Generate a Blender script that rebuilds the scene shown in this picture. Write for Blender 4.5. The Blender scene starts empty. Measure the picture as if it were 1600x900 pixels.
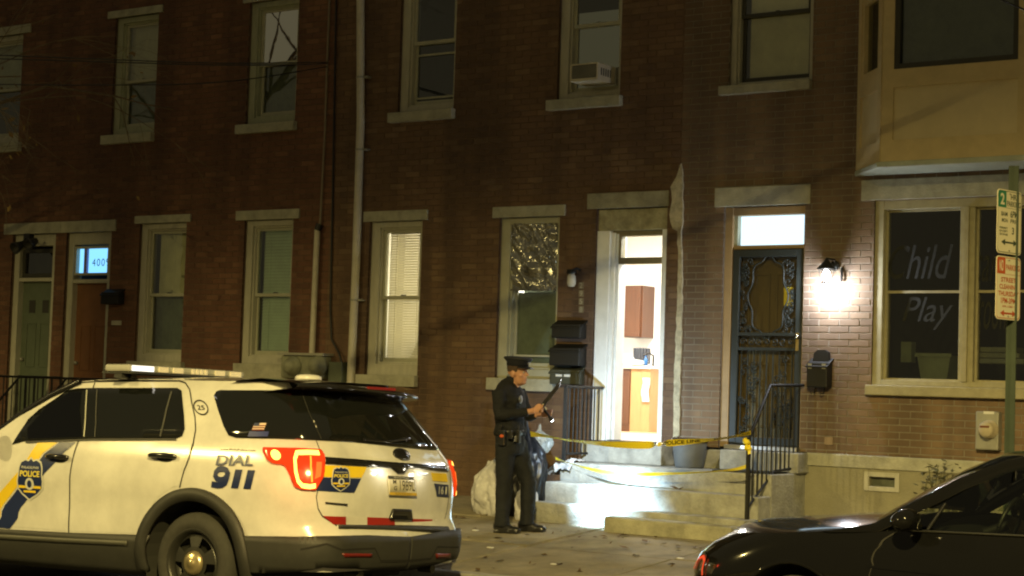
import bpy, bmesh, math, random
import numpy as np
from mathutils import Vector, Matrix
from mathutils.geometry import delaunay_2d_cdt
random.seed(7)
PI = math.pi
C = bpy.context.scene.collection

# ------------------------------------------------------------------ camera
F = 2800.0; TH = math.radians(35); PT = math.radians(3.25); RL = math.radians(1.85)
CAM = Vector((0, -16.0, 1.75))
fw = Vector((-math.sin(TH)*math.cos(PT), math.cos(TH)*math.cos(PT), math.sin(PT)))
r0 = Vector((math.cos(TH), math.sin(TH), 0)); u0 = r0.cross(fw)
rt = r0*math.cos(RL) + u0*math.sin(RL); up = -r0*math.sin(RL) + u0*math.cos(RL)
cd = bpy.data.cameras.new('camera'); cam = bpy.data.objects.new('camera', cd); C.objects.link(cam)
cam.matrix_world = Matrix(((rt.x, up.x, -fw.x, CAM.x), (rt.y, up.y, -fw.y, CAM.y), (rt.z, up.z, -fw.z, CAM.z), (0, 0, 0, 1)))
cd.lens = F/1600*36; cd.sensor_width = 36; cd.clip_end = 500; cd.clip_start = 0.05
bpy.context.scene.camera = cam
S = bpy.context.scene
S.view_settings.view_transform = 'Standard'; S.view_settings.look = 'None'
try: S.cycles.pixel_filter_type = 'BLACKMAN_HARRIS'; S.cycles.filter_width = 2.1
except Exception: pass
S.view_settings.exposure = 0; S.view_settings.gamma = 1
# ------------------------------------------------------------------ night sky
W = bpy.data.worlds.new('World'); S.world = W; W.use_nodes = True
wn = W.node_tree; wn.nodes.clear()
sky = wn.nodes.new('ShaderNodeTexSky'); sky.sky_type = 'NISHITA'; sky.sun_disc = False
sky.sun_elevation = math.radians(-4); sky.sun_rotation = math.radians(200)
bgn = wn.nodes.new('ShaderNodeBackground'); bgn.inputs[1].default_value = 0.1
mixc = wn.nodes.new('ShaderNodeMix'); mixc.data_type = 'RGBA'; mixc.inputs[0].default_value = 0.92
mixc.inputs[7].default_value = (0.95, 0.80, 0.46, 1)      # sodium glow of the city on low cloud
wo = wn.nodes.new('ShaderNodeOutputWorld')
wn.links.new(sky.outputs[0], mixc.inputs[6]); wn.links.new(mixc.outputs[2], bgn.inputs[0]); wn.links.new(bgn.outputs[0], wo.inputs[0])

# ------------------------------------------------------------------ helpers
def ray(px, py): return fw + rt*((px-800)/F) - up*((py-450)/F)
def P(px, py, Y=0.0):
    r = ray(px, py); return CAM + r*((Y-CAM.y)/r.y)
def PX(px, py, X):
    r = ray(px, py); return CAM + r*((X-CAM.x)/r.x)
def gz(Y): return 0.47 + 0.08*(Y+1.25)                    # the sidewalk falls to the kerb
def rz(Y): return 0.048 + (-5.66-Y)*0.017 if Y > -9.5 else 0.048 + 3.84*0.017 - (-9.5-Y)*0.02
def PG(px, py):
    lo, hi = -3.9, 0.0
    for _ in range(40):
        m = (lo+hi)/2; q = P(px, py, m)
        if q.z < gz(m): hi = m
        else: lo = m
    return P(px, py, m)

def link(o, parent=None):
    C.objects.link(o)
    if parent is not None: o.parent = parent
    return o
def tag(o, label=None, cat=None, group=None, kind=None):
    if label: o['label'] = label
    if cat: o['category'] = cat
    if group: o['group'] = group
    if kind: o['kind'] = kind
    return o
def thing(name, loc=(0, 0, 0), label=None, cat=None, group=None, rot=None):
    o = bpy.data.objects.new(name, None); C.objects.link(o); o.location = loc; o.empty_display_size = .1
    if rot: o.rotation_euler = rot
    return tag(o, label, cat, group)
class MB:
    """collects shapes; build() links them as ONE mesh object"""
    def __init__(s): s.v = []; s.f = []; s.sm = []
    def add(s, vs, fs, smooth=False):
        n = len(s.v); s.v += [tuple(v) for v in vs]; s.f += [tuple(i+n for i in f) for f in fs]; s.sm += [smooth]*len(fs); return s
    def box(s, a, b):
        x0, y0, z0 = a; x1, y1, z1 = b
        return s.add([(x0,y0,z0),(x1,y0,z0),(x1,y1,z0),(x0,y1,z0),(x0,y0,z1),(x1,y0,z1),(x1,y1,z1),(x0,y1,z1)],
                     [(0,3,2,1),(4,5,6,7),(0,1,5,4),(1,2,6,5),(2,3,7,6),(3,0,4,7)])
    def obox(s, c, size, M):
        hx, hy, hz = [q/2 for q in size]
        vs = [Vector(c)+M@Vector((x*hx, y*hy, z*hz)) for z in (-1,1) for y in (-1,1) for x in (-1,1)]
        return s.add(vs, [(0,2,3,1),(4,5,7,6),(0,1,5,4),(2,6,7,3),(0,4,6,2),(1,3,7,5)])
    def tube(s, pts, r, n=8, cap=True):
        pts = [Vector(p) for p in pts]; rs = r if isinstance(r, (list, tuple)) else [r]*len(pts)
        vs = []; fs = []; up_ = Vector((0.3, 0.2, 1)).normalized()
        for i, p in enumerate(pts):
            t = (pts[min(i+1, len(pts)-1)]-pts[max(i-1, 0)]).normalized()
            a = t.cross(up_)
            if a.length < .05: a = t.cross(Vector((1, 0, 0)))
            a.normalize(); b = t.cross(a)
            for k in range(n):
                w = 2*PI*k/n; vs.append(p + (a*math.cos(w)+b*math.sin(w))*rs[i])
        for i in range(len(pts)-1):
            for k in range(n):
                k2 = (k+1) % n; fs.append((i*n+k, i*n+k2, (i+1)*n+k2, (i+1)*n+k))
        s.add(vs, fs, True)
        if cap:
            s.add(vs[:n], [tuple(range(n))]); s.add(vs[-n:], [tuple(range(n-1, -1, -1))])
        return s
    def lathe(s, prof, org=(0,0,0), axis='z', n=20, M=None):
        o = Vector(org); vs = []; fs = []
        for r, h in prof:
            for k in range(n):
                w = 2*PI*k/n; c, q = r*math.cos(w), r*math.sin(w)
                p = {'z': (c, q, h), 'y': (c, h, q), 'x': (h, c, q)}[axis]
                p = Vector(p)
                if M is not None: p = M@p
                vs.append(o+p)
        for i in range(len(prof)-1):
            for k in range(n):
                k2 = (k+1) % n; fs.append((i*n+k, i*n+k2, (i+1)*n+k2, (i+1)*n+k))
        return s.add(vs, fs, True)
    def prism(s, poly, d0, d1, fn):
        """poly in 2D, fn(u,v,d)->3D; extruded d0..d1"""
        n = len(poly); vs = [fn(u, v, d0) for u, v in poly]+[fn(u, v, d1) for u, v in poly]
        fs = [tuple(range(n)), tuple(range(2*n-1, n-1, -1))]+[(i, i+n, (i+1) % n+n, (i+1) % n) for i in range(n)]
        return s.add(vs, fs)
    def quad(s, a, b, c, d): return s.add([a, b, c, d], [(0, 1, 2, 3)])
    def mesh(s, name):
        me = bpy.data.meshes.new(name); me.from_pydata(s.v, [], s.f); me.polygons.foreach_set('use_smooth', s.sm); me.update(); return me
    def build(s, name, m, parent=None, bevel=0, norm=True):
        me = s.mesh(name)
        if norm:
            bm = bmesh.new(); bm.from_mesh(me); bmesh.ops.recalc_face_normals(bm, faces=bm.faces); bm.to_mesh(me); bm.free()
        me.materials.append(m); o = link(bpy.data.objects.new(name, me), parent)
        if bevel:
            md = o.modifiers.new('b', 'BEVEL'); md.width = bevel; md.segments = 2; md.limit_method = 'ANGLE'; md.angle_limit = math.radians(50)
        return o
def icos(sub=3):
    bm = bmesh.new(); bmesh.ops.create_icosphere(bm, subdivisions=sub, radius=1)
    v = [x.co.copy() for x in bm.verts]; f = [[q.index for q in x.verts] for x in bm.faces]; bm.free(); return v, f

# ------------------------------------------------------------------ materials
def mat(name, col, rough=.7, metal=0, var=.15, scale=6, bump=0, bscale=60, spec=.5, col2=None, coat=0, emit=None, es=0, stretch=None):
    m = bpy.data.materials.new(name); m.use_nodes = True; nt = m.node_tree; b = nt.nodes['Principled BSDF']
    b.inputs['Roughness'].default_value = rough; b.inputs['Metallic'].default_value = metal
    b.inputs['Specular IOR Level'].default_value = spec; b.inputs['Coat Weight'].default_value = coat
    if emit: b.inputs['Emission Color'].default_value = (*emit, 1); b.inputs['Emission Strength'].default_value = es
    tc = nt.nodes.new('ShaderNodeNewGeometry'); src = tc.outputs['Position']
    if stretch:
        mp = nt.nodes.new('ShaderNodeMapping'); mp.inputs['Scale'].default_value = stretch; nt.links.new(src, mp.inputs[0]); src = mp.outputs[0]
    if var or col2:
        n = nt.nodes.new('ShaderNodeTexNoise'); n.inputs['Scale'].default_value = scale; n.inputs['Detail'].default_value = 6; n.inputs['Roughness'].default_value = .65
        nt.links.new(src, n.inputs['Vector'])
        r = nt.nodes.new('ShaderNodeValToRGB'); r.color_ramp.elements[0].position = .3; r.color_ramp.elements[1].position = .7
        c2 = col2 or tuple(min(1, c*(1+var)) for c in col)
        r.color_ramp.elements[0].color = (*[c*(1-var) for c in col], 1); r.color_ramp.elements[1].color = (*c2, 1)
        nt.links.new(n.outputs[0], r.inputs[0]); nt.links.new(r.outputs[0], b.inputs['Base Color'])
    else: b.inputs['Base Color'].default_value = (*col, 1)
    if bump:
        n2 = nt.nodes.new('ShaderNodeTexNoise'); n2.inputs['Scale'].default_value = bscale; n2.inputs['Detail'].default_value = 5
        nt.links.new(src, n2.inputs['Vector'])
        bp = nt.nodes.new('ShaderNodeBump'); bp.inputs['Strength'].default_value = bump; bp.inputs['Distance'].default_value = .01
        nt.links.new(n2.outputs[0], bp.inputs['Height']); nt.links.new(bp.outputs[0], b.inputs['Normal'])
    return m
def brick_mat(name, cols, dirt=.5, light=0):
    """colour changes brick by brick (courses .0667, stretchers .2125) with soot and weathering over the wall"""
    m = bpy.data.materials.new(name); m.use_nodes = True; nt = m.node_tree; b = nt.nodes['Principled BSDF']; N = nt.nodes; Lk = nt.links
    g = N.new('ShaderNodeNewGeometry'); sp = N.new('ShaderNodeSeparateXYZ'); Lk.new(g.outputs['Position'], sp.inputs[0])
    def mth(op, a, bb=None):
        q = N.new('ShaderNodeMath'); q.operation = op
        for i, v in enumerate((a, bb)):
            if v is None: continue
            if isinstance(v, (int, float)): q.inputs[i].default_value = v
            else: Lk.new(v, q.inputs[i])
        return q.outputs[0]
    row = mth('FLOOR', mth('DIVIDE', sp.outputs[2], CH)); off = mth('MULTIPLY', mth('MODULO', row, 2), BL/2)
    colx = mth('FLOOR', mth('DIVIDE', mth('ADD', mth('ADD', sp.outputs[0], 60*BL), off), BL))
    cb = N.new('ShaderNodeCombineXYZ'); Lk.new(row, cb.inputs[0]); Lk.new(colx, cb.inputs[1])
    wnz = N.new('ShaderNodeTexWhiteNoise'); Lk.new(cb.outputs[0], wnz.inputs[0])
    cr = N.new('ShaderNodeValToRGB'); cr.color_ramp.interpolation = 'LINEAR'; el = cr.color_ramp.elements
    el[0].color = (*cols[0], 1); el[1].color = (*cols[-1], 1)
    for i, c in enumerate(cols[1:-1]): e = el.new((i+1)/(len(cols)-1)); e.color = (*c, 1)
    Lk.new(wnz.outputs[0], cr.inputs[0])
    n = N.new('ShaderNodeTexNoise'); n.inputs['Scale'].default_value = .9; n.inputs['Detail'].default_value = 9; n.inputs['Roughness'].default_value = .7; Lk.new(g.outputs['Position'], n.inputs['Vector'])
    r2 = N.new('ShaderNodeValToRGB'); r2.color_ramp.elements[0].position = .35; r2.color_ramp.elements[1].position = .65
    r2.color_ramp.elements[0].color = (1-dirt, 1-dirt, 1-dirt, 1); r2.color_ramp.elements[1].color = (1+light, 1+light, 1+light, 1); Lk.new(n.outputs[0], r2.inputs[0])
    mp2 = N.new('ShaderNodeMapping'); mp2.inputs['Scale'].default_value = (3.2, 1, .28); Lk.new(g.outputs['Position'], mp2.inputs[0])
    n3 = N.new('ShaderNodeTexNoise'); n3.inputs['Scale'].default_value = 1.0; n3.inputs['Detail'].default_value = 7; Lk.new(mp2.outputs[0], n3.inputs['Vector'])
    r3 = N.new('ShaderNodeValToRGB'); r3.color_ramp.elements[0].position = .38; r3.color_ramp.elements[1].position = .58; r3.color_ramp.elements[0].color = (.70,.70,.72,1); r3.color_ramp.elements[1].color = (1.08,1.06,1.0,1); Lk.new(n3.outputs[0], r3.inputs[0])
    m3 = N.new('ShaderNodeMix'); m3.data_type = 'RGBA'; m3.blend_type = 'MULTIPLY'; m3.inputs[0].default_value = 1; Lk.new(cr.outputs[0], m3.inputs[6]); Lk.new(r3.outputs[0], m3.inputs[7])
    mx = N.new('ShaderNodeMix'); mx.data_type = 'RGBA'; mx.blend_type = 'MULTIPLY'; mx.inputs[0].default_value = 1
    Lk.new(m3.outputs[2], mx.inputs[6]); Lk.new(r2.outputs[0], mx.inputs[7]); Lk.new(mx.outputs[2], b.inputs['Base Color'])
    b.inputs['Roughness'].default_value = .85
    n2 = N.new('ShaderNodeTexNoise'); n2.inputs['Scale'].default_value = 70; n2.inputs['Detail'].default_value = 6; Lk.new(g.outputs['Position'], n2.inputs['Vector'])
    bp = N.new('ShaderNodeBump'); bp.inputs['Strength'].default_value = .5; bp.inputs['Distance'].default_value = .006; Lk.new(n2.outputs[0], bp.inputs['Height']); Lk.new(bp.outputs[0], b.inputs['Normal'])
    return m
CH = .0667; BL = .2125
def glass_mat(name, tint=(.8, .85, .8), refl=.12, rough=.02, trans=1.0):
    m = bpy.data.materials.new(name); m.use_nodes = True; nt = m.node_tree; N = nt.nodes; N.clear(); Lk = nt.links
    o = N.new('ShaderNodeOutputMaterial'); t = N.new('ShaderNodeBsdfTransparent'); t.inputs[0].default_value = (*[c*trans for c in tint], 1)
    g = N.new('ShaderNodeBsdfGlossy'); g.inputs['Roughness'].default_value = rough; g.inputs[0].default_value = (.95, .97, .95, 1)
    mx = N.new('ShaderNodeMixShader'); fr = N.new('ShaderNodeFresnel'); fr.inputs[0].default_value = 1.5
    ad = N.new('ShaderNodeMath'); ad.operation = 'ADD'; ad.inputs[1].default_value = refl-.04; ad.use_clamp = True
    nz = N.new('ShaderNodeTexNoise'); nz.inputs['Scale'].default_value = 3; gm = N.new('ShaderNodeNewGeometry'); Lk.new(gm.outputs['Position'], nz.inputs['Vector'])
    bp = N.new('ShaderNodeBump'); bp.inputs['Strength'].default_value = .05; bp.inputs['Distance'].default_value = .02; Lk.new(nz.outputs[0], bp.inputs['Height']); Lk.new(bp.outputs[0], g.inputs['Normal'])
    Lk.new(fr.outputs[0], ad.inputs[0]); Lk.new(ad.outputs[0], mx.inputs[0]); Lk.new(t.outputs[0], mx.inputs[1]); Lk.new(g.outputs[0], mx.inputs[2]); Lk.new(mx.outputs[0], o.inputs[0])
    return m
def emit_mat(name, col, s):
    m = bpy.data.materials.new(name); m.use_nodes = True; nt = m.node_tree; nt.nodes.clear()
    o = nt.nodes.new('ShaderNodeOutputMaterial'); e = nt.nodes.new('ShaderNodeEmission'); e.inputs[0].default_value = (*col, 1); e.inputs[1].default_value = s
    nt.links.new(e.outputs[0], o.inputs[0]); return m
M = {}
M['brick_red'] = brick_mat('brick_red', [(.148,.073,.048),(.200,.096,.058),(.165,.079,.050),(.240,.124,.075)], .34)
M['brick_brown'] = brick_mat('brick_brown', [(.150,.093,.060),(.190,.117,.072),(.163,.100,.062),(.235,.155,.095)], .34)
M['brick_new'] = brick_mat('brick_new', [(.175,.122,.080),(.215,.146,.092),(.193,.132,.085),(.24,.168,.108)], .22)
M['mortar_dark'] = mat('mortar_dark', (.14,.09,.06), .95, var=.3, scale=12)
M['mortar_light'] = mat('mortar_light', (.23,.20,.155), .95, var=.2, scale=12)
M['wood_cream'] = mat('wood_cream', (.47,.46,.37), .55, var=.14, scale=14, bump=.2, bscale=40, stretch=(1,1,.25))
M['wood_green'] = mat('wood_green', (.36,.38,.27), .55, var=.16, scale=14, bump=.2, bscale=40, stretch=(1,1,.25))
M['stone'] = mat('stone', (.39,.385,.30), .85, var=.25, scale=7, bump=.5, bscale=50)
M['stone_dirty'] = mat('stone_dirty', (.31,.30,.22), .9, var=.35, scale=5, bump=.7, bscale=40)
M['concrete'] = mat('concrete', (.33,.33,.295), .9, var=.36, scale=5, bump=.8, bscale=40)
M['stucco'] = mat('stucco', (.28,.265,.185), .92, var=.16, scale=2.5, bump=.5, bscale=60)
M['sash_dark'] = mat('sash_dark', (.045,.045,.035), .5, var=.1)
M['sash_light'] = mat('sash_light', (.42,.42,.32), .45, var=.1)
M['glass'] = glass_mat('glass', (.96,.98,.95), refl=.15)
M['glass_dark'] = glass_mat('glass_dark', (.45,.5,.45), .14)
M['room_dark'] = mat('room_dark', (.05,.05,.04), .9, var=.2)
M['black_iron'] = mat('black_iron', (.009,.009,.008), .6, metal=.1, var=.1, bump=.1)
M['black_plastic'] = mat('black_plastic', (.012,.012,.012), .45, var=.1)
M['white_paint'] = mat('white_paint', (.72,.72,.68), .5, var=.06)
M['grey_metal'] = mat('grey_metal', (.34,.34,.29), .5, metal=.3, var=.15, bump=.1)
M['pipe_white'] = mat('pipe_white', (.55,.52,.42), .5, var=.12)
M['asphalt'] = mat('asphalt', (.05,.048,.045), .85, var=.3, scale=3, bump=.8, bscale=120)
M['sidewalk'] = mat('sidewalk', (.25,.22,.15), .9, var=.34, scale=2.6, bump=.8, bscale=60)

# ------------------------------------------------------------------ text
def text_geo(s, size=1.0, bold=0.0, shear=0.0, extrude=0.0, align='CENTER', sx=1.0):
    cu = bpy.data.curves.new('t', 'FONT'); cu.body = s; cu.size = size; cu.offset = bold; cu.shear = shear; cu.extrude = extrude
    cu.align_x = align; cu.align_y = 'CENTER'; cu.resolution_u = 3
    o = bpy.data.objects.new('t', cu); C.objects.link(o); dg = bpy.context.evaluated_depsgraph_get(); dg.update()
    me = bpy.data.meshes.new_from_object(o.evaluated_get(dg))
    v = [(q.co.x*sx, q.co.y, q.co.z) for q in me.vertices]; f = [tuple(p.vertices) for p in me.polygons]
    bpy.data.objects.remove(o); bpy.data.curves.remove(cu); bpy.data.meshes.remove(me)
    return v, f
def text_on(mb, s, org, ux, uy, w=None, h=None, bold=0.0, shear=0.0, off=0.0):
    """text centred on org in the plane ux, uy; scaled to width w and cap height h"""
    v, f = text_geo(s, 1.0, bold, shear)
    if not v: return
    xs = [q[0] for q in v]; ys = [q[1] for q in v]
    cx, cy = (min(xs)+max(xs))/2, (min(ys)+max(ys))/2
    kx = (w/(max(xs)-min(xs))) if w else None; ky = (h/(max(ys)-min(ys))) if h else None
    kx = kx or ky; ky = ky or kx
    ux = Vector(ux); uy = Vector(uy); n = ux.cross(uy).normalized(); o = Vector(org)
    mb.add([o+ux*(q[0]-cx)*kx+uy*(q[1]-cy)*ky+n*off for q in v], f)
# ------------------------------------------------------------------ ground
mb = MB()
prof = [(-60, -.12), (-15.5, .12), (-15.3, .12), (-15.3, rz(-15.3)), (-9.5, rz(-9.5)), (-4.28, rz(-4.28))]
def strip(prof, x0, x1, name, m, kind='structure'):
    mb = MB()
    for (ya, za), (yb, zb) in zip(prof[:-1], prof[1:]):
        mb.quad((x0, ya, za), (x1, ya, za), (x1, yb, zb), (x0, yb, zb))
    o = mb.build(name, m); o['kind'] = kind; return o
road = strip([(-15.3, rz(-15.3)), (-9.5, rz(-9.5)), (-4.1, rz(-4.1))], -60, 40, 'road', M['asphalt'])
strip([(-80, -.2), (-15.3, rz(-15.3)+.12)], -60, 40, 'far_pavement', M['sidewalk'])
strip([(-80, -.6), (12, -.6)], -90, 70, 'ground', M['asphalt'])
# kerb stones, each a piece
kerb = tag(MB().box((-60, -4.15, -.3), (-24, -4.0, gz(-4.1))).box((1, -4.15, -.3), (40, -4.0, gz(-4.1))).build('kerb', M['concrete']), kind='structure')
kst = None
for i in range(10):
    x0 = -24+i*2.5
    if kst is None:
        kst = MB().box((.006, -4.155, -.3), (2.494, -3.985, gz(-4.08)+.006)).build('kerb_stone', M['concrete'], kerb, bevel=.02); k = kst
    else: k = link(kst.copy(), kerb)
    k.location.x = x0
# sidewalk: slabs with recessed joints
sw = MB(); sw.quad((-60, -4.0, gz(-4)-.02), (40, -4.0, gz(-4)-.02), (40, 0.1, gz(.1)-.02), (-60, .1, gz(.1)-.02))
sidewalk = tag(sw.build('sidewalk', mat('joint_dirt', (.07,.06,.035), .95)), kind='structure')
slabm = []
for k in range(6):
    m_ = MB(); w, d = 1.5, 1.36; y0 = 0
    nx = 4
    top = [(.017, .017, 0), (w-.017, .017, 0), (w-.017, d-.017, 0), (.017, d-.017, 0)]
    jig = [random.uniform(-.006, .006) for _ in range(4)]
    t = [Vector((p[0], p[1], p[1]*.08+jig[i])) for i, p in enumerate(top)]
    b = [Vector((p[0]-.008*(1 if p[0] < 1 else -1), p[1]-.008*(1 if p[1] < 1 else -1), p[1]*.08-.04)) for p in top]
    m_.add(t+b, [(0,1,2,3),(4,7,6,5),(0,4,5,1),(1,5,6,2),(2,6,7,3),(3,7,4,0)])
    me = m_.mesh('slab'); me.materials.append(M['sidewalk']); slabm.append(me)
for i in range(20):
    for j in range(3):
        o = link(bpy.data.objects.new('slab', slabm[random.randrange(6)]), sidewalk)
        y = -4.0+j*1.36; o.location = (-24.1+i*1.5+(.0), y, gz(y)+random.uniform(-.004, .004)); o.rotation_euler.z = random.uniform(-.002, .002)

# ------------------------------------------------------------------ facade openings (metres along the wall, height)
LINT = {}
def wall(house, xa, xb, zb, zt, ops, bm_, mm, nkeep=300, near='x'):
    """real brick wall: mortar backing with openings + bricks; ops = [(x0,x1,z0,z1)]"""
    xs = sorted(set([xa, xb]+[v for o in ops for v in (o[0], o[1]) if xa < v < xb])); zs = sorted(set([zb, zt]+[v for o in ops for v in (o[2], o[3]) if zb < v < zt]))
    back = MB(); T0, T1 = .006, .30
    def solid(x, z): return xa < x < xb and zb < z < zt and not any(o[0] < x < o[1] and o[2] < z < o[3] for o in ops)
    for i in range(len(xs)-1):
        for j in range(len(zs)-1):
            x0, x1, z0, z1 = xs[i], xs[i+1], zs[j], zs[j+1]; cx, cz = (x0+x1)/2, (z0+z1)/2
            if not solid(cx, cz): continue
            back.quad((x0, T0, z0), (x1, T0, z0), (x1, T0, z1), (x0, T0, z1))
            back.quad((x1, T1, z0), (x0, T1, z0), (x0, T1, z1), (x1, T1, z1))
            if i == 0 or not solid(xs[i]-1e-4, cz) : back.quad((x0, T1, z0), (x0, T0, z0), (x0, T0, z1), (x0, T1, z1))
            if i == len(xs)-2 or not solid(xs[i+1]+1e-4, cz): back.quad((x1, T0, z0), (x1, T1, z0), (x1, T1, z1), (x1, T0, z1))
            if j == 0 or not solid(cx, z0-1e-4): back.quad((x0, T1, z0), (x1, T1, z0), (x1, T0, z0), (x0, T0, z0))
            if j == len(zs)-2 or not solid(cx, z1+1e-4): back.quad((x0, T0, z1), (x1, T0, z1), (x1, T1, z1), (x0, T1, z1))
    back.build('wall', mm, house, norm=False)
    full = []; rest = MB()
    for r in range(int(zb/CH), int(zt/CH)+1):
        z0, z1 = r*CH+.005, (r+1)*CH-.005
        if z1 < zb+.01 or z0 > zt-.01: continue
        z0 = max(z0, zb); z1 = min(z1, zt); off = (r % 2)*BL/2
        iv = [(xa, xb)]
        for o in ops:
            if o[2] < z1-.004 and o[3] > z0+.004:
                nv = []
                for a, b in iv:
                    if o[1] <= a or o[0] >= b: nv.append((a, b)); continue
                    if o[0] > a: nv.append((a, o[0]))
                    if o[1] < b: nv.append((o[1], b))
                iv = nv
        for a, b in iv:
            k0 = int(math.floor((a+60*BL+off)/BL))-1
            for k in range(k0, k0+int((b-a)/BL)+4):
                x0 = k*BL-60*BL-off+.005; x1 = x0+BL-.010
                if x1 <= a+.012 or x0 >= b-.012: continue
                c0, c1 = max(x0, a), min(x1, b)
                if c1-c0 < .015: continue
                # other openings partly cutting the course height are left to the frames
                isfull = abs(c1-c0-(BL-.01)) < 1e-6 and z1-z0 > CH-.0105
                d = random.uniform(0, .0025)
                if isfull: full.append((c0, z0, d))
                else: _brick(rest, c0, c1, z0, z1, d)
    full.sort(key=lambda q: (CAM-Vector((q[0], 0, q[1]))).length)
    vis = [q for q in full if 0 < pxof(q[0], q[1])[0] < 1590 and 0 < pxof(q[0], q[1])[1] < 880 and not hidden(q[0], q[1])]
    keep = set(vis[:nkeep])
    tmpl = MB(); _brick(tmpl, 0, BL-.01, 0, CH-.01, 0); me = tmpl.mesh('brick'); me.materials.append(bm_)
    for q in keep:
        o = link(bpy.data.objects.new('brick', me), house); o.location = (q[0], q[2], q[1])
    for q in full:
        if q not in keep: _brick(rest, q[0], q[0]+BL-.01, q[1], q[1]+CH-.01, q[2])
    o = rest.build('brickwork', bm_, house, norm=False); o['kind'] = 'stuff'
def pxof(x, z):
    d = Vector((x, 0, z))-CAM; zz = d.dot(fw); return 800+F*d.dot(rt)/zz, 450-F*d.dot(up)/zz
def hidden(x, z):
    a, b = pxof(x, z)
    return (a < 700 and b > 600) or (1090 < a and b > 800+0*(a)) or (1340 < a and z > 3.9 and x > -7.2)
def _brick(mb, x0, x1, z0, z1, d):
    c = .0022; yf = d; yb = d+.02
    v = [(x0+c, yf, z0+c), (x1-c, yf, z0+c), (x1-c, yf, z1-c), (x0+c, yf, z1-c), (x0, yf+.003, z0), (x1, yf+.003, z0), (x1, yf+.003, z1), (x0, yf+.003, z1), (x0, yb, z0), (x1, yb, z0), (x1, yb, z1), (x0, yb, z1)]
    f = [(0,1,2,3)]
    for a in (0, 4):
        for i in range(4): j = (i+1) % 4; f.append((a+i, a+4+i, a+4+j, a+j))
    mb.add(v, f)

def frame_rect(mb, x0, x1, z0, z1, w, y0, y1, wb=None, wt=None):
    wb = w if wb is None else wb; wt = w if wt is None else wt
    mb.box((x0, y0, z0), (x0+w, y1, z1)); mb.box((x1-w, y0, z0), (x1, y1, z1))
    mb.box((x0+w, y0, z1-wt), (x1-w, y1, z1)); mb.box((x0+w, y0, z0), (x1-w, y1, z0+wb))
def lintel(house, x0, x1, z0, z1, m='stone', name='lintel'):
    o = MB().box((x0, -.02, z0), (x1, .12, z1)).build(name, M[m], house, bevel=.006); return o
def sash_window(house, x0, x1, z0, z1, zr, wood='wood_cream', sash='sash_light', sill=None, label=None, content=None, cas=.10, glass='glass', top_pane=True, sillm='stone', bot=.09):
    """opening in the brick -> casing set back, two sashes, panes, sill"""
    casr = .045
    w = MB(); w.box((x0, .045, z0), (x0+cas, .20, z1)); w.box((x1-casr, .045, z0), (x1, .20, z1)); w.box((x0+cas, .045, z1-.07), (x1-casr, .20, z1)); w.box((x0+cas, .045, z0), (x1-casr, .20, z0+bot))
    frame_rect(w, x0+cas, x1-casr, z0+bot, z1-.07, .022, .075, .20)
    wo = w.build('window', M[wood], house, bevel=.004)
    if label: wo['label'] = label
    a0, a1 = x0+cas+.022, x1-casr-.022; b0, b1 = z0+bot+.022, z1-.092
    s = MB(); frame_rect(s, a0, a1, zr-.02, b1, .035, .10, .13, wb=.04); s.build('sash', M[sash], wo, bevel=.003)
    s = MB(); frame_rect(s, a0, a1, b0, zr+.02, .035, .135, .165, wt=.04, wb=.05); s.build('sash', M[sash], wo, bevel=.003)
    if top_pane: MB().quad((a0+.03, .115, zr+.015), (a1-.03, .115, zr+.015), (a1-.03, .115, b1-.03), (a0+.03, .115, b1-.03)).build('pane', M[glass], wo)
    MB().quad((a0+.03, .15, b0+.045), (a1-.03, .15, b0+.045), (a1-.03, .15, zr-.015), (a0+.03, .15, zr-.015)).build('pane', M[glass], wo)
    MB().add([( (a0+a1)/2-.03, .125, zr+.02), ((a0+a1)/2+.03, .125, zr+.02), ((a0+a1)/2+.02, .125, zr+.035), ((a0+a1)/2-.02, .125, zr+.035), ((a0+a1)/2-.03, .16, zr+.02), ((a0+a1)/2+.03, .16, zr+.02), ((a0+a1)/2+.02, .16, zr+.035), ((a0+a1)/2-.02, .16, zr+.035)], [(0,1,2,3),(4,5,6,7),(0,1,5,4),(3,2,6,7)]).build('latch', M['sash_dark'], wo)
    if sill:
        MB().box((sill[0], -.07, sill[2]), (sill[1], .13, sill[3])).build('sill', M[sillm], wo, bevel=.006)
    return wo, (a0, a1, b0, b1)
def shade(wo, a0, a1, b0, b1, m, y=.19, name='shade'):
    mb = MB(); n = 10
    for i in range(n):
        xa, xb = a0+(a1-a0)*i/n, a0+(a1-a0)*(i+1)/n
        ya, yb = y+.004*math.sin(i*2.1), y+.004*math.sin((i+1)*2.1)
        mb.add([(xa, ya, b0), (xb, yb, b0), (xb, yb, b1), (xa, ya, b1)], [(0,1,2,3)], True)
    mb.box((a0, y-.01, b0-.02), (a1, y+.008, b0))
    return mb.build(name, m, wo)
def blinds(wo, a0, a1, b0, b1, m, y=.195, pitch=.024, tilt=.9, gap=None):
    mb = MB(); z = b0
    while z < b1:
        if not (gap and gap[0] < z < gap[1]):
            c, s_ = math.cos(tilt)*pitch*.56, math.sin(tilt)*pitch*.56
            mb.quad((a0, y-c, z-s_), (a1, y-c, z-s_), (a1, y+c, z+s_), (a0, y+c, z+s_))
        z += pitch
    for k in (.2, .8):
        x = a0+(a1-a0)*k; mb.box((x-.003, y-.016, b0), (x+.003, y-.014, b1))
    mb.box((a0, y-.02, b1-.03), (a1, y+.02, b1+.01))
    o = mb.build('blind', m, wo, norm=False); o['kind'] = 'stuff'; return o
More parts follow.
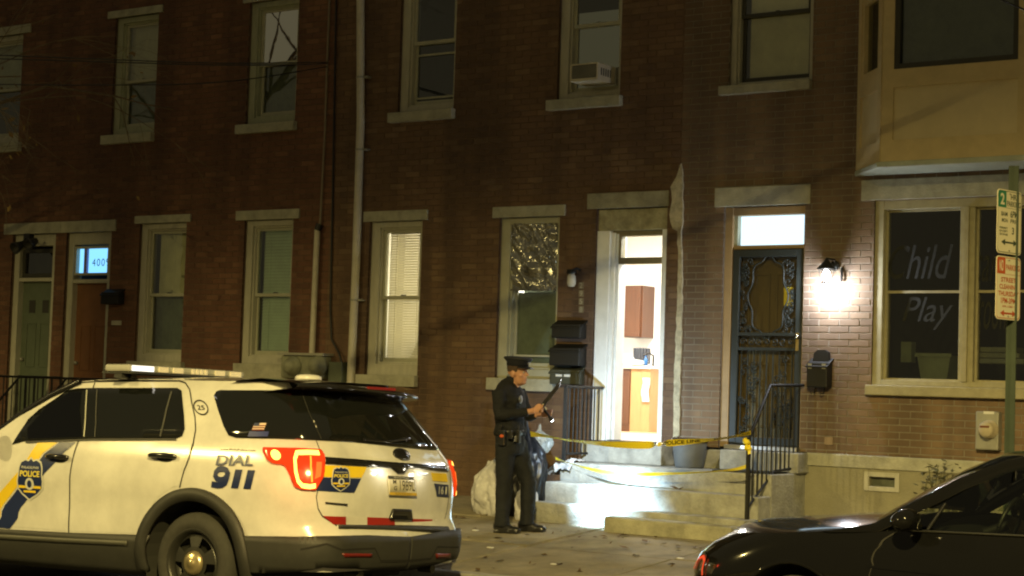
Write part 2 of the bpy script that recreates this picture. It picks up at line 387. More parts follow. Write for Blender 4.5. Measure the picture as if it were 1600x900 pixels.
def room(house, x0, x1, z0, z1, y1=3.0, m='room_dark', y0=.301):
    mb = MB(); mb.quad((x0, y0, z0), (x1, y0, z0), (x1, y1, z0), (x0, y1, z0)); mb.quad((x0, y0, z1), (x0, y1, z1), (x1, y1, z1), (x1, y0, z1))
    mb.quad((x0, y1, z0), (x1, y1, z0), (x1, y1, z1), (x0, y1, z1)); mb.quad((x0, y0, z0), (x0, y1, z0), (x0, y1, z1), (x0, y0, z1)); mb.quad((x1, y0, z0), (x1, y0, z1), (x1, y1, z1), (x1, y1, z0))
    return mb.build('interior', M[m] if isinstance(m, str) else m, house, norm=False)

ZT = 8.2
H1 = thing('row_house', (-20.5, 0, .5), 'red brick row house at the left edge with a grey-green door under twin lamps', 'house')
H2 = thing('row_house', (-16.2, 0, .5), 'red brick row house with a brown door under a glowing blue transom', 'house')
H3 = thing('row_house', (-11.4, 0, .5), 'brown brick row house with its front door open onto a lit kitchen', 'house')
H4 = thing('row_house', (-5.6, 0, .5), 'brick row house with cream bay window and barred iron storm door', 'house')
for h in (H1, H2, H3, H4): h.location = (0, 0, 0)
B12, B23, B34 = -18.54, -13.857, -9.13
M['shade_tan'] = mat('shade_tan', (.62,.62,.42), .8, var=.12, scale=5)
M['shade_olive'] = mat('shade_olive', (.42,.45,.28), .8, var=.2, scale=6)
M['curtain_dark'] = mat('curtain_dark', (.15,.19,.13), .8, var=.3, scale=5)
M['blind_green'] = mat('blind_green', (.62,.78,.62), .5, var=.08)
M['blind_white'] = mat('blind_white', (.66,.62,.47), .5, var=.05)
# ---- house 1
ops1 = [(-20.407, -19.5, 4.90, 6.40), (-19.509, -18.645, .60, 3.637), (-22.2, -21.4, 1.95, 3.69)]
wall(H1, -23, B12, .3, ZT, ops1, M['brick_red'], M['mortar_dark'])
wo, q = sash_window(H1, -20.407, -19.5, 4.90, 6.40, 5.66, sill=(-20.49, -19.42, 4.77, 4.90), glass='glass')
shade(wo, q[0], q[1], 5.68, q[3], M['shade_olive'])
wo, q = sash_window(H1, -22.2, -21.4, 1.96, 3.69, 2.80, sill=(-22.3, -21.3, 1.84, 1.96)); shade(wo, q[0], q[1], q[2], q[3], M['shade_olive'])
lintel(H1, -20.5, -19.34, 6.40, 6.52); lintel(H1, -22.3, -21.3, 3.69, 3.81)
lintel(H1, -19.684, B12-.002, 3.637, 3.786)
room(H1, -22.9, B12-.05, .5, 4.2); room(H1, -22.9, B12-.05, 4.3, ZT)
# ---- house 2
ops2 = [(-18.431, -17.574, .60, 3.637), (-17.053, -16.217, 1.96, 3.719), (-15.223, -14.43, 1.965, 3.711), (-17.672, -16.875, 4.888, 6.439), (-15.284, -14.473, 4.888, 6.41)]
wall(H2, B12, B23, .3, ZT, ops2, M['brick_red'], M['mortar_dark'])
lintel(H2, B12+.002, -17.487, 3.637, 3.786)
lintel(H2, -17.137, -16.138, 3.719, 3.818); lintel(H2, -15.363, -14.327, 3.711, 3.829); lintel(H2, -17.813, -16.798, 6.439, 6.535); lintel(H2, -15.39, -14.37, 6.41, 6.515)
wo, q = sash_window(H2, -17.053, -16.217, 1.96, 3.719, 2.811, sill=(-17.12, -16.15, 1.80, 1.96), label='tall ground floor window with a pale shade drawn behind its upper sash')
shade(wo, q[0]+.08, q[1], 2.83, q[3], M['shade_tan']); shade(wo, q[0]+.02, q[1], q[2], 2.80, M['curtain_dark'], y=.21, name='curtain')
wo, q = sash_window(H2, -15.223, -14.43, 1.965, 3.711, 2.804, sill=(-15.258, -14.375, 1.79, 1.965), label='ground floor window with green tinted venetian blinds')
blinds(wo, q[0]+.05, q[1], q[2]+.01, q[3], M['blind_green'], pitch=.038, tilt=1.1)
wo, q = sash_window(H2, -17.672, -16.875, 4.888, 6.439, 5.60, wood='wood_green', sill=(-17.791, -16.862, 4.77, 4.888)); shade(wo, q[0], q[1], 5.62, q[3], M['shade_tan']); shade(wo, q[0], q[1], q[2], 5.60, M['curtain_dark'], y=.21, name='curtain')
wo, q = sash_window(H2, -15.284, -14.473, 4.888, 6.41, 5.64, wood='wood_green', sill=(-15.39, -14.431, 4.775, 4.888)); shade(wo, q[0]+.05, q[1], 5.66, q[3], M['shade_tan']); shade(wo, q[0], q[1], q[2], 5.62, M['curtain_dark'], y=.21, name='curtain')
room(H2, B12+.05, B23-.05, .5, 4.2); room(H2, B12+.05, B23-.05, 4.3, ZT)
# ---- house 3
ops3 = [(-13.243, -12.475, 1.872, 3.64), (-11.399, -10.607, 1.876, 3.632), (-10.142, -9.278, 1.04, 3.693), (-12.894, -12.09, 4.887, 6.45), (-10.695, -9.898, 4.888, 6.45)]
wall(H3, B23, B34, .3, ZT, ops3, M['brick_brown'], M['mortar_dark'])
lintel(H3, -13.336, -12.396, 3.64, 3.759); lintel(H3, -11.488, -10.534, 3.632, 3.753); lintel(H3, -10.254, -9.258, 3.693, 3.857, 'stone_dirty')
lintel(H3, -13.0, -12.0, 6.45, 6.56); lintel(H3, -10.8, -9.8, 6.45, 6.56)
W3, q3 = sash_window(H3, -13.243, -12.475, 1.872, 3.64, 2.765, sill=(-13.322, -12.461, 1.745, 1.872), bot=.13, label='window glowing warm through closed white venetian blinds', cas=.12)
blinds(W3, q3[0]+.02, q3[1], q3[2]+.02, q3[3], M['blind_white'], pitch=.03, tilt=1.0)
W4, q4 = sash_window(H3, -11.399, -10.607, 1.876, 3.632, 2.86, sill=(-11.464, -10.59, 1.743, 1.876), wood='sash_light', cas=.12, bot=.1, top_pane=False, label='window with crumpled clear plastic sheet over its upper half')
for (x0, x1, sl) in ((-12.894, -12.09, (-12.987, -12.063, 4.773, 4.887)), (-10.695, -9.898, (-10.792, -9.856, 4.776, 4.888))):
    wo, q = sash_window(H3, x0, x1, 4.888, 6.45, 5.70, sill=sl, sash='sash_light', glass='glass_dark', cas=.11, bot=.07)
    if x0 > -12: U4 = wo; qU4 = q
    else: [MB().box((q[0]+.03, .125, zz), (q[1]-.03, .14, zz+.022)).build('screen_bar', M['sash_light'], wo) for zz in (5.55, 5.05)]
# ---- house 4
ops4 = [(-8.617, -7.719, 1.237, 3.664), (-6.989, -5.10, 1.909, 3.675), (-8.604, -7.679, 4.895, 6.6), (-7.0, -5.3, 4.3, 7.6)]
wall(H4, B34, -2.6, 1.237, ZT, ops4, M['brick_new'], M['mortar_light'])
lintel(H4, -8.721, -7.662, 3.664, 3.86); lintel(H4, -7.124, -4.98, 3.675, 3.874)
lintel(H4, -8.72, -7.6, 6.6, 6.75)
MB().box((-7.635, -.035, 1.11), (-2.6, .1, 1.236)).build('water_table', M['stone'], H4, bevel=.01)
vx0, vx1, vz0, vz1 = P(1352, 740).x, P(1407, 740).x, P(1380, 768).z, P(1380, 738).z
fd = MB()
for a, b, c, d in ((B34, vx0+.05, .3, 1.109), (vx1-.05, -2.6, .3, 1.109), (vx0+.05, vx1-.05, .3, vz0+.04), (vx0+.05, vx1-.05, vz1-.04, 1.109)): fd.box((a, -.012 if a > B34 else -.0125, c), (b, .25, d))
fd.build('foundation', M['stucco'], H4)
v = MB(); frame_rect(v, vx0, vx1, vz0, vz1, .045, -.03, .05); vo = v.build('cellar_window', M['wood_cream'], H4, bevel=.004)
v = MB(); MB().quad((vx0+.04, .04, vz0+.04), (vx1-.04, .04, vz0+.04), (vx1-.04, .04, vz1-.04), (vx0+.04, .04, vz1-.04)).build('pane', mat('dusty_glass', (.10,.11,.08), .35, var=.3, scale=10), vo)
wo, q = sash_window(H4, -8.604, -7.679, 4.895, 6.6, 5.62, sill=(-8.685, -7.674, 4.80, 4.893), wood='wood_cream', sash='sash_dark', cas=.06, bot=.02, label='upper window with a drawn tan roller shade')
shade(wo, q[0]+.06, q[1], q[2]+.03, q[3], M['shade_tan'])
room(H4, B34+.05, -7.3, 1.2, 4.2); room(H4, B34+.05, -2.7, 4.25, ZT)
room(H4, -7.25, -2.7, 1.2, 4.2, y1=4, m='room_dark')
# next house to the right, outside the frame
H5 = thing('row_house', (0, 0, 0), 'brown brick row house to the right of the shop window, outside the frame', 'house')
wall(H5, -2.6, 8.0, .3, ZT, [(-1.6, -.8, 1.95, 3.69), (.6, 1.4, 1.95, 3.69), (-1.6, -.8, 4.89, 6.42), (.6, 1.4, 4.89, 6.42)], M['brick_brown'], M['mortar_dark'], nkeep=0)
for xx in (-1.6, .6):
    for z0_, z1_ in ((1.95, 3.69), (4.89, 6.42)):
        wo, q = sash_window(H5, xx, xx+.8, z0_, z1_, (z0_+z1_)/2, sill=(xx-.08, xx+.88, z0_-.12, z0_)); shade(wo, q[0], q[1], q[2], q[3], M['shade_olive']); lintel(H5, xx-.08, xx+.88, z1_, z1_+.12)
room(H5, -2.5, 7.9, .5, ZT)
# storefront
sf = MB(); X0, X1, Z0, Z1 = -6.989, -5.10, 1.909, 3.675
sf.box((X0, .02, Z0), (X0+.09, .2, Z1)); sf.box((X1-.09, .02, Z0), (X1, .2, Z1)); sf.box((X0+.09, .02, Z1-.09), (X1-.09, .2, Z1)); sf.box((X0+.09, .02, Z0), (X1-.09, .2, Z0+.05))
mx0, mx1 = P(1497, 450).x, P(1520, 450).x; sf.box((mx0, .03, Z0+.05), (mx1, .2, Z1-.09)); sf.box((mx0+.04, .0, Z0+.05), (mx1-.05, .03, Z1-.09))
M['shop_frame'] = mat('shop_frame', (.36,.33,.20), .6, var=.15, scale=10, bump=.2); SF = sf.build('shop_window', M['shop_frame'], H4, bevel=.004); SF['label'] = 'wide two-bay shop window with faded lettering on dark glass'
MB().box((-7.02, -.08, 1.811), (-5.0, .15, 1.908)).build('sill', M['shop_frame'], SF, bevel=.01)
zm = P(1430, 455).z
for a, b in ((X0+.09, mx0), (mx1, X1-.09)):
    MB().quad((a, .10, zm), (b, .10, zm), (b, .10, Z1-.09), (a, .10, Z1-.09)).build('pane', M['glass_dark'], SF)
    MB().quad((a, .12, Z0+.05), (b, .12, Z0+.05), (b, .12, zm), (a, .12, zm)).build('pane', M['glass_dark'], SF)
    s = MB(); s.box((a, .09, zm-.012), (b, .135, zm+.012)); frame_rect(s, a, b, Z0+.05, Z1-.09, .02, .085, .13); s.build('sash', M['shop_frame'], SF)
M['letter_faint'] = mat('letter_faint', (.011,.013,.011), .7, var=.3, scale=20)
def wall_text(s, px0, px1, py0, py1, y, m, parent, name='lettering', bold=0, outline=False):
    a = P(px0, (py0+py1)/2, y); b = P(px1, (py0+py1)/2, y); h = P((px0+px1)/2, py0, y).z-P((px0+px1)/2, py1, y).z
    mb = MB(); text_on(mb, s, ((a.x+b.x)/2, y, P((px0+px1)/2, (py0+py1)/2, y).z), (1, 0, 0), (0, 0, 1), b.x-a.x, h, bold, .35)
    return mb.build(name, m, parent, norm=False)
for s, a, b, c, d in (('Child', 1388, 1489, 382, 436), ('care', 1523, 1572, 398, 440), ('Play', 1410, 1489, 464, 515), ('room', 1527, 1580, 470, 515)):
    mt = M['letter_faint']; h = wall_text(s, a, b, c, d, .098 if c < 440 else .118, mt, SF)
# things behind the shop glass
def pbox(px0, px1, py0, py1, y, d): 
    a = P(px0, py1, y); b = P(px1, py0, y); return (a.x, y, a.z), (b.x, y+d, b.z)
bk = MB(); a, b = pbox(1433, 1486, 555, 594, .42, .3)
bk.add([(a[0]+.04,.42,a[2]),(b[0]-.04,.42,a[2]),(b[0]-.04,.7,a[2]),(a[0]+.04,.7,a[2]),(a[0],.40,b[2]),(b[0],.40,b[2]),(b[0],.74,b[2]),(a[0],.74,b[2])],[(0,3,2,1),(0,1,5,4),(1,2,6,5),(2,3,7,6),(3,0,4,7)])
bk.box((a[0]-.015, .385, b[2]-.02), (b[0]+.015, .40, b[2]+.015))
bb = bk.build('toy_bin', mat('bin_cream', (.42,.42,.30), .6)); tag(bb, 'pale open toy bin behind the left pane of the shop window', 'bin')
px = MB(); a, b = pbox(1407, 1424, 534, 566, .36, .12); px.box(a, b); tag(px.build('carton', mat('carton', (.32,.32,.22), .7), bevel=.004), 'narrow pale carton standing left of the toy bin in the shop window', 'carton')
px = MB()
for i in range(3):
    a, b = pbox(1528, 1600, 560-i*9, 568-i*9+0, .36, .3); px.box((a[0], .36+.02*i, a[2]-.0), (b[0]-.05*i, .66, a[2]+.05))
tag(px.build('folded_mat', mat('mat_tan', (.40,.36,.24), .7), bevel=.01), 'stack of folded tan mats behind the right pane of the shop window', 'mats')
tag(MB().box((-6.95, .301, 1.80), (-5.12, 1.1, 1.965)).build('display_shelf', M['room_dark']), 'dark display shelf inside the shop window carrying the toy bin', 'shelf')
# ------------------------------------------------------------------ far-left pair of doors
M['door_green'] = mat('door_green', (.12,.15,.10), .55, var=.12)
M['door_brown'] = mat('door_brown', (.20,.09,.04), .6, var=.15)
M['glow_blue'] = emit_mat('glow_blue', (.22,.60,1.0), 1.5)
M['glow_white'] = emit_mat('glow_white', (.66,.88,1.0), 1.5)
def plain_door(house, x0, x1, z0, z1, ztr, wood, dm, label, lites=True):
    w = MB(); frame_rect(w, x0, x1, z0, z1, .10, .05, .2, wb=.0, wt=.16)
    w.box((x0+.10, .06, ztr), (x1-.10, .2, ztr+.05))
    fr = w.build('door_frame', M[wood], house, bevel=.004)
    d = MB(); d.box((x0+.10, .14, z0), (x1-.10, .19, ztr))
    pw = (x1-x0-.2)
    do = d.build('door', dm, house); do['label'] = label
    for k in (0, 1):
        cx = x0+.10+pw*(.3+.4*k)
        if lites: MB().box((cx-.06, .134, ztr-.42), (cx+.06, .14, ztr-.25)).build('lite', M['sash_dark'], do)
        for zz0, zz1 in ((ztr-1.15, ztr-.55), (z0+.2, ztr-1.3)):
            m_ = MB(); frame_rect(m_, cx-pw*.15, cx+pw*.15, zz0, zz1, .02, .128, .14); m_.build('moulding', dm, do, bevel=.004)
    MB().lathe([(0,0),(.02,0),(.026,-.02),(.026,-.04),(.012,-.055),(0,-.055)], (x0+.16, .14, z0+1.05 if z0 > .8 else ztr-1.05), 'y').build('handle', M['grey_metal'], do)
    return fr
fl = plain_door(H1, -19.509, -18.645, .75, 3.637, 3.0, 'wood_cream', M['door_green'], 'grey-green panelled door')
fr = plain_door(H2, -18.431, -17.574, .75, 3.637, 2.97, 'wood_cream', M['door_brown'], 'brown wooden door', lites=False)
# transoms
t = MB(); frame_rect(t, -19.40, -18.745, 3.06, 3.44, .05, .10, .16); to = t.build('transom', M['sash_dark'], H1)
MB().quad((-19.36, .13, 3.1), (-18.78, .13, 3.1), (-18.78, .13, 3.4), (-19.36, .13, 3.4)).build('pane', M['glass_dark'], to)
room(H1, -19.4, -18.72, 3.1, 3.45, y1=.29, y0=.21)
a = P(108, 402); b = P(171, 402); zt, zb_ = P(140, 385).z, P(140, 428).z
t = MB(); frame_rect(t, -18.33, -17.675, zb_-.01, zt+.01, .03, .07, .16); to = t.build('transom', M['sash_light'], H2)
MB().quad((-18.30, .13, zb_+.015), (-17.70, .13, zb_+.015), (-17.70, .13, zt-.015), (-18.30, .13, zt-.015)).build('lit_pane', M['glow_blue'], to)
MB().box((-18.175, .09, zb_+.02), (-18.12, .125, zt-.02)).build('mullion', mat('mullion_violet', (.25,.22,.45), .5), to)
for k, ch in enumerate('4009'):
    mb = MB(); text_on(mb, ch, (-18.02+.088*k, .125, (zt+zb_)/2-.02), (1,0,0), (0,0,1), .065, .10); mb.build('numeral', mat('numeral', (.10,.30,.5), .5), to, norm=False)
# twin flood lamps over the left door
def px3(px, py, y): return P(px, py, y)
tl = thing('flood_lamp', P(42, 378, 0), 'black twin-headed flood lamp, unlit, above the grey-green door', 'lamp')
def rel(o, parent):   # keep world coordinates under an Empty that is not at the origin
    o.parent = parent; o.matrix_parent_inverse = Matrix.Translation(-parent.location); return o
for px_, py_ in ((30, 384), (51, 379)):
    q = P(px_, py_, -.16); mb = MB(); R_ = Matrix.Rotation(.5, 3, 'X'); mb.lathe([(0,.07),(.04,.07),(.06,.0),(.085,-.09),(.08,-.09),(.05,-.02),(0,-.02)], q, 'y', 14, R_)
    rel(mb.build('lamp_head', M['black_plastic'], None), tl)
q = P(42, 372, -.02); rel(MB().box((q.x-.06, -.03, q.z-.06), (q.x+.06, .06, q.z+.06)).tube([q, P(38, 376, -.1), P(30, 382, -.14)], .013).tube([q, P(46, 374, -.1), P(51, 378, -.14)], .013).build('bracket', M['black_plastic'], None, norm=False), tl)

def wallbox(name, label, cat, p, m, depth=.12, extra=None, bev=.012, group=None):
    x0, x1, y0, y1 = p; a = P(x0, (y0+y1)/2); b = P(x1, (y0+y1)/2); zt_, zb2 = P((x0+x1)/2, y0).z, P((x0+x1)/2, y1).z
    o = thing(name, ((a.x+b.x)/2, 0, zb2), label, cat, group)
    rel(MB().box((a.x, -depth, zb2), (b.x, -.001, zt_)).build('body', m, None, bevel=bev), o)
    return o, a.x, b.x, zb2, zt_
def mailbox(label, p, depth=.12, m=None, kind=0):
    m = m or M['black_iron']
    o, x0, x1, z0, z1 = wallbox('mailbox', label, 'mailbox', p, m, depth, group=None)
    lid = MB().add([(x0-.008,-depth-.012,z1-.05),(x1+.008,-depth-.012,z1-.05),(x1+.008,-.002,z1+.03),(x0-.008,-.002,z1+.03),(x0-.008,-depth-.012,z1-.035),(x1+.008,-depth-.012,z1-.035),(x1+.008,-.002,z1+.045),(x0-.008,-.002,z1+.045)], [(0,1,2,3),(4,7,6,5),(0,4,5,1),(1,5,6,2),(2,6,7,3),(3,7,4,0)])
    rel(lid.build('lid', m, None), o); return o, x0, x1, z0, z1
mailbox('black mailbox on the brick to the right of the brown door', (168, 195, 457, 476))
wallbox('number_plate', 'small cream number plate below the mailbox by the brown door', 'plaque', (175, 190, 501, 508), M['wood_cream'], .01, bev=0)
mailbox('black mailbox by the open door, topmost of the three', (872, 917, 507, 529), .13)
mailbox('black mailbox by the open door, middle of the three, bulging with mail', (870, 917, 544, 572), .15)
o, x0, x1, z0, z1 = mailbox('dark mailbox by the open door, lowest of the three, with two pale labels', (868, 914, 578, 601), .12, mat('box_greenish', (.05,.055,.04), .5))
for k in (.22, .5): rel(MB().box((x0+(x1-x0)*k, -.124, z1-.075), (x0+(x1-x0)*k+.08, -.1201, z1-.05)).build('sticker', M['white_paint'], None), o)
# jar light left of the open door
jl = thing('wall_light', P(893, 433, 0), 'small jar-shaped wall light, unlit, beside the open door', 'lamp')
q = P(893, 436, -.10); rel(MB().lathe([(0,.10),(.05,.10),(.055,.06),(.035,.055),(0,.055)], (q.x, -.10, q.z), 'z', 14).tube([(q.x, -.1, q.z+.09), (q.x+.03, -.05, q.z+.12), (q.x+.04, 0, q.z+.1)], .012).build('cap', M['black_iron'], None), jl)
rel(MB().lathe([(.03,.055),(.045,.03),(.048,-.05),(.035,-.08),(0,-.085)], (q.x, -.10, q.z), 'z', 14).build('glass_jar', mat('frosted', (.6,.6,.55), .25, var=.1), None), jl)
# house number, vertical
hn = thing('house_number', P(909, 485, 0), 'faded vertical house number tiles beside the open door', 'number')
for k, ch in enumerate('2958'):
    c = P(908.5, 446+k*12.5, 0); m_ = MB(); m_.box((c.x-.03, -.008, c.z-.036), (c.x+.03, 0, c.z+.036)); t_ = rel(m_.build('tile', mat('tile_tan', (.20,.16,.10), .6), None), hn)
    m_ = MB(); text_on(m_, ch, (c.x, -.0095, c.z), (1,0,0), (0,0,1), .034, .056, .01); rel(m_.build('numeral', M['stone'], None, norm=False), hn)

# ------------------------------------------------------------------ the open door (house 3)
x0, x1 = -10.142, -9.278
M['jamb_white'] = mat('jamb_white', (.82,.85,.86), .45, var=.07, scale=7)
M['board_old'] = mat('board_old', (.36,.34,.22), .8, var=.4, scale=9, bump=.5)
zt, ztr = P(985, 359).z, P(985, 402).z
w = MB(); w.box((x0, .03, 1.25), (x0+.16, .2, zt)); w.box((x1-.07, .03, 1.25), (x1, .2, zt)); 
fr3 = w.build('door_frame', M['jamb_white'], H3, bevel=.006)
ti = MB(); ti.box((x0+.16, .06, 1.25), (x0+.205, .22, zt-.02)); ti.box((x0+.205, .10, 1.25), (x0+.235, .25, zt-.02)); ti.box((x1-.09, .09, 1.25), (x1-.07, .22, zt-.02)); ti.build('jamb_moulding', M['jamb_white'], fr3, bevel=.004)
MB().box((x0+.002, .04, zt), (x1-.002, .2, 3.69)).build('board', M['board_old'], fr3, bevel=.01)
tz0, tz1 = P(997, 401).z, P(997, 367).z; zb3 = P(985, 411).z
t = MB(); t.box((x0+.16, .09, zt-.03), (x1-.07, .2, zt)); t.box((x0+.235, .09, tz1), (x1-.09, .18, zt-.03)); t.box((x0+.235, .09, zb3), (x1-.09, .2, tz0)); t.box((x0+.235, .09, tz0), (x0+.265, .18, tz1)); t.build('transom', mat('transom_wood', (.20,.17,.09), .6), fr3)
MB().quad((x0+.26, .14, tz0), (x1-.09, .14, tz0), (x1-.09, .14, tz1), (x0+.26, .14, tz1)).build('pane', glass_mat('glass_clear', (.96,.98,.96), .05), fr3)
MB().box((x0+.20, .02, 1.235), (x1-.07, .3, 1.262)).build('threshold', mat('threshold', (.10,.09,.07), .5), fr3)
dw = MB().box((x1-.135, .30, 1.265), (x1-.09, 1.12, zb3-.01)); door3 = dw.build('door', M['white_paint'], H3, bevel=.004); door3['label'] = 'white front door standing wide open into the room'
for z in (P(1017, 551).z, P(1017, 569).z): MB().lathe([(0,-.05),(.022,-.05),(.03,-.03),(.03,-.018),(.012,-.01),(.012,0),(.03,0)], (x1-.135, .38, z), 'x', 12).build('handle', mat('knob', (.15,.13,.10), .3, metal=.9), door3)
# kitchen behind it
kx0, kx1, kz0, kz1, ky = -12.95, -9.40, 1.25, 3.95, 4.92
M['wall_white'] = mat('wall_white', (.80,.80,.77), .8, var=.03)
mb = MB(); mb.quad((kx0,.301,kz0),(kx1+.25,.301,kz0),(kx1+.25,ky,kz0),(kx0,ky,kz0)); kf = mb.build('kitchen_floor', mat('floor_tan', (.50,.36,.22), .5), H3)
mb = MB(); mb.quad((kx0,.301,kz1),(kx1+.25,.301,kz1),(kx1+.25,ky,kz1),(kx0,ky,kz1)); mb.quad((kx0,ky,kz0),(kx1+.25,ky,kz0),(kx1+.25,ky,kz1),(kx0,ky,kz1)); mb.quad((kx0,.301,kz0),(kx0,ky,kz0),(kx0,ky,kz1),(kx0,.301,kz1)); mb.quad((kx1+.25,.301,kz0),(kx1+.25,ky,kz0),(kx1+.25,ky,kz1),(kx1+.25,.301,kz1))
mb.box((-10.60, .302, kz0), (-10.145, .33, kz1)); mb.box((-12.95, .302, kz0), (-11.42, .33, 1.85)) ; mb.box((-12.40, .302, 1.85), (-11.42, .33, kz1))
mb.box((-11.42, .302, kz0), (-10.60, .33, 1.85)); mb.box((-11.42, .302, 3.66), (-10.60, .33, kz1)); mb.build('kitchen_wall', M['wall_white'], H3, norm=False)
W4X = MB().quad((-11.42, .55, 1.85), (-10.6, .55, 1.85), (-10.6, .55, 3.66), (-11.42, .55, 3.66)).build('drape', M['curtain_dark'], W4, norm=False)
M['cab'] = mat('cabinet_wood', (.10,.038,.014), .4, var=.15, scale=20, stretch=(1,1,.15)); M['pine'] = mat('pine', (.40,.24,.10), .5, var=.1, scale=14, stretch=(1,1,.2))
a, b = P(972, 446, 4.58), P(1001.5, 527, 4.58); cab = thing('wall_cabinet', (a.x, 4.9, b.z), 'cherry wood wall cabinet hanging inside the lit kitchen', 'cabinet')
rel(MB().box((a.x, 4.60, b.z), (b.x, 4.91, a.z)).build('carcass', M['cab'], None, bevel=.004), cab)
m_ = MB(); m_.box((a.x+.004, 4.58, b.z+.01), (b.x-.02, 4.60, a.z-.01)); frame_rect(m_, a.x+.004, b.x-.02, b.z+.01, a.z-.01, .05, 4.565, 4.58); d_ = rel(m_.build('cabinet_door', M['cab'], None, bevel=.004), cab)
M['counter'] = mat('counter', (.62,.60,.55), .35)
ct = thing('kitchen_counter', (-12.4, 4.6, kz0), 'kitchen counter with pale worktop, cherry door and pine end panel', 'counter')
zc = 2.12; a, b, c = P(960, 577, 4.3), P(982, 678, 4.3), P(1020, 678, 4.3)
rel(MB().box((a.x-.05, 4.28, zc-.04), (-11.95, 4.91, zc)).build('worktop', M['counter'], None, bevel=.008), ct)
m_ = MB(); m_.box((a.x-.05, 4.33, kz0), (b.x, 4.90, zc-.041)); frame_rect(m_, a.x-.05, b.x-.01, kz0+.1, zc-.07, .04, 4.315, 4.33); rel(m_.build('cabinet_door', M['cab'], None), ct)
m_ = MB(); m_.box((b.x, 4.325, kz0), (b.x+.16, 4.90, zc-.041)); m_.box((b.x+.165, 4.32, kz0), (-11.97, 4.90, zc-.041)); rel(m_.build('end_panel', M['pine'], None), ct)
tw = MB(); a, b = P(1003, 590, 4.29), P(1014, 628, 4.29)
vs = []; 
for j in range(9):
    for i in range(7): vs.append((a.x+(b.x-a.x)*i/6+.01*math.sin(j), 4.30-.012*math.sin(i*2.2)-.004*j*.3, a.z+(b.z-a.z)*j/8))
tw.add(vs, [(j*7+i, j*7+i+1, (j+1)*7+i+1, (j+1)*7+i) for j in range(8) for i in range(6)], True); tag(tw.build('dish_towel', mat('towel', (.35,.42,.45), .9, var=.4, scale=30, col2=(.75,.75,.7)), norm=False), 'grey-blue dish towel hanging on the pine end panel in the kitchen', 'towel')
rk = thing('dish_rack', P(1003, 560, 4.5), 'dark striped dish rack on the kitchen worktop', 'rack')
for k in range(6):
    c = P(991+k*4.4, 548, 4.55); rel(MB().box((c.x-.009, 4.54, zc+.02), (c.x+.009, 4.60, zc+.24)).build('plate', mat('rack_dark', (.05,.055,.07), .4) if k == 0 else rk.children[0].data.materials[0], None), rk)
c = P(1003, 566, 4.5); rel(MB().box((c.x-.16, 4.42, zc+.001), (c.x+.14, 4.62, zc+.03)).build('tray', M['white_paint'], None), rk)
M['ceramic'] = mat('ceramic', (.75,.76,.76), .25, var=.03)
for px_, r_, h_, lab in ((974, .085, .07, 'white bowl at the left end of the kitchen worktop'), (984, .06, .11, 'small white crock beside the bowl on the kitchen worktop')):
    c = P(px_, 566, 4.42); tag(MB().lathe([(0,0),(r_*.6,0),(r_,h_),(r_*.93,h_),(r_*.55,.01),(0,.01)], (c.x, 4.42, zc+.001), 'z', 18).build('bowl', M['ceramic']), lab, 'bowl')
pd = thing('plate_stack', (P(996, 566, 4.32).x, 4.33, zc), 'loose stack of white plates in front of the dish rack on the worktop', 'plates')
for k in range(4): rel(MB().lathe([(0,0),(.06,.002),(.11,.018),(.108,.022),(.06,.008),(0,.006)], (pd.location.x+.012*(k % 2), 4.35+.008*k, zc+.003+.016*k), 'z', 20, Matrix.Rotation(.05*k, 3, 'Y')).build('plate', M['ceramic'], None), pd)
c = P(1017, 566, 4.36); tag(MB().tube([(c.x, 4.42, zc), (c.x, 4.42, zc+.14), (c.x-.03, 4.36, zc+.17), (c.x-.10, 4.33, zc+.14)], .014).build('tap', M['black_plastic']), 'dark curved tap on the kitchen worktop right of the dish rack', 'tap')
c = P(1010, 566, 4.36); tag(MB().lathe([(0,0),(.028,0),(.028,.08),(.010,.11),(.010,.13),(0,.13)], (c.x, 4.34, zc+.001), 'z', 14).build('bottle', mat('bottle_blue', (.03,.12,.30), .2)), 'small blue bottle in front of the dish rack', 'bottle')
cl = thing('ceiling_light', (-11.4, 2.6, kz1), 'ceiling light fixture inside the bright kitchen', 'lamp')
rel(MB().lathe([(0,0),(.20,0),(.20,-.02),(.16,-.06),(0,-.08)], (-11.4, 2.6, kz1), 'z', 20).build('diffuser', emit_mat('bulb_white', (1,.93,.80), 12), None), cl)
def light(kind, name, loc, energy, col, size=.1, parent=None, **k):
    l = bpy.data.lights.new(name, kind); l.energy = energy; l.color = col
    if kind in ('POINT', 'SPOT'): l.shadow_soft_size = size
    if kind == 'AREA': l.size = size
    for a_, v_ in k.items(): setattr(l, a_, v_)
    o = bpy.data.objects.new(name, l); C.objects.link(o); o.location = loc
    if parent: rel(o, parent)
    return o
light('AREA', 'kitchen_lamp', (-11.4, 2.6, kz1-.10), 300, (1,.95,.86), .5, cl)
light('POINT', 'hall_fill', (-9.52, .80, 3.70), 60, (.95,.97,1), .08)  # fill light with an unseen bulb, added to whiten the door frame and transom
hl = thing('ceiling_light', (-9.52, .80, kz1), 'bare bulb on the ceiling just inside the open front door', 'lamp')
rel(MB().lathe([(0,0),(.05,0),(.05,-.03),(.02,-.05),(.02,-.08)], (-9.52, .80, kz1), 'z', 12).build('socket', M['white_paint'], None), hl)
rel(MB().lathe([(.012,-.08),(.03,-.11),(.03,-.13),(.015,-.155),(0,-.16)], (-9.52, .80, kz1), 'z', 12).build('bulb', emit_mat('bulb_cool', (.95,.97,1), 20), None), hl)
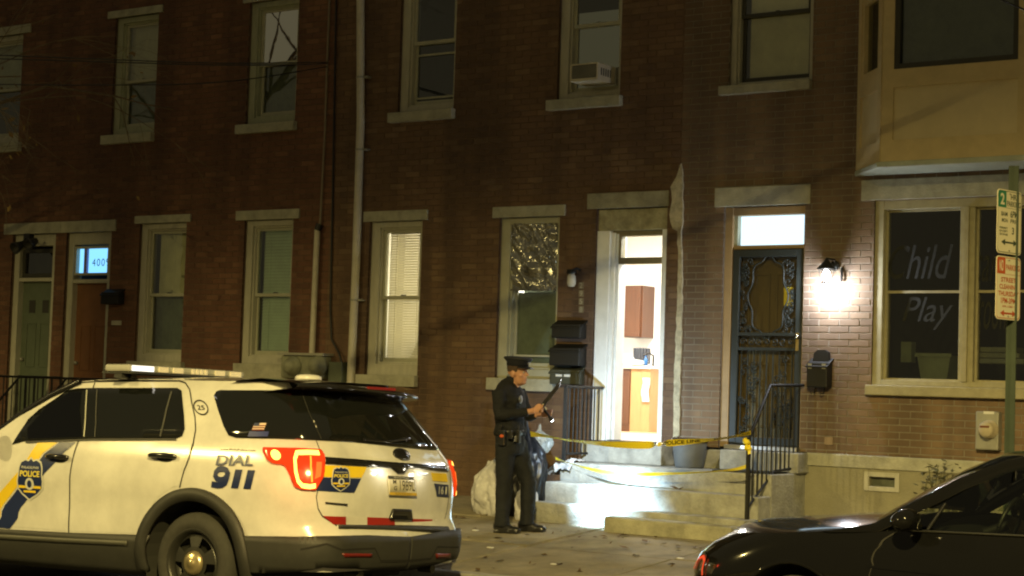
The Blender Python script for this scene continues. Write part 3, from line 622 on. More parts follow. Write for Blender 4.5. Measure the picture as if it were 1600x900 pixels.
# crumpled plastic over window 4
a0, a1, b0, b1 = q4; nx, nz = 46, 60; vs = []
rr = random.Random(3)
import mathutils.noise as mn
for j in range(nz+1):
    for i in range(nx+1):
        x = a0-.02+(a1-a0+.04)*i/nx; z = 2.83+(b1-2.83+.03)*j/nz
        n_ = 1.3*abs(mn.noise(Vector((x*5+z*2, z*3.2, 1.3))))+.55*abs(mn.noise(Vector((x*12+z*7, z*8, 4))))+.12*abs(mn.noise(Vector((x*26, z*22, 7))))
        vs.append((x, .085-.055*n_, z))
pl = MB().add(vs, [(j*(nx+1)+i, j*(nx+1)+i+1, (j+1)*(nx+1)+i+1, (j+1)*(nx+1)+i) for j in range(nz) for i in range(nx)], False)
m_ = mat('plastic_sheet', (.34,.34,.32), .2, metal=.75, var=.5, scale=7, spec=1.0, coat=1)
tag(pl.build('plastic_sheet', m_, norm=False), 'crumpled shiny plastic sheet covering the upper sash by the officer', 'plastic sheet')
sh = MB().box((a0+.03, .17, b0), (a1, .175, 2.82)); s_ = sh.build('shade', M['curtain_dark'], W4)
MB().box((a0+.01, .128, P(830, 557).z), (a1-.01, .14, P(830, 554).z)).build('screen_bar', M['sash_light'], W4)
# room light behind window 3
room(H3, -13.3, -12.42, 1.75, 3.75, y1=.62, m=M['wall_white'])
light('AREA', 'window_lamp', (-12.86, .60, 2.85), 13, (1,.87,.60), .7, None, shape='RECTANGLE', size_y=1.5)
bpy.data.objects['window_lamp'].rotation_euler = (math.radians(-90), 0, 0)
wl = thing('ceiling_light', (-12.86, .55, 3.7), 'lamp glowing behind the white blinds of the lit window', 'lamp')
rel(MB().box((-13.1, .45, 3.70), (-12.6, .6, 3.74)).build('tube', emit_mat('tube_warm', (1,.85,.55), 8), None), wl)
a_, b_ = P(634, 540, .24), P(652, 583, .24)
lm = MB().lathe([(.02,0),(.035,.02),(.06,.16),(.17,.30)], (b_.x-.12, .36, b_.z), 'z', 12); 
cc = MB().add([(a_.x-.05,.27,b_.z),(b_.x+.02,.27,b_.z),(b_.x+.02,.27,a_.z),(b_.x-.04,.27,a_.z+.05),(a_.x-.05,.33,b_.z),(b_.x+.02,.33,b_.z),(b_.x+.02,.33,a_.z),(b_.x-.04,.33,a_.z+.05)], [(0,1,2,3),(7,6,5,4),(0,4,5,1),(1,5,6,2),(2,6,7,3),(3,7,4,0)])
tag(cc.build('cushion', mat('cushion', (.12,.12,.07), .9)), 'dark pointed shape standing behind the blinds of the lit window', 'cushion')

# ------------------------------------------------------------------ barred door (house 4)
x0, x1 = -8.617, -7.719; zs = 1.25
M['frame_brown'] = mat('frame_brown', (.34,.24,.12), .6, var=.15)
t0, t1 = P(1200, 382).z, P(1200, 335).z
w = MB(); w.box((x0, .03, zs), (x0+.09, .2, 3.66)); w.box((x1-.02, .03, zs), (x1, .2, 3.66)); w.box((x0+.09, .04, t1), (x1-.02, .2, 3.66)); w.box((x0+.09, .05, t0-.04), (x1-.02, .2, t0))
fr4 = w.build('door_frame', M['frame_brown'], H4, bevel=.005)
w = MB(); w.box((x0+.09, .06, t0), (x0+.13, .16, t1)); w.build('transom', M['wood_green'], fr4)
MB().quad((x0+.13, .13, t0), (x1-.02, .13, t0), (x1-.02, .13, t1), (x0+.13, .13, t1)).build('lit_pane', M['glow_white'], fr4)
M['door_oak'] = mat('door_oak', (.20,.13,.05), .5, var=.2, scale=12, stretch=(1,1,.2))
dx0, dx1, dz0, dz1 = x0+.095, x1-.02, zs, t0-.045
d = MB(); d.box((dx0, .15, dz0), (dx1, .2, dz1)); dd = d.build('front_door', M['door_oak'], H4); dd['label'] = 'tan wooden front door behind the iron storm door'
for i in (0, 1):
    c0 = dx0+.12+i*.31
    for z0, z1 in ((dz0+.2, dz0+.85), (dz0+1.0, dz0+1.75)):
        m_ = MB(); frame_rect(m_, c0, c0+.25, z0, z1, .025, .135, .15); m_.build('moulding', M['door_oak'], dd, bevel=.005)
M['iron_blue'] = mat('iron_blue', (.017,.023,.021), .55, metal=.1, var=.15)
s = MB(); frame_rect(s, dx0+.005, dx1, dz0+.03, dz1, .075, .03, .075); sd = s.build('storm_door', M['iron_blue'], H4, bevel=.005)
zm1, zm2 = P(1195, 522).z, P(1195, 545).z
s = MB(); s.box((dx0+.08, .035, zm1-.015), (dx1-.075, .07, zm1+.015)); s.box((dx0+.08, .035, zm2-.015), (dx1-.075, .07, zm2+.015)); s.build('rail', M['iron_blue'], sd)
ix0, ix1 = dx0+.08, dx1-.075
# scrolls: three spiral flourishes repeated around an oval opening
def spiral(mb, cx, cz, r, a0_, turns, sgn, th=.006):
    pts = []
    for i in range(16):
        t_ = i/15; w_ = a0_+sgn*turns*2*PI*t_; rr_ = r*(1-.8*t_); pts.append((cx+rr_*math.cos(w_), .05, cz+rr_*math.sin(w_)))
    mb.tube(pts, th, 5)
sc = MB(); oc = P(1197, 463); ox, oz, orx, orz = (ix0+ix1)/2+.0, oc.z, .205, .40
for k in range(1):
    pts = [(ox+orx*math.cos(w_)*(1+.10*math.cos(8*w_)), .05, oz+orz*math.sin(w_)*(1+.05*math.cos(8*w_))) for w_ in np.linspace(0, 2*PI, 65)]
    sc.tube(pts, .009, 5)
sc.build('oval_bar', M['iron_blue'], sd)
rs = random.Random(5); sc = MB(); sc2 = MB()
for k in range(150):
    x = rs.uniform(ix0+.02, ix1-.02); z = rs.uniform(zm1+.03, dz1-.10)
    if ((x-ox)/(orx*1.12))**2+((z-oz)/(orz*1.08))**2 < 1: continue
    spiral(sc, x, z, rs.uniform(.022, .045), rs.uniform(0, 6), rs.uniform(.8, 1.3), rs.choice((-1, 1)), .0065)
for k in range(7): spiral(sc, ix0+.05+k*(ix1-ix0-.1)/6, (zm1+zm2)/2, .04, k, 1.2, (-1)**k)
lowz0 = dz0+.11
for k in range(46):
    side = k % 2; x = rs.uniform(ix0+.02, ix0+.22) if side else rs.uniform(ix1-.22, ix1-.02); z = rs.uniform(lowz0+.05, zm2-.06)
    spiral(sc, x, z, rs.uniform(.025, .05), rs.uniform(0, 6), 1.1, (-1)**k, .006)
o = sc.build('scrollwork', M['iron_blue'], sd); o['kind'] = 'stuff'
for k in range(9):
    x = ix0+(ix1-ix0)*(k+.5)/9; MB().tube([(x, .055, lowz0), (x, .055, zm2-.01)], .007, 6).build('bar', M['iron_blue'], sd)
MB().quad((ix0, .085, lowz0), (ix1, .085, lowz0), (ix1, .085, dz1-.07), (ix0, .085, dz1-.07)).build('pane', glass_mat('storm_glass', (.75,.8,.72), .10), sd)
MB().lathe([(0,0),(.02,0),(.024,-.03),(.012,-.05),(0,-.05)], (dx1-.035, .03, P(1247, 526).z), 'y', 12).build('handle', mat('chrome', (.6,.6,.62), .15, metal=1, var=0), sd)
MB().box((dx1-.06, .02, P(1243, 548).z), (dx1-.03, .03, P(1243, 520).z)).build('lock_plate', mat('brass', (.35,.25,.08), .35, metal=.8), sd)
a, b = P(1225, 478, .078), P(1240, 449, .078); tag(MB().box((a.x, .070, a.z), (b.x, .078, b.z)).build('yellow_notice', mat('notice', (.60,.50,.04), .7)), 'small yellow notice stuck inside the iron storm door', 'notice')
MB().box((dx0, -.06, 1.235), (dx1+.01, .14, 1.275)).build('threshold', mat('alu', (.62,.62,.60), .3, metal=.6), fr4, bevel=.004)
# carriage lamp, lit
cw = P(1293, 415); cl2 = thing('carriage_lamp', (cw.x, 0, cw.z), 'lit black carriage lamp glaring white on the brick beside the barred door', 'lamp')
q = Vector((P(1291, 425, -.14).x, -.14, P(1291, 425, -.14).z))
m_ = MB(); m_.lathe([(0,.14),(.01,.13),(.03,.10),(.065,.06),(.088,.035),(.088,.028),(0,.028)], q, 'z', 12); rel(m_.build('roof', M['black_iron'], None), cl2)
m_ = MB(); m_.lathe([(0,0),(.045,0),(.05,-.01),(.03,-.02),(0,-.02)], (q.x+.03, -.001, q.z+.07), 'y', 14); m_.tube([(q.x+.03, 0, q.z+.08), (q.x+.05, -.07, q.z+.12), (q.x, -.14, q.z+.13)], .011); m_.tube([(q.x+.10, 0, q.z+.05), (q.x+.11, -.03, q.z-.02), (q.x+.105, -.03, q.z-.09)], .014); rel(m_.build('arm', M['black_iron'], None), cl2)
m_ = MB()
for k in range(6):
    w_ = PI/6+k*PI/3; m_.tube([(q.x+.075*math.cos(w_), q.y+.075*math.sin(w_), q.z+.03), (q.x+.05*math.cos(w_), q.y+.05*math.sin(w_), q.z-.10)], .004, 5)
m_.lathe([(0,-.10),(.052,-.10),(.052,-.112),(.02,-.125),(0,-.14)], q, 'z', 12); rel(m_.build('cage', M['black_iron'], None), cl2)
rel(MB().lathe([(.012,.02),(.03,-.01),(.04,-.04),(.034,-.075),(0,-.09)], q, 'z', 14).build('bulb', emit_mat('bulb_lamp', (.9,.95,1), 60), None), cl2)
light('POINT', 'carriage_light', q+Vector((0, -.02, -.15)), 60, (.86,.90,1.0), .045, cl2)
# ornate black mailbox
o, x0_, x1_, z0_, z1_ = mailbox('ornate black iron mailbox on the brick below the carriage lamp', (1269, 1301, 567, 606), .13)
m_ = MB(); m_.prism([(x0_+.03, z1_), (x1_-.01, z1_), (x1_-.02, z1_+.10), (x1_-.06, z1_+.125), (x0_+.08, z1_+.125), (x0_+.04, z1_+.09)], -.06, -.02, lambda u, v, d: (u, d, v)); rel(m_.build('crest', M['black_iron'], None), o)
for x in (x0_+.06, x1_-.06): rel(MB().tube([(x, -.05, z0_), (x, -.07, z0_-.05), (x-.02, -.09, z0_-.06), (x-.03, -.09, z0_-.04)], .006).build('hook', M['black_iron'], None), o)
for x in (x0_+.035, x1_-.035): rel(MB().box((x-.02, -.134, z1_-.06), (x+.02, -.1305, z1_-.01)).build('stud_plate', M['grey_metal'], None), o)
wallbox('wall_vent', 'small pale plate low on the brick right of the iron railing', 'vent', (1289, 1302, 683, 695), mat('vent_tan', (.30,.22,.14), .7), .012, bev=0)

# electric meter
mo, x0_, x1_, z0_, z1_ = wallbox('electric_meter', 'grey electric meter box with round glass dial under the shop window', 'meter', (1530, 1566, 643, 703), M['grey_metal'], .10)
q = P(1543, 671, -.1); m_ = MB(); m_.lathe([(.085,0),(.085,-.02),(.075,-.025),(.07,-.10),(.06,-.115),(0,-.118)], (q.x+.02, -.10, q.z), 'y', 24); rel(m_.build('dial_glass', mat('dial_glass', (.48,.42,.30), .2, var=.1, coat=.6), None), mo)
m_ = MB(); m_.box((q.x-.03, -.22, q.z+.015), (q.x+.06, -.2185, q.z+.035)); rel(m_.build('dial_band', mat('dial_red', (.16,.06,.03), .5), None), mo)
rel(MB().box((q.x-.04, -.103, q.z+.14), (q.x+.06, -.1, q.z+.165)).build('nameplate', M['white_paint'], None), mo)
# double meter between houses 2 and 3
M['meter_grey'] = mat('meter_grey', (.24,.25,.18), .6, var=.3, scale=8)
dm_, x0_, x1_, z0_, z1_ = wallbox('double_meter', 'grey double meter box with two round domes over the police car roof', 'meter', (452, 519, 556, 592), M['meter_grey'], .16, bev=.03)
for px_ in (459, 499):
    q = P(px_, 572, -.16); rel(MB().lathe([(.12,0),(.12,-.03),(.095,-.04),(.085,-.10),(.05,-.125),(0,-.13)], (q.x, -.16, q.z), 'y', 24).build('dome', M['meter_grey'], None), dm_)
rel(MB().box((x0_-.02, -.19, z1_), (x1_+.02, 0, z1_+.03)).build('hood', M['grey_metal'], None), dm_)
wallbox('utility_cabinet', 'dark green utility cabinet between the double meter and the downspout', 'cabinet', (524, 545, 566, 640), mat('cab_green', (.10,.12,.08), .6), .14)
# pipes
pp = thing('downspout', P(555, 350, -.06), 'pale downspout running down between the houses, right of the thin conduit', 'downspout')
rel(MB().tube([P(565, -120, -.06), P(563.3, 0, -.06), P(563.5, 190, -.06), P(556, 420, -.06), P(547.5, 610, -.06), P(543, 800, -.06)], .048, 12).build('pipe', M['pipe_white'], None), pp)
for py_ in (121, 234, 469): 
    x = np.interp(py_, [0, 190, 420, 610], [563.3, 563.5, 556, 547.5]); q = P(x, py_, -.06); rel(MB().tube([q+Vector((0,0,-.012)), q+Vector((0,0,.012))], .053, 12).box((q.x+.04, -.07, q.z-.01), (q.x+.11, 0, q.z+.01)).build('strap', M['grey_metal'], None), pp)
cp = thing('conduit', P(490, 450, -.05), 'service conduit rising from the double meter up the red brick wall', 'conduit')
rel(MB().tube([P(496, 357, -.06), P(491, 470, -.06), P(487.5, 552, -.06)], .036, 10).build('conduit_pipe', M['pipe_white'], None), cp)
rel(MB().tube([P(518, -100, -.03), P(515, 0, -.03), P(511, 100, -.03), P(508, 200, -.03), P(500, 355, -.04)], .014, 8).build('cable', mat('cable_tan', (.24,.20,.14), .7), None), cp)
rel(MB().tube([P(499.5, 350, -.05), P(496, 360, -.06)], .042, 10).build('collar', M['black_plastic'], None), cp)
bc = MB().tube([P(527, -80, -.02), P(524, 60, -.02), P(520, 300, -.02), P(516, 480, -.02), P(518, 530, -.03), P(530, 552, -.05), P(534, 566, -.06)], .013, 6).build('cable', M['black_plastic']); tag(bc, 'black cable looping down the brick to the utility cabinet', 'cable')

# AC unit in upper window
a, b = P(890, 128, -.25), P(930, 97, -.25); ac = thing('air_conditioner', (a.x, 0, a.z), 'pale window air conditioner sticking out of the upper window', 'air conditioner')
M['ac_white'] = mat('ac_white', (.62,.58,.46), .5, var=.08)
z0, z1 = a.z, b.z; ax0, ax1 = a.x, P(934, 110, -.25).x
ax0 = max(ax0, qU4[0]+.0)
m_ = MB(); frame_rect(m_, ax0, ax1, z0, z1, .02, -.25, .10, wb=.03, wt=.015); rel(m_.build('housing', M['ac_white'], None, bevel=.006), ac)
rel(MB().box((ax0+.02, -.235, z0+.03), (ax1-.02, .1, z1-.015)).build('coil', M['sash_dark'], None), ac)
m_ = MB()
for k in range(14):
    z = z0+.04+k*(z1-z0-.06)/14; m_.box((ax0+.02, -.242, z), (ax1-.02, -.236, z+.004))
o = rel(m_.build('grille', M['grey_metal'], None), ac); o['kind'] = 'stuff'
m_ = MB()
for k in range(5):
    y = -.19+k*.045; m_.box((ax1, y, z0+.06), (ax1+.004, y+.018, z1-.05))
rel(m_.build('louvre', M['sash_dark'], None), ac)
m_ = MB(); m_.box((ax1, .10, z0), (qU4[1], .12, z1)); 
for k in range(4): m_.box((ax1+.02+k*(qU4[1]-ax1-.03)/4, .09, z0+.01), (ax1+.03+k*(qU4[1]-ax1-.03)/4, .10, z1-.01))
rel(m_.build('side_panel', M['grey_metal'], None), ac)

# ------------------------------------------------------------------ bay window (part of house 4)
M['bay_cream'] = mat('bay_cream', (.62,.53,.32), .6, var=.08, scale=3)
M['bay_trim'] = mat('bay_trim', (.58,.47,.25), .6, var=.1)
M['bay_under'] = mat('bay_under', (.40,.44,.36), .5, var=.15)
bxa, bxb = -7.165, -4.86; d = .5; cL, cR = bxa+.455, bxb-.455; zb = 3.97; ztp = 7.6
pl_ = [(bxa, -.01), (cL, -d), (cR, -d), (bxb, -.01)]
def bayseg(k):
    (x0, y0), (x1, y1) = pl_[k], pl_[k+1]; L = math.hypot(x1-x0, y1-y0); ux = Vector(((x1-x0)/L, (y1-y0)/L, 0)); n = Vector((ux.y, -ux.x, 0)); return Vector((x0, y0, 0)), ux, n, L
bay = MB()
for k in range(3):
    o_, ux, n, L = bayseg(k); bay.quad(o_+Vector((0,0,zb)), o_+ux*L+Vector((0,0,zb)), o_+ux*L+Vector((0,0,4.83)), o_+Vector((0,0,4.83)))
bay.add([(x, y, zb) for x, y in pl_], [(0, 1, 2, 3)])
BAY = bay.build('bay_window', M['bay_cream'], H4, norm=False); BAY['label'] = 'cream panelled bay window overhanging the shop window'
def on(o_, ux, n, mb, u0_, u1_, z0, z1, d0, d1):
    a_ = [o_+ux*u+n*dd+Vector((0,0,z)) for dd in (d0, d1) for u, z in ((u0_, z0), (u1_, z0), (u1_, z1), (u0_, z1))]
    mb.add(a_, [(0,1,2,3),(7,6,5,4),(0,4,5,1),(1,5,6,2),(2,6,7,3),(3,7,4,0)])
for k in range(3):
    o_, ux, n, L = bayseg(k); t_ = MB(); st = .11 if k == 1 else .09
    zp0, zp1 = 4.17, 4.66; zw0 = 4.83
    for u0_, u1_, a_, b_ in ((0, st, zb, ztp), (L-st, L, zb, ztp), (st, L-st, zb, zp0), (st, L-st, zp1, zw0+.0)):
        on(o_, ux, n, t_, u0_, u1_, a_, b_, -.0, .022)
    on(o_, ux, n, t_, st, L-st, 6.35, ztp, 0, .022)
    t_.build('trim', M['bay_trim'], BAY)
    w_ = MB()
    for u0_, u1_, a_, b_ in ((st, st+.05, zw0, 6.35), (L-st-.05, L-st, zw0, 6.35), (st+.05, L-st-.05, zw0, zw0+.05), (st+.05, L-st-.05, 6.3, 6.35), (st+.05, L-st-.05, 5.55, 5.60)): on(o_, ux, n, w_, u0_, u1_, a_, b_, -.05, .01)
    w_.build('sash', M['sash_dark'] if k else M['bay_trim'], BAY)
    g_ = MB(); q_ = [o_+ux*u-n*.03+Vector((0,0,z)) for u, z in ((st, zw0), (L-st, zw0), (L-st, 6.35), (st, 6.35))]; g_.quad(*q_); g_.build('pane', M['glass_dark'], BAY)
    g_ = MB(); q_ = [o_+ux*u-n*.08+Vector((0,0,z)) for u, z in ((st, zw0), (L-st, zw0), (L-st, 6.35), (st, 6.35))]; g_.quad(*q_); g_.build('shade', M['curtain_dark'] if k == 0 else M['shade_olive'], BAY)
m_ = MB(); off_ = .05
pts_o = [(bxa-.04, -.0), (cL-.03, -d-.05), (cR+.03, -d-.05), (bxb+.04, 0)]
m_.prism(pts_o, zb-.055, zb-.001, lambda u, v, dd: (u, v, dd)); m_.build('base_moulding', M['bay_under'], BAY, bevel=.012)
m_ = MB(); m_.prism([(x*1.0, y) for x, y in [(bxa, 0), (cL, -d+.04), (cR, -d+.04), (bxb, 0)]], ztp, ztp+.25, lambda u, v, dd: (u, v, dd)); m_.build('cornice', M['bay_trim'], BAY)
# plaster scar between houses 3 and 4
sc_px = [(1066,256),(1069,270),(1068,300),(1069,345),(1066,360),(1068,420),(1067,520),(1064,600),(1063,680),(1053,684),(1055,640),(1054,600),(1058,520),(1060,470),(1061,400),(1060,362),(1052,358),(1048,335),(1052,312),(1050,292),(1058,276)]
def scar(px_list, d0, d1, m, name):
    rp = []; rr_ = random.Random(9)
    for (a, b), (c_, d_) in zip(px_list, px_list[1:]+px_list[:1]):
        n_ = max(1, int(math.hypot(c_-a, d_-b)/9))
        for k in range(n_): rp.append((a+(c_-a)*k/n_+rr_.uniform(-.9, .9), b+(d_-b)*k/n_+rr_.uniform(-.9, .9)))
    pw = [P(a, b) for a, b in rp]; res = delaunay_2d_cdt([Vector((p.x, p.z)) for p in pw], [], [list(range(len(pw)))], 1, 1e-5)
    vs_ = [(v.x, d1-.006*random.random(), v.y) for v in res[0]]; m_ = MB(); m_.add(vs_, res[2])
    o = m_.build(name, m, H3); md = o.modifiers.new('s', 'SOLIDIFY'); md.thickness = .02; md.offset = 0; return o
o = scar(sc_px, 0, -.012, mat('plaster', (.46,.42,.30), .95, var=.35, scale=14, bump=1, bscale=30), 'plaster_patch'); o['label'] = 'rough pale mortar scar running down the party wall line'
scar([(1063,258),(1066,420),(1060,690),(1057,690),(1063,420),(1061,258)], 0, -.004, M['mortar_light'], 'joint')
# cornices (above the frame)
for h, a, b in ((H1, -23, B12), (H2, B12, B23), (H3, B23, B34), (H4, B34, -2.6), (H5, -2.6, 8.0)):
    MB().box((a+.002, -.35, ZT), (b-.002, .3, ZT+.35)).build('cornice', M['wood_green'], h)
    MB().box((a+.002, .3, ZT-.1), (b-.002, 9, ZT)).build('roof', M['room_dark'], h)
MB().box((-23.0, .302, .3), (-22.95, 9, ZT-.1)).build('side_wall', M['mortar_dark'], H1); MB().box((7.95, .302, .3), (8.0, 9, ZT-.1)).build('side_wall', M['mortar_dark'], H5)
# ------------------------------------------------------------------ street lamps (outside the frame, they light the scene)
def street_lamp(x, y, z, watts, label, arm, col=(1,.77,.27), size=.03):
    zg = rz(y)+.12; t = thing('street_lamp', (x-arm[0], y-arm[1], zg), label, 'street lamp', 'street lamps across the road')
    b = Vector((x-arm[0], y-arm[1], zg)); hd = Vector((x, y, z))
    rel(MB().lathe([(.13,0),(.13,.25),(.09,.35),(.075,2),(.05,z-zg-.3)], b, 'z', 12).build('pole', M['grey_metal'], None), t)
    rel(MB().tube([b+Vector((0,0,z-zg-.35)), b+Vector((arm[0]*.3, arm[1]*.3, z-zg+.1)), hd+Vector((0,0,.12))], .035).build('arm', M['grey_metal'], None), t)
    rel(MB().lathe([(0,.16),(.10,.15),(.17,.08),(.19,.04),(.185,.04),(.0,.045)], hd, 'z', 16).build('head', M['grey_metal'], None), t)
    rel(MB().lathe([(0,.03),(.14,.03),(.13,0),(.0,-.01)], hd+Vector((0,0,.005)), 'z', 16).build('lens', emit_mat('sodium', col, 30), None), t)
    light('SPOT', 'street_light', hd-Vector((0,0,.05)), watts, col, size, t, spot_size=math.radians(165), spot_blend=.35)
street_lamp(-1.5, -14.2, 6.9, 8200, 'sodium street lamp on the near kerb to the right, lighting the house fronts', (.8, 2.9))
street_lamp(-17.5, -15.0, 6.9, 3300, 'weaker sodium street lamp on the near kerb to the far left', (0, -1.0))

# ------------------------------------------------------------------ stoop
st = thing('concrete_steps', (-9, -.4, .5), 'broad concrete steps and landing shared by the open door and the barred door', 'steps'); 
XL, XR = -10.02, -7.645
def stepbox(x0, x1, y0, y1, z0, z1, name, tilt=0, b=.012, m='concrete'):
    mb = MB(); mb.add([(x0,y0,z0),(x1,y0,z0),(x1,y1,z0),(x0,y1,z0),(x0,y0,z1),(x1,y0,z1-tilt),(x1,y1,z1-tilt),(x0,y1,z1)], [(0,3,2,1),(4,5,6,7),(0,1,5,4),(1,2,6,5),(2,3,7,6),(3,0,4,7)])
    return rel(mb.build(name, M[m], None, bevel=b), st)
stepbox(XL, XR, -.74, -.002, .3, 1.033, 'landing')
stepbox(XL, XR+.001, -1.005, -.741, .3, .846, 'step', .015)
stepbox(XL, XR+.002, -1.265, -1.006, .3, .657, 'step', .03)
sx = P(943, 818, -1.52).x; stepbox(sx, XR+.003, -1.52, -1.266, .3, .585, 'step', .01, .02, 'stone_dirty')
stepbox(P(908, 712, -.28).x, P(1033, 712, -.28).x, -.28, -.002, 1.034, 1.235, 'door_block'); stepbox(P(1124, 717, -.25).x, P(1247, 717, -.25).x, -.25, -.002, 1.034, 1.23, 'door_block')
MB().box((-8.30, -.70, 1.0335), (-7.70, -.30, 1.048)).build('door_mat', mat('mat_black', (.02,.025,.03), .8), None, bevel=.004)
tag(bpy.data.objects['door_mat'], 'thin black rubber mat on the landing before the barred door', 'mat')
# bin / planter on the landing
c = P(1077, 733, -.33); bn = thing('bucket', (c.x, -.33, 1.034), 'grey tapered planter tub standing on the landing between the two doors', 'tub')
M['tub'] = mat('tub_grey', (.11,.115,.11), .7, var=.15)
rel(MB().lathe([(0,0),(.135,0),(.145,.02),(.175,.27),(.17,.275),(.16,.26),(.0,.25)], (c.x, -.33, 1.034), 'z', 24).build('tub', M['tub'], None), bn)
rel(MB().lathe([(.174,.255),(.185,.26),(.185,.29),(.165,.29),(.165,.27)], (c.x, -.33, 1.034), 'z', 24).build('rim', M['black_plastic'], None), bn)
tag(MB().add([(P(1100,733,-.2).x,-.22,1.034),(P(1118,733,-.2).x,-.22,1.034),(P(1122,700,-.2).x,-.12,1.22),(P(1100,700,-.2).x,-.12,1.22),(P(1100,733,-.2).x,-.1,1.034),(P(1118,733,-.2).x,-.1,1.034),(P(1122,700,-.2).x,-.04,1.22),(P(1100,700,-.2).x,-.04,1.22)],[(0,1,2,3),(7,6,5,4),(0,4,5,1),(1,5,6,2),(2,6,7,3),(3,7,4,0)]).build('stone_block', M['stone_dirty'], None, bevel=.01), 'dirty stone block leaning on the wall behind the planter tub', 'stone')
# railings
def railing(name, label, X, post, top, low, bars, wall_y=-.01):
    t = thing(name, (X, post[0], post[1]), label, 'railing')
    rel(MB().box((X-.016, post[0]-.016, post[1]-.05), (X+.016, post[0]+.016, post[2])).build('post', M['black_iron'], None), t)
    mb = MB(); mb.tube([(X, y, z) for y, z in top], .016, 6); rel(mb.build('top_rail', M['black_iron'], None), t)
    mb = MB(); mb.tube([(X, y, z) for y, z in low], .013, 6); rel(mb.build('lower_rail', M['black_iron'], None), t)
    ty = [p[0] for p in top]; tz_ = [p[1] for p in top]; ly = [p[0] for p in low]; lz = [p[1] for p in low]
    for k in range(1, bars):
        y = top[0][0]+(wall_y-top[0][0])*k/bars; rel(MB().tube([(X, y, np.interp(y, ly, lz)-(.0 if k < bars-1 else .15)), (X, y, np.interp(y, ty, tz_))], .0085, 6).build('bar', M['black_iron'], None), t)
    return t
railing('iron_railing', 'black iron railing right of the steps with police tape tied to its post', -7.69, (-1.13, .66, 1.37), [(-1.13, 1.37), (-.72, 1.87), (-.01, 1.885)], [(-1.13, .73), (-.60, 1.06), (-.01, 1.09)], 12)
railing('iron_railing', 'black iron railing on the left side of the landing, behind the officer', -9.99, (-.72, 1.03, 1.80), [(-.72, 1.80), (-.4, 1.80), (-.01, 1.80)], [(-.72, 1.12), (-.3, 1.12), (-.01, 1.12)], 9)
# far-left stoops
for i, (x, lab) in enumerate(((P(35, 600, -.9).x, 'black iron stoop railing before the grey-green door'), (P(118, 600, -.8).x, 'black iron stoop railing before the brown door'), (P(-12, 590, -.9).x, 'black iron stoop railing cut by the left edge of the photo'))):
    zt_ = P(35, 589, -.9).z; railing('stoop_railing', lab, x, (-1.7, .5, zt_-.75), [(-1.7, zt_-.75), (-.95, zt_), (-.01, zt_)], [(-1.7, zt_-1.4), (-.95, .95), (-.01, .98)], 12)
for x0, x1, lab in ((-20.6, -19.3, 'concrete stoop under the grey-green door, mostly behind the police car'), (-18.9, -17.3, 'concrete stoop under the brown door, mostly behind the police car')):
    pass
s2 = thing('stoop', (-18.6, -.5, .4), 'concrete stoop under the two far-left doors, mostly behind the police car', 'steps')
for i, (y0, z1) in enumerate(((-1.1, .86), (-1.4, .67), (-1.7, .5))): rel(MB().box((-19.9, y0, .2), (-17.4, -.002 if i == 0 else y0+.299, z1)).build('step', M['concrete'], None, bevel=.01), s2)
fp = MB()
for k in range(14):
    x = -19.6+k*.075; fp.tube([(x, -1.12, .9), (x, -1.12, 1.78)], .008, 5)
# front guard of the left stoop seen over the car bonnet
gg = thing('stoop_guard', (-19.1, -1.1, .86), 'low black iron guard with upright bars across the far-left stoop', 'railing')
ga, gb = P(52, 620, -1.08).x, P(94, 620, -1.08).x
ztg = P(60, 589, -1.08).z
rel(MB().tube([(P(28,590,-1.08).x, -1.08, ztg), (gb, -1.08, ztg)], .014, 6).build('top_rail', M['black_iron'], None), gg)
for k in range(6):
    x = P(28,600,-1.08).x+(gb-P(28,600,-1.08).x)*k/5; rel(MB().tube([(x, -1.08, .86), (x, -1.08, ztg)], .009, 6).build('bar', M['black_iron'], None), gg)

# ------------------------------------------------------------------ police tape
def tape_mat():
    m = bpy.data.materials.new('police_tape'); m.use_nodes = True; nt = m.node_tree; b = nt.nodes['Principled BSDF']; b.inputs['Roughness'].default_value = .35
    b.inputs['Base Color'].default_value = (.90,.74,.03, 1); b.inputs['Subsurface Weight'].default_value = 0
    return m
M['tape'] = tape_mat(); M['tape_ink'] = mat('tape_ink', (.01,.01,.01), .5, var=0)
A_, B_ = P(829, 678, -1.80), Vector((-7.70, -1.14, 1.345)); mid = P(1000, 696, -1.50)
tpts = []
ctl = [(829,678,-1.80),(850,681,-1.76),(880,686.5,-1.72),(920,691.5,-1.66),(960,694.5,-1.60),(1000,695.5,-1.55),(1025,694.5,-1.5),(1050,692,-1.45),(1085,689.5,-1.38),(1120,686,-1.29),(1150,681.5,-1.2),(1173,676,-1.14)]
cp_ = [P(*q) for q in ctl]
def cr_spline(p, n):
    out = []; P_ = [p[0]*2-p[1]]+p+[p[-1]*2-p[-2]]
    for i in range(1, len(P_)-2):
        for k in range(n):
            t = k/n; a_, b_, c_, d_ = P_[i-1], P_[i], P_[i+1], P_[i+2]
            out.append(.5*((2*b_)+(c_-a_)*t+(2*a_-5*b_+4*c_-d_)*t*t+(3*b_-a_-3*c_+d_)*t**3))
    return out+[p[-1]]
sp_ = cr_spline(cp_, 14); tp = thing('police_tape', A_, 'yellow police line tape stretched from the officer across the steps to the railing', 'tape')
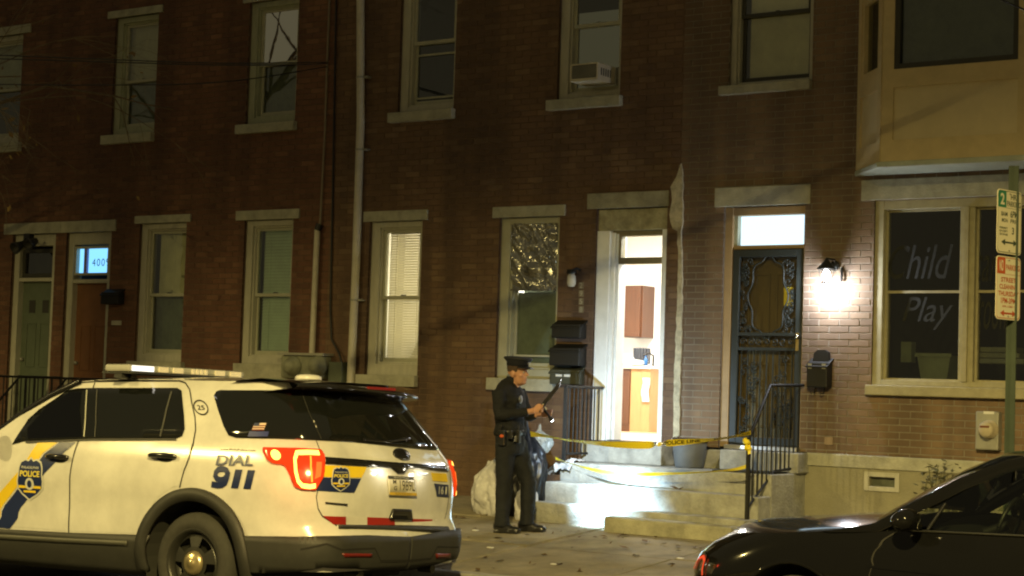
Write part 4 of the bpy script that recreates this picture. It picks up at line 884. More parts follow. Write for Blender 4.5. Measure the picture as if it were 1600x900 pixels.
def tape_at(sv, w):   # sv metres along; w across
    i = max(0, min(len(sp_)-2, int(sv/TL*(len(sp_)-1)))); f_ = sv/TL*(len(sp_)-1)-i; p = sp_[i].lerp(sp_[i+1], f_); u = sv/TL
    tw = .75 + .55*math.sin(u*9.0) + (1.9*math.exp(-((u-.565)/.035)**2)); n = Vector((math.sin(.45), -math.cos(.45), 0))
    up_ = Vector((0, 0, 1)); d_ = up_*math.cos(tw) + Vector((.4, -.9, 0)).normalized()*math.sin(tw)
    return p + d_*w, n
TL = sum((sp_[i+1]-sp_[i]).length for i in range(len(sp_)-1)); Nn = 260; vs = []
for i in range(Nn+1):
    for w_ in (-.036, -.012, .012, .036): vs.append(tape_at(TL*i/Nn, w_)[0])
tb = MB().add(vs, [(i*4+k, i*4+k+1, (i+1)*4+k+1, (i+1)*4+k) for i in range(Nn) for k in range(3)], True); rel(tb.build('ribbon', M['tape'], None, norm=False), tp)
mb = MB(); s0 = TL*.6
for word in ('POLICE LINE', 'DO NOT CROSS', 'POLICE LINE'):
    v, f = text_geo(word, 1, .03); xs = [q[0] for q in v]; k_ = .042/.72; wd = (max(xs)-min(xs))*k_
    for sgn in (-1, 1):
        mb.add([tape_at(min(TL*.995, s0+(q[0]-min(xs))*k_), (q[1])*k_)[0]+Vector((.3,-.95,.1))*.0025*sgn for q in v], f)
    s0 += wd+.12
rel(mb.build('lettering', M['tape_ink'], None, norm=False), tp)
kn = MB(); rr = random.Random(2)
for k in range(5):
    c = B_+Vector((rr.uniform(-.02,.02), rr.uniform(-.03,.0), rr.uniform(-.07,.03))); kn.lathe([(0,-.02),(.03,-.012),(.032,.012),(0,.02)], c, 'x' if k % 2 else 'z', 8)
kn.add([B_, B_+Vector((.02,-.02,-.12)), B_+Vector((.05,-.02,-.11)), B_+Vector((.03,0,0))], [(0,1,2,3)]); rel(kn.build('knot', M['tape'], None), tp)

c2 = cr_spline([P(*q) for q in ((868,716,-.80),(885,722,-.84),(915,731,-.90),(950,738,-.94),(1000,741,-.96),(1050,740,-.97),(1110,737,-.99),(1150,733,-1.06),(1171,727,-1.13))], 12)
vs = []
for i, p in enumerate(c2):
    tw = .5+.7*math.sin(i*.11); d_ = Vector((0, 0, math.cos(tw)))+Vector((.2, -.95, 0))*math.sin(tw)
    vs += [p-d_*.017, p+d_*.0, p+d_*.017]
tag(MB().add(vs, [(i*3+k, i*3+k+1, (i+1)*3+k+1, (i+1)*3+k) for i in range(len(c2)-1) for k in (0, 1)], True).build('police_tape', M['tape'], norm=False), 'slack lower strand of yellow tape sagging along the landing edge', 'tape')
# ------------------------------------------------------------------ bags and debris
M['bag_white'] = mat('bag_white', (.60,.60,.62), .35, var=.12, scale=6, bump=1.0, bscale=16); M['bag_black'] = mat('bag_black', (.008,.008,.009), .38, var=.2, spec=.4)
def bag(name, c, s, m, label, cat='bag', seed=1, sub=5, amp=.25, knot=True, group=None):
    v, f = icos(sub); o_ = []; zmin = -.62
    for p in v:
        d = p.normalized(); n_ = mn.noise(d*1.7+Vector((seed, 0, 0)))*amp + (1-abs(mn.noise(d*4.2+Vector((0, seed*3, 0)))))*amp*.55 + (1-abs(mn.noise(Vector((d.x*11, d.y*11, d.z*4))+Vector((seed, seed, 0)))))*amp*.22
        r_ = .72+n_; q = Vector((d.x*r_, d.y*r_, d.z*r_)); 
        if q.z > .45 and knot: k_ = max(.25, 1-(q.z-.45)*2.2); q.x *= k_; q.y *= k_
        q.z = max(q.z, zmin); o_.append(Vector((q.x*s[0], q.y*s[1], (q.z-zmin)*s[2]))+Vector(c))
    return tag(MB().add(o_, f, True).build(name, m), label, cat, group)
g = PG(757, 808); bag('trash_bag', (g.x-.02, g.y+.25, gz(g.y+.25)-.02), (.27, .25, .42), M['bag_white'], 'full white trash bag on the sidewalk to the left of the officer', seed=2)
g = PG(735, 806); bag('trash_bag', (g.x-.02, g.y+.32, gz(g.y+.3)-.02), (.17, .2, .36), M['bag_white'], 'slimmer white trash bag squeezed behind the full one, toward the police car', seed=5)
g = P(822, 790, -1.0); bag('trash_bag', (P(826, 740, -1.05).x-.05, -1.05, .48), (.26, .2, .62), M['bag_black'], 'glossy black trash bag with crinkled top at the left end of the steps', seed=7, amp=.3)
bag('trash_bag', (P(838, 780, -1.2).x-.08, -1.25, .46), (.13, .13, .26), M['bag_white'], 'small white bag on the sidewalk against the left end of the steps', seed=9)
bag('plastic_wrap', (P(838, 700, -.9).x, -.85, 1.12), (.12, .1, .16), mat('clear_wrap', (.25,.24,.2), .1, var=.5, scale=12, coat=1), 'clear crinkled plastic wrap on top of the black bag behind the officer', 'plastic', seed=4, amp=.45)
nx, ny = 22, 16; vs = []
la, lb = P(852, 740, -.8), P(882, 718, -.72)
for j in range(ny+1):
    for i in range(nx+1):
        u, w = i/nx, j/ny; x = -10.17+.30*u; y = -.80+.35*w; z = 1.045+.05*abs(mn.noise(Vector((u*4, w*4, 2))))-.30*max(0, .5-u)**1.0 - (.10*max(0, .3-w)*3 if u > .4 else 0)
        vs.append((x+.02*mn.noise(Vector((u*3, w*5, 9))), y, z))
tag(MB().add(vs, [(j*(nx+1)+i, j*(nx+1)+i+1, (j+1)*(nx+1)+i+1, (j+1)*(nx+1)+i) for j in range(ny) for i in range(nx)], True).build('plastic_sack', mat('sack', (.45,.46,.48), .5, var=.3, scale=8, col2=(.75,.74,.70)), norm=False), 'flattened pale plastic sack draped over the left corner of the landing', 'sack')
rr = random.Random(11); sg = MB()
c = P(1056, 768, -.98)
for k in range(5):
    a_ = rr.uniform(0, 6.28); sg.prism([(0,0),(.05,.015),(.08,0),(.05,-.015)], 0, .004, lambda u, v, d, a_=a_, k=k: (c.x+.01*k+u*math.cos(a_)-v*math.sin(a_), c.y+.02+u*math.sin(a_)+v*math.cos(a_), .85+d+abs(u)*.35))
tag(sg.build('dead_leaf', mat('leaf_brown', (.10,.06,.02), .8)), 'curled dead leaf lying on the tread right of the flashlit patch', 'leaf')
lv = MB()
for k in range(300):
    x = rr.uniform(-13, -4.6); y = rr.uniform(-4.0, -.4) if k % 3 else rr.uniform(-2.1, -1.5); a_ = rr.uniform(0, 6.28); s_ = rr.uniform(.012, .04)
    if XL-.1 < x < XR+.1 and y > -1.6: continue
    z = gz(y)+.006; t1 = rr.uniform(-.02, .03)
    lv.add([(x+s_*1.4*math.cos(a_), y+s_*1.4*math.sin(a_), z), (x-s_*.7*math.sin(a_), y+s_*.7*math.cos(a_), z+s_*.4), (x-s_*1.4*math.cos(a_), y-s_*1.4*math.sin(a_), z+max(0, t1)), (x+s_*.7*math.sin(a_), y-s_*.7*math.cos(a_), z+s_*.2)], [(0,1,2),(0,2,3)])
o = lv.build('fallen_leaves', mat('leaf_litter', (.12,.075,.025), .85, var=.5, scale=30), norm=False); tag(o, 'scattered dead leaves and bits of litter on the sidewalk', 'leaves', kind='stuff')
lt = MB()
for px_, py_ in ((743,829),(716,829),(766,856),(1063,873),(905,822),(866,882)):
    g = PG(px_, py_); lt.box((g.x-.025, g.y-.02, g.z), (g.x+.03, g.y+.015, g.z+.008))
o = lt.build('paper_litter', M['white_paint']); tag(o, 'small white scraps of paper on the sidewalk', 'litter', kind='stuff')
# weeds by the foundation
wd = MB(); rr = random.Random(4)
for k in range(150):
    q = P(rr.uniform(1440, 1500), 760, -.25); x = q.x; y = rr.uniform(-.4, -.05); h = rr.uniform(.35, .72)*(1-abs((x-P(1472, 760, -.25).x))*1.4); 
    if h < .1: continue
    z0 = gz(y); a_ = rr.uniform(0, 6.28); s_ = rr.uniform(.02, .05); p = Vector((x+rr.uniform(-.05,.05), y, z0+h)); d1 = Vector((math.cos(a_), math.sin(a_), .3)); d2 = Vector((-math.sin(a_), math.cos(a_), rr.uniform(-.4,.4)))
    wd.add([p-d1*s_, p-d2*s_*.4, p+d1*s_, p+d2*s_*.4], [(0,1,2,3)])
    if k % 5 == 0: wd.tube([(x, y, z0), (x+.01, y, z0+h*.5), p], .004, 4)
o = wd.build('weeds', mat('weed_green', (.07,.10,.035), .7, var=.4, scale=30, col2=(.16,.14,.06)), norm=False); tag(o, 'straggly weeds against the stucco base beyond the black car hood', 'weeds', kind='stuff')

# ------------------------------------------------------------------ parking sign pole
XP, YP = -4.27, -3.9
sp = thing('sign_pole', (XP, YP, gz(YP)), 'green steel post carrying two parking regulation signs at the right edge', 'sign post')
M['post_green'] = mat('post_green', (.028,.042,.026), .65, metal=.1, var=.2)
dr = Vector((math.sin(math.radians(11)), math.cos(math.radians(11)), 0)); nr = Vector((dr.y, -dr.x, 0))
rel(MB().prism([(-.045,0),(-.03,.0),(-.018,.03),(.018,.03),(.03,0),(.045,0),(.045,.006),(.034,.006),(.022,.036),(-.022,.036),(-.034,.006),(-.045,.006)], 0, P(1583, 258, YP).z-gz(YP)+.05, lambda u, v, d: (XP+u*.77+v*.4, YP+.03+v*.5, gz(YP)-.05+d)).build('post', M['post_green'], None), sp)
M['sign_cream'] = mat('sign_cream', (.70,.66,.50), .4, var=.04); M['sign_green'] = mat('sign_green', (.03,.20,.12), .4, var=.05); M['sign_red'] = mat('sign_red', (.50,.10,.03), .4, var=.05); M['ink_dark'] = mat('ink_dark', (.05,.07,.05), .5, var=0); M['ink_red'] = mat('ink_red', (.42,.07,.02), .5, var=0)
def sign(name, pxl, pyt, pyb, col, ink, head, lines, arrow_y, label):
    T_ = P(pxl, pyt, YP-.02); B2 = P(pxl, pyb, YP-.02); h = T_.z-B2.z; w = .315; ctr = Vector((XP+.0, YP-.0, (T_.z+B2.z)/2))+nr*-.0
    ctr = ctr + Vector((-.0, -.05, 0)); n = nr*-1 if nr.y > 0 else nr
    n = Vector((dr.y, -dr.x, 0)); n = n if n.dot(CAM-ctr) > 0 else -n
    ux = dr if True else -dr
    def W_(u, v, d): return ctr+ux*u+Vector((0,0,v))+n*d
    rc = .03; pts = []
    for cx_, cy_, a0_ in ((w/2-rc, h/2-rc, 0), (-w/2+rc, h/2-rc, 90), (-w/2+rc, -h/2+rc, 180), (w/2-rc, -h/2+rc, 270)):
        for k in range(5): a_ = math.radians(a0_+22.5*k); pts.append((cx_+rc*math.cos(a_), cy_+rc*math.sin(a_)))
    pl_o = rel(MB().prism(pts, 0, .004, W_).build('panel', M['sign_cream'], None), sp); pl_o['label'] = label
    m_ = MB()
    for i in range(len(pts)):
        a_, b_ = pts[i], pts[(i+1) % len(pts)]; k1, k2 = .965, .945
        m_.quad(W_(a_[0]*k1, a_[1]*k1, .0048), W_(b_[0]*k1, b_[1]*k1, .0048), W_(b_[0]*k2, b_[1]*k2, .0048), W_(a_[0]*k2, a_[1]*k2, .0048))
    def hb(u0_, u1_, v0_, v1_, mb_, dd=.005): mb_.quad(W_(u0_, v0_, dd), W_(u1_, v0_, dd), W_(u1_, v1_, dd), W_(u0_, v1_, dd))
    def tx(s, cx_, cy_, ww, hh, mb_, b=.02, dd=.0055):
        v, f = text_geo(s, 1, b); xs = [q[0] for q in v]; ys = [q[1] for q in v]; mx, my = (min(xs)+max(xs))/2, (min(ys)+max(ys))/2
        mb_.add([W_(cx_+(q[0]-mx)*ww/(max(xs)-min(xs)), cy_+(q[1]-my)*hh/(max(ys)-min(ys)), dd) for q in v], f)
    hd = MB(); hb(-w*.47, -w*.14, h*.22, h*.475, hd); ho = rel(hd.build('number_block', col, None, norm=False), sp)
    tt = MB(); tx(head, -w*.305, h*.35, w*.17, h*.18, tt, .03, .006); rel(tt.build('numeral', M['sign_cream'], None, norm=False), sp)
    hb(-w*.14, w*.47, h*.215, h*.22, m_)
    for s, cx_, cy_, ww, hh in lines: tx(s, cx_*w, cy_*h, ww*w, hh*h, m_)
    ay = arrow_y*h
    for sg_ in (-1, 1): m_.add([W_(sg_*w*.33, ay, .0056), W_(sg_*w*.17, ay+.022, .0056), W_(sg_*w*.17, ay-.022, .0056)], [(0,1,2)])
    hb(-w*.2, w*.2, ay-.006, ay+.006, m_, .0054)
    rel(m_.build('lettering', ink, None, norm=False), sp)
    for v_ in (h*.43, -h*.46): rel(MB().lathe([(0,.012),(.010,.011),(.013,.005)], W_(0,v_,0), 'z', 8).build('bolt', M['grey_metal'], None), sp)
sign('hr', 1563, 299, 398, M['sign_green'], M['ink_dark'], '2', [('HR', .16, .40, .24, .09), ('PARKING', .17, .29, .56, .09), ('8AM', -.22, .12, .26, .07), ('6PM', .18, .13, .3, .11), ('MON', -.2, .02, .24, .06), ('FRI', .15, .02, .22, .06), ('PERMIT', -.24, -.10, .34, .03), ('EXCEPT', -.24, -.15, .34, .03), ('ZONE', -.24, -.20, .34, .03), ('3', .15, -.13, .09, .11)], -.32, 'green and cream two hour parking sign, the upper of the pair')
sign('nop', 1561, 402, 500, M['sign_red'], M['ink_red'], 'NO', [('PARKING', .17, .33, .56, .09), ('STREET', 0, .13, .62, .075), ('CLEANING', 0, .02, .74, .075), ('THURSDAY', 0, -.09, .84, .075), ('9AM-11AM'.replace('9AM-11AM', '1PM-3PM'), 0, -.20, .6, .09), ('APR 1-DEC 1', 0, -.29, .5, .03)], -.40, 'red and cream street cleaning sign, the lower of the pair')

# ------------------------------------------------------------------ wires
for pts_, lab in (([P(-60, 84, -3), P(170, 93, -3), P(330, 98.5, -3), P(465, 98, -2), P(511, 97, -.05)], 'upper of two overhead wires running to the conduit on the red brick house'),
                  ([P(-60, 90, -3), P(170, 97, -3), P(330, 101.5, -3), P(465, 101, -2), P(511, 99, -.05)], 'lower of two overhead wires running to the conduit on the red brick house'),
                  ([P(-60, 131, -2), P(120, 133, -2), P(300, 131, -2), P(400, 122, -1), P(511, 104, -.05)], 'thin slack overhead wire below the pair on the left'),
                  ([P(1545, -15, -2), P(1566, 0, -2), P(1600, 15, -2), P(1700, 60, -2)], 'overhead wire crossing the top right corner before the bay window')):
    tag(MB().tube(cr_spline(pts_, 5), .007, 5).build('overhead_wire', M['black_plastic']), lab, 'wire')

L_ = Vector((-1.5, -14.2, 6.85)); O1, O2 = L_.lerp(P(500, 590), .3), L_.lerp(P(1600, 115, -.4), .72); dO = (O2-O1)
tag(MB().tube(cr_spline([O1-dO*1.2, O1-dO*.5, O1, O1.lerp(O2, .5)-Vector((0,0,.02)), O2, O2+dO*.5, O2+dO*1.2], 4), .026, 6).build('overhead_wire', M['black_plastic']), 'thick service cable high over the road whose shadow slants across the fronts', 'wire')
# ------------------------------------------------------------------ street tree at the far left (crown hangs into the frame)
M['bark'] = mat('bark', (.16,.12,.07), .9, var=.3, scale=8, bump=1, bscale=30); M['twig'] = mat('twig', (.22,.18,.10), .85, var=.3)
def tree(name, base, h, label, limbs, seed, depth=4, spread=.55, leaf=60, ldir=None, group=None):
    rr = random.Random(seed); t = thing(name, base, label, 'tree', group)
    tr = MB(); b = Vector(base); top = b+Vector((.1, .1, h)); tr.tube([b, b+Vector((.03,0,h*.5)), top], [.17, .14, .11], 10); rel(tr.build('trunk', M['bark'], None), t)
    tips = []; tw = MB()
    def grow(mb, p, d, L, r, k):
        pts = [p]; q = p.copy(); dd = d.copy(); n = 5
        for i in range(n):
            dd = (dd+Vector((rr.uniform(-.22,.22), rr.uniform(-.22,.22), rr.uniform(-.16,.14)-.03*(k < 2)))).normalized(); q = q+dd*L/n; pts.append(q.copy())
        mb.tube(pts, [r*(1-.6*i/n) for i in range(n+1)], 6 if k > 1 else 4)
        if k == 0: tips.extend(pts[2:]); return
        for _ in range(3 if k > 1 else 4):
            i = rr.randint(2, n); nd = (dd+Vector((rr.uniform(-1,1), rr.uniform(-1,1), rr.uniform(-.7,.5)))*spread*1.6).normalized()
            grow(tw if k <= 2 else mb, pts[i], nd, L*rr.uniform(.5, .75), r*.42, k-1)
    for j, (hh, dv, L) in enumerate(limbs):
        m_ = MB(); p = b.lerp(top, hh); grow(m_, p, Vector(dv).normalized(), L, .042 if j else .055, depth); rel(m_.build('limb', M['bark'], None), t)
    o = rel(tw.build('twigs', M['twig'], None), t); o['kind'] = 'stuff'
    lf = MB()
    for k in range(leaf):
        p = rr.choice(tips); a_ = Vector((rr.uniform(-1,1), rr.uniform(-1,1), rr.uniform(-1,.2))).normalized(); c_ = a_.cross(Vector((rr.uniform(-1,1), rr.uniform(-1,1), rr.uniform(-1,1)))).normalized(); s_ = rr.uniform(.03, .055)
        lf.add([p, p+a_*s_+c_*s_*.5, p+a_*s_*2, p+a_*s_-c_*s_*.5], [(0,1,2,3)])
    o = rel(lf.build('leaves', mat('dead_leaf_m', (.20,.10,.03), .8, var=.4, scale=20, col2=(.28,.20,.06)), None, norm=False), t); o['kind'] = 'stuff'
tree('street_tree', (-19.6, -3.2, gz(-3.2)), 4.6, 'bare street tree left of the frame, its drooping twigs hanging across the top left windows', [(.98, (1, .15, .55), 3.3), (.9, (.9, .5, .5), 3.0), (1, (.3, -.2, 1), 3.0), (.95, (-.8, .1, .7), 2.6), (.85, (.9, -.3, .35), 2.8)], 12, 4, leaf=130)
tree('street_tree', (-1.0, -12.6, rz(-12.6)+.1), 3.6, 'bare young street tree on the near side, casting branch shadows on the houses', [(1, (-.6, .5, .8), 2.6), (.9, (.6, .3, .9), 2.2), (.95, (-.9, .0, .7), 2.4)], 31, 3, leaf=20) if False else None
# ------------------------------------------------------------------ vehicle skins: a wrap-around surface p(u, z)
# u<=0 side (x = xc - u), 0..1 rounded corner, 1..3 across the end, 3..4 corner, >4 other side
class Skin:
    def __init__(s, wz, xz, a, b, n, bulge, taper):
        def sm(t, sg):          # smooth the control tables so the sheet metal has no creases
            t = np.array(t).T; z = np.arange(t[0][0]-.15, t[0][-1]+.15, .005); v = np.interp(z, t[0], t[1]); k = np.arange(-20, 21)*.005; g = np.exp(-(k/sg)**2/2); g /= g.sum()
            return np.array([z, np.convolve(np.pad(v, 20, 'edge'), g, 'valid')])
        s.wz = sm(wz, .024); s.xz = sm(xz, .014); s.a, s.b, s.n, s.bulge, s.taper = a, b, n, bulge, taper
    def p(s, u, z, off=0.0):
        if off:
            e = 1e-3; p0 = s.p(u, z); du = (s.p(u+e, z)-s.p(u-e, z)); dz = (s.p(u, z+e)-s.p(u, z-e)); n = np.cross(dz, du); l = np.linalg.norm(n)
            if l < 1e-12: return p0
            n = n/l
            c = np.array([p0[0]-1.2, p0[1]-0, 0])
            if n[1]*p0[1] + n[0]*(-1 if p0[0] < .3 else 0)*.6 < 0: n = -n
            return p0+n*off
        m = 1
        if u > 2: u = 4-u; m = -1
        w = np.interp(z, s.wz[0], s.wz[1]); xr = np.interp(z, s.xz[0], s.xz[1]); xc = xr+s.a
        if u <= 0:
            x = xc-u; y = w-s.taper(x, z)
        elif u < 1:
            t = u*math.pi/2; x = xc-s.a*max(0, math.sin(t))**(2/s.n); y = w-s.b+s.b*max(0, math.cos(t))**(2/s.n)
        else:
            y = (w-s.b)*(2-u); x = xr-s.bulge*(1-(2-u)**2)
        return np.array([x, m*y, z])
    def ux(s, x, z): return np.interp(z, s.xz[0], s.xz[1])+s.a-x
def suv_taper(x, z):
    t = max(0, x-2.0)/2.0; q = .10*t*t
    return q
SUV = Skin([(.2,.88),(.33,.95),(.45,.985),(.6,.99),(.7,.985),(.8,.985),(.93,.998),(1.0,.99),(1.08,.975),(1.16,.955),(1.22,.93),(1.35,.872),(1.5,.808),(1.62,.755),(1.70,.70),(1.76,.62)],
           [(.2,-1.02),(.3,-1.10),(.42,-1.15),(.55,-1.16),(.61,-1.155),(.66,-1.09),(.8,-1.10),(.95,-1.10),(1.05,-1.09),(1.14,-1.06),(1.22,-1.0),(1.35,-.91),(1.6,-.72),(1.7,-.64),(1.76,-.6)],
           .46, .40, 2.3, .05, suv_taper)
def rot3(a, ax):
    c, s = math.cos(a), math.sin(a)
    return np.array({'x': [[1,0,0],[0,c,-s],[0,s,c]], 'y': [[c,0,s],[0,1,0],[-s,0,c]], 'z': [[c,-s,0],[s,c,0],[0,0,1]]}[ax])
SUV_LOC = np.array([-9.3364, -5.6593, .0481]); SUV_ROT = rot3(math.pi+.0495, 'z')@rot3(.0155, 'y')@rot3(.0172, 'x')

def sed_taper(x, z):
    t = max(0, (x-2.2))/2.4; return .12*t*t
SEDAN = Skin([(.12,.78),(.25,.85),(.45,.89),(.6,.90),(.72,.895),(.82,.88),(.90,.86),(.96,.835),(1.02,.80),(1.15,.74),(1.3,.665),(1.4,.60),(1.46,.54)],
             [(.12,-.68),(.25,-.82),(.4,-.88),(.52,-.885),(.62,-.87),(.70,-.83),(.78,-.75),(.84,-.64),(.90,-.48),(.97,-.2)], .62, .50, 2.1, .06, sed_taper)
SED_LOC = np.array([-4.86, -5.10, .045]); SED_ROT = rot3(.012, 'x')@np.diag([1., -1., 1.])
def densify(poly, step, closed=True):
    out = []; n = len(poly)
    for i in range(n if closed else n-1):
        a, b = poly[i], poly[(i+1) % n]; L = math.hypot(b[0]-a[0], b[1]-a[1]); k = max(1, int(L/step))
        out += [(a[0]+(b[0]-a[0])*j/k, a[1]+(b[1]-a[1])*j/k) for j in range(k)]
    if not closed: out.append(poly[-1])
    return out
def rounded(poly, r, n=4):
    out = []; N_ = len(poly)
    for i in range(N_):
        p0, p1, p2 = [Vector(poly[(i+k) % N_]) for k in (-1, 0, 1)]; a = (p0-p1); b = (p2-p1); ra = min(r, a.length*.45, b.length*.45)
        s, e = p1+a.normalized()*ra, p1+b.normalized()*ra
        for k in range(n+1): t = k/n; q = s*(1-t)**2+p1*2*t*(1-t)+e*t*t; out.append((q.x, q.y))
    return out
def inside(pt, poly):
    x, y = pt; c = False; j = len(poly)-1
    for i in range(len(poly)):
        if (poly[i][1] > y) != (poly[j][1] > y) and x < (poly[j][0]-poly[i][0])*(y-poly[i][1])/(poly[j][1]-poly[i][1])+poly[i][0]: c = not c
        j = i
    return c
class Car:
    def __init__(s, skin, root, mirror=False): s.skin, s.root, s.mir = skin, root, mirror
    def pt(s, u, z, off=0.0):
        q = s.skin.p(u, z, off); return Vector((q[0], -q[1] if s.mir else q[1], q[2]))
    def panel(s, name, poly, m, off=0.0, thick=0.0, parent=None, step=.05, label=None, smooth=True, rnd=0, xz=False, far=False):
        if rnd: poly = rounded(poly, rnd)
        b = densify(poly, step); us = [q[0] for q in b]; zs = [q[1] for q in b]; pts = list(b); nb = len(b)
        u = math.floor(min(us)/step)*step
        while u < max(us):
            z = math.floor(min(zs)/step)*step
            while z < max(zs):
                if inside((u, z), b) and min((u-q[0])**2+(z-q[1])**2 for q in b) > (step*.35)**2: pts.append((u, z))
                z += step
            u += step
        r = delaunay_2d_cdt([Vector(q) for q in pts], [], [list(range(nb))], 1, 1e-6)
        vs = [s.pt(*s.cv(v.x, v.y, xz, far), off) for v in r[0]]; mb = MB().add(vs, [tuple(f) for f in r[2]], smooth)
        o = mb.build(name, m, parent or s.root)
        if thick: md = o.modifiers.new('s', 'SOLIDIFY'); md.thickness = thick; md.offset = 0; md.use_rim = True
        if label: o['label'] = label
        return o
    def cv(s, x, z, xz, far):
        if not xz: return x, z
        u = s.skin.ux(x, z); return (4-u if far else u), z
    def ribbon(s, name, line, w, m, off=.002, parent=None, thick=0, xz=False, far=False):
        ln = densify(line, .03, False); vs = []
        for i, p in enumerate(ln):
            a, b = ln[max(0, i-1)], ln[min(len(ln)-1, i+1)]; d = Vector((b[0]-a[0], b[1]-a[1])).normalized(); n = Vector((-d.y, d.x))*w/2
            vs += [s.pt(*s.cv(p[0]+n.x, p[1]+n.y, xz, far), off), s.pt(*s.cv(p[0]-n.x, p[1]-n.y, xz, far), off)]
        mb = MB().add(vs, [(2*i, 2*i+1, 2*i+3, 2*i+2) for i in range(len(ln)-1)], True); o = mb.build(name, m, parent or s.root, norm=False)
        if thick: md = o.modifiers.new('s', 'SOLIDIFY'); md.thickness = thick; md.offset = 0
        return o
    def text(s, name, txt, u0_, z0_, u1_, z1_, m, off=.004, bold=.02, shear=0, parent=None, kern=1):
        """text filling the skin rectangle; edges slide along the line (u0,z0)-(u1,z1) bottom; height z given by dz"""
        (ua, za), (ub, zb_), hgt = (u0_, z0_), (u1_, z1_), kern
        v, f = text_geo(txt, 1, bold, shear)
        bm = bmesh.new(); bv = [bm.verts.new(q) for q in v]
        for q in f:
            try: bm.faces.new([bv[i] for i in q])
            except ValueError: pass
        bmesh.ops.triangulate(bm, faces=bm.faces)
        for _ in range(2): bmesh.ops.subdivide_edges(bm, edges=[e for e in bm.edges if e.calc_length() > .12], cuts=1)
        bm.verts.index_update(); v = [tuple(q.co) for q in bm.verts]; f = [tuple(w.index for w in q.verts) for q in bm.faces]; bm.free()
        xs = [q[0] for q in v]; ys = [q[1] for q in v]; x0, x1, y0, y1 = min(xs), max(xs), min(ys), max(ys)
        vs = [s.pt(ua+(ub-ua)*(q[0]-x0)/(x1-x0), za+(zb_-za)*(q[0]-x0)/(x1-x0)+(q[1]-y0)/(y1-y0)*hgt, off) for q in v]
        return MB().add(vs, f).build(name, m, parent or s.root, norm=False)
def car_root(name, loc, R, label, cat):
    o = bpy.data.objects.new(name, None); C.objects.link(o); tag(o, label, cat)
    o.matrix_world = Matrix([[*R[i], loc[i]] for i in range(3)]+[[0, 0, 0, 1]]); return o
M['pwhite'] = mat('police_white', (.62,.61,.57), .2, var=.16, scale=2.6, coat=.9)
M['cladding'] = mat('cladding', (.030,.030,.026), .55, var=.15, scale=10, bump=.2, bscale=200)
M['tint'] = mat('tinted_glass', (.008,.009,.008), .04, var=0, spec=.8, coat=.3)
M['cblack'] = mat('gloss_black', (.012,.012,.012), .15, var=0, coat=.5)
M['gap'] = mat('gap_dark', (.012,.011,.009), .8, var=0)
M['rubber'] = mat('rubber', (.035,.034,.028), .8, var=.2, scale=20)
M['steel_dark'] = mat('steel_dark', (.04,.04,.035), .4, metal=.4, var=.15)
M['navy'] = mat('decal_navy', (.012,.022,.085), .3, var=.05); M['yellow'] = mat('decal_yellow', (.75,.53,.02), .3, var=.05)
M['lens_red'] = mat('lens_red', (.45,.01,.005), .15, var=.1, scale=40, coat=1, emit=(1,.09,.008), es=.55)
M['led_red'] = emit_mat('led_red', (1,.22,.02), 3.5); M['led_hot'] = emit_mat('led_hot', (1,.46,.07), 5.0)
M['reflector'] = mat('reflector_red', (.15,.015,.01), .3, var=.1)
M['chrome'] = mat('chrome_c', (.6,.6,.58), .12, metal=1, var=0)
M['silver'] = mat('decal_silver', (.55,.55,.50), .4, var=0)

def wheel(root, x, y, r, rimr, label=None, hub=M['chrome'], rim='steel_dark', out=1, wid=.24, spokes=5, z=None):
    w = bpy.data.objects.new('wheel', None); C.objects.link(w); w.parent = root; w.location = (x, y, z or r)
    if label: w['label'] = label
    o = out
    MB().lathe([(rimr, -o*wid*.5), (rimr+.03, -o*wid*.52), (r-.03, -o*wid*.46), (r-.004, -o*wid*.35), (r, 0), (r-.004, o*wid*.35), (r-.03, o*wid*.46), (rimr+.05, o*wid*.53), (rimr+.02, o*wid*.51), (rimr, o*wid*.46)], (0,0,0), 'y', 40).build('tyre', M['rubber'], w)
    m_ = MB().lathe([(rimr+.003, o*wid*.47), (rimr-.008, o*wid*.48), (rimr-.02, o*wid*.40), (rimr-.035, o*wid*.25), (rimr-.05, o*wid*.0), (0, 0)], (0,0,0), 'y', 40)
    y1 = o*wid*.34
    k_ = 60
    def ringpt(rr_, a_, yy): return (rr_*math.cos(a_), yy, rr_*math.sin(a_))
    rings = [(rimr-.03, y1-o*.025), (rimr-.055, y1), (.118, y1+o*.012), (.085, y1+o*.014)]
    for i in range(k_):
        a0, a1 = 2*PI*i/k_, 2*PI*(i+1)/k_
        for (ra, ya), (rb, yb) in ((rings[0], rings[1]), (rings[2], rings[3])): m_.quad(ringpt(ra, a0, ya), ringpt(ra, a1, ya), ringpt(rb, a1, yb), ringpt(rb, a0, yb))
        ph = (i+.5)/k_*spokes % 1
        if ph < .52: m_.quad(ringpt(rings[1][0], a0, rings[1][1]), ringpt(rings[1][0], a1, rings[1][1]), ringpt(rings[2][0], a1, rings[2][1]), ringpt(rings[2][0], a0, rings[2][1]))
    m_.build('rim', M[rim], w)
    MB().lathe([(.088, y1+o*.005), (.085, y1+o*.03), (.06, y1+o*.045), (.03, y1+o*.048), (.028, y1+o*.052), (0, y1+o*.053)], (0,0,0), 'y', 24).build('hub_cap', hub, w)
    return w

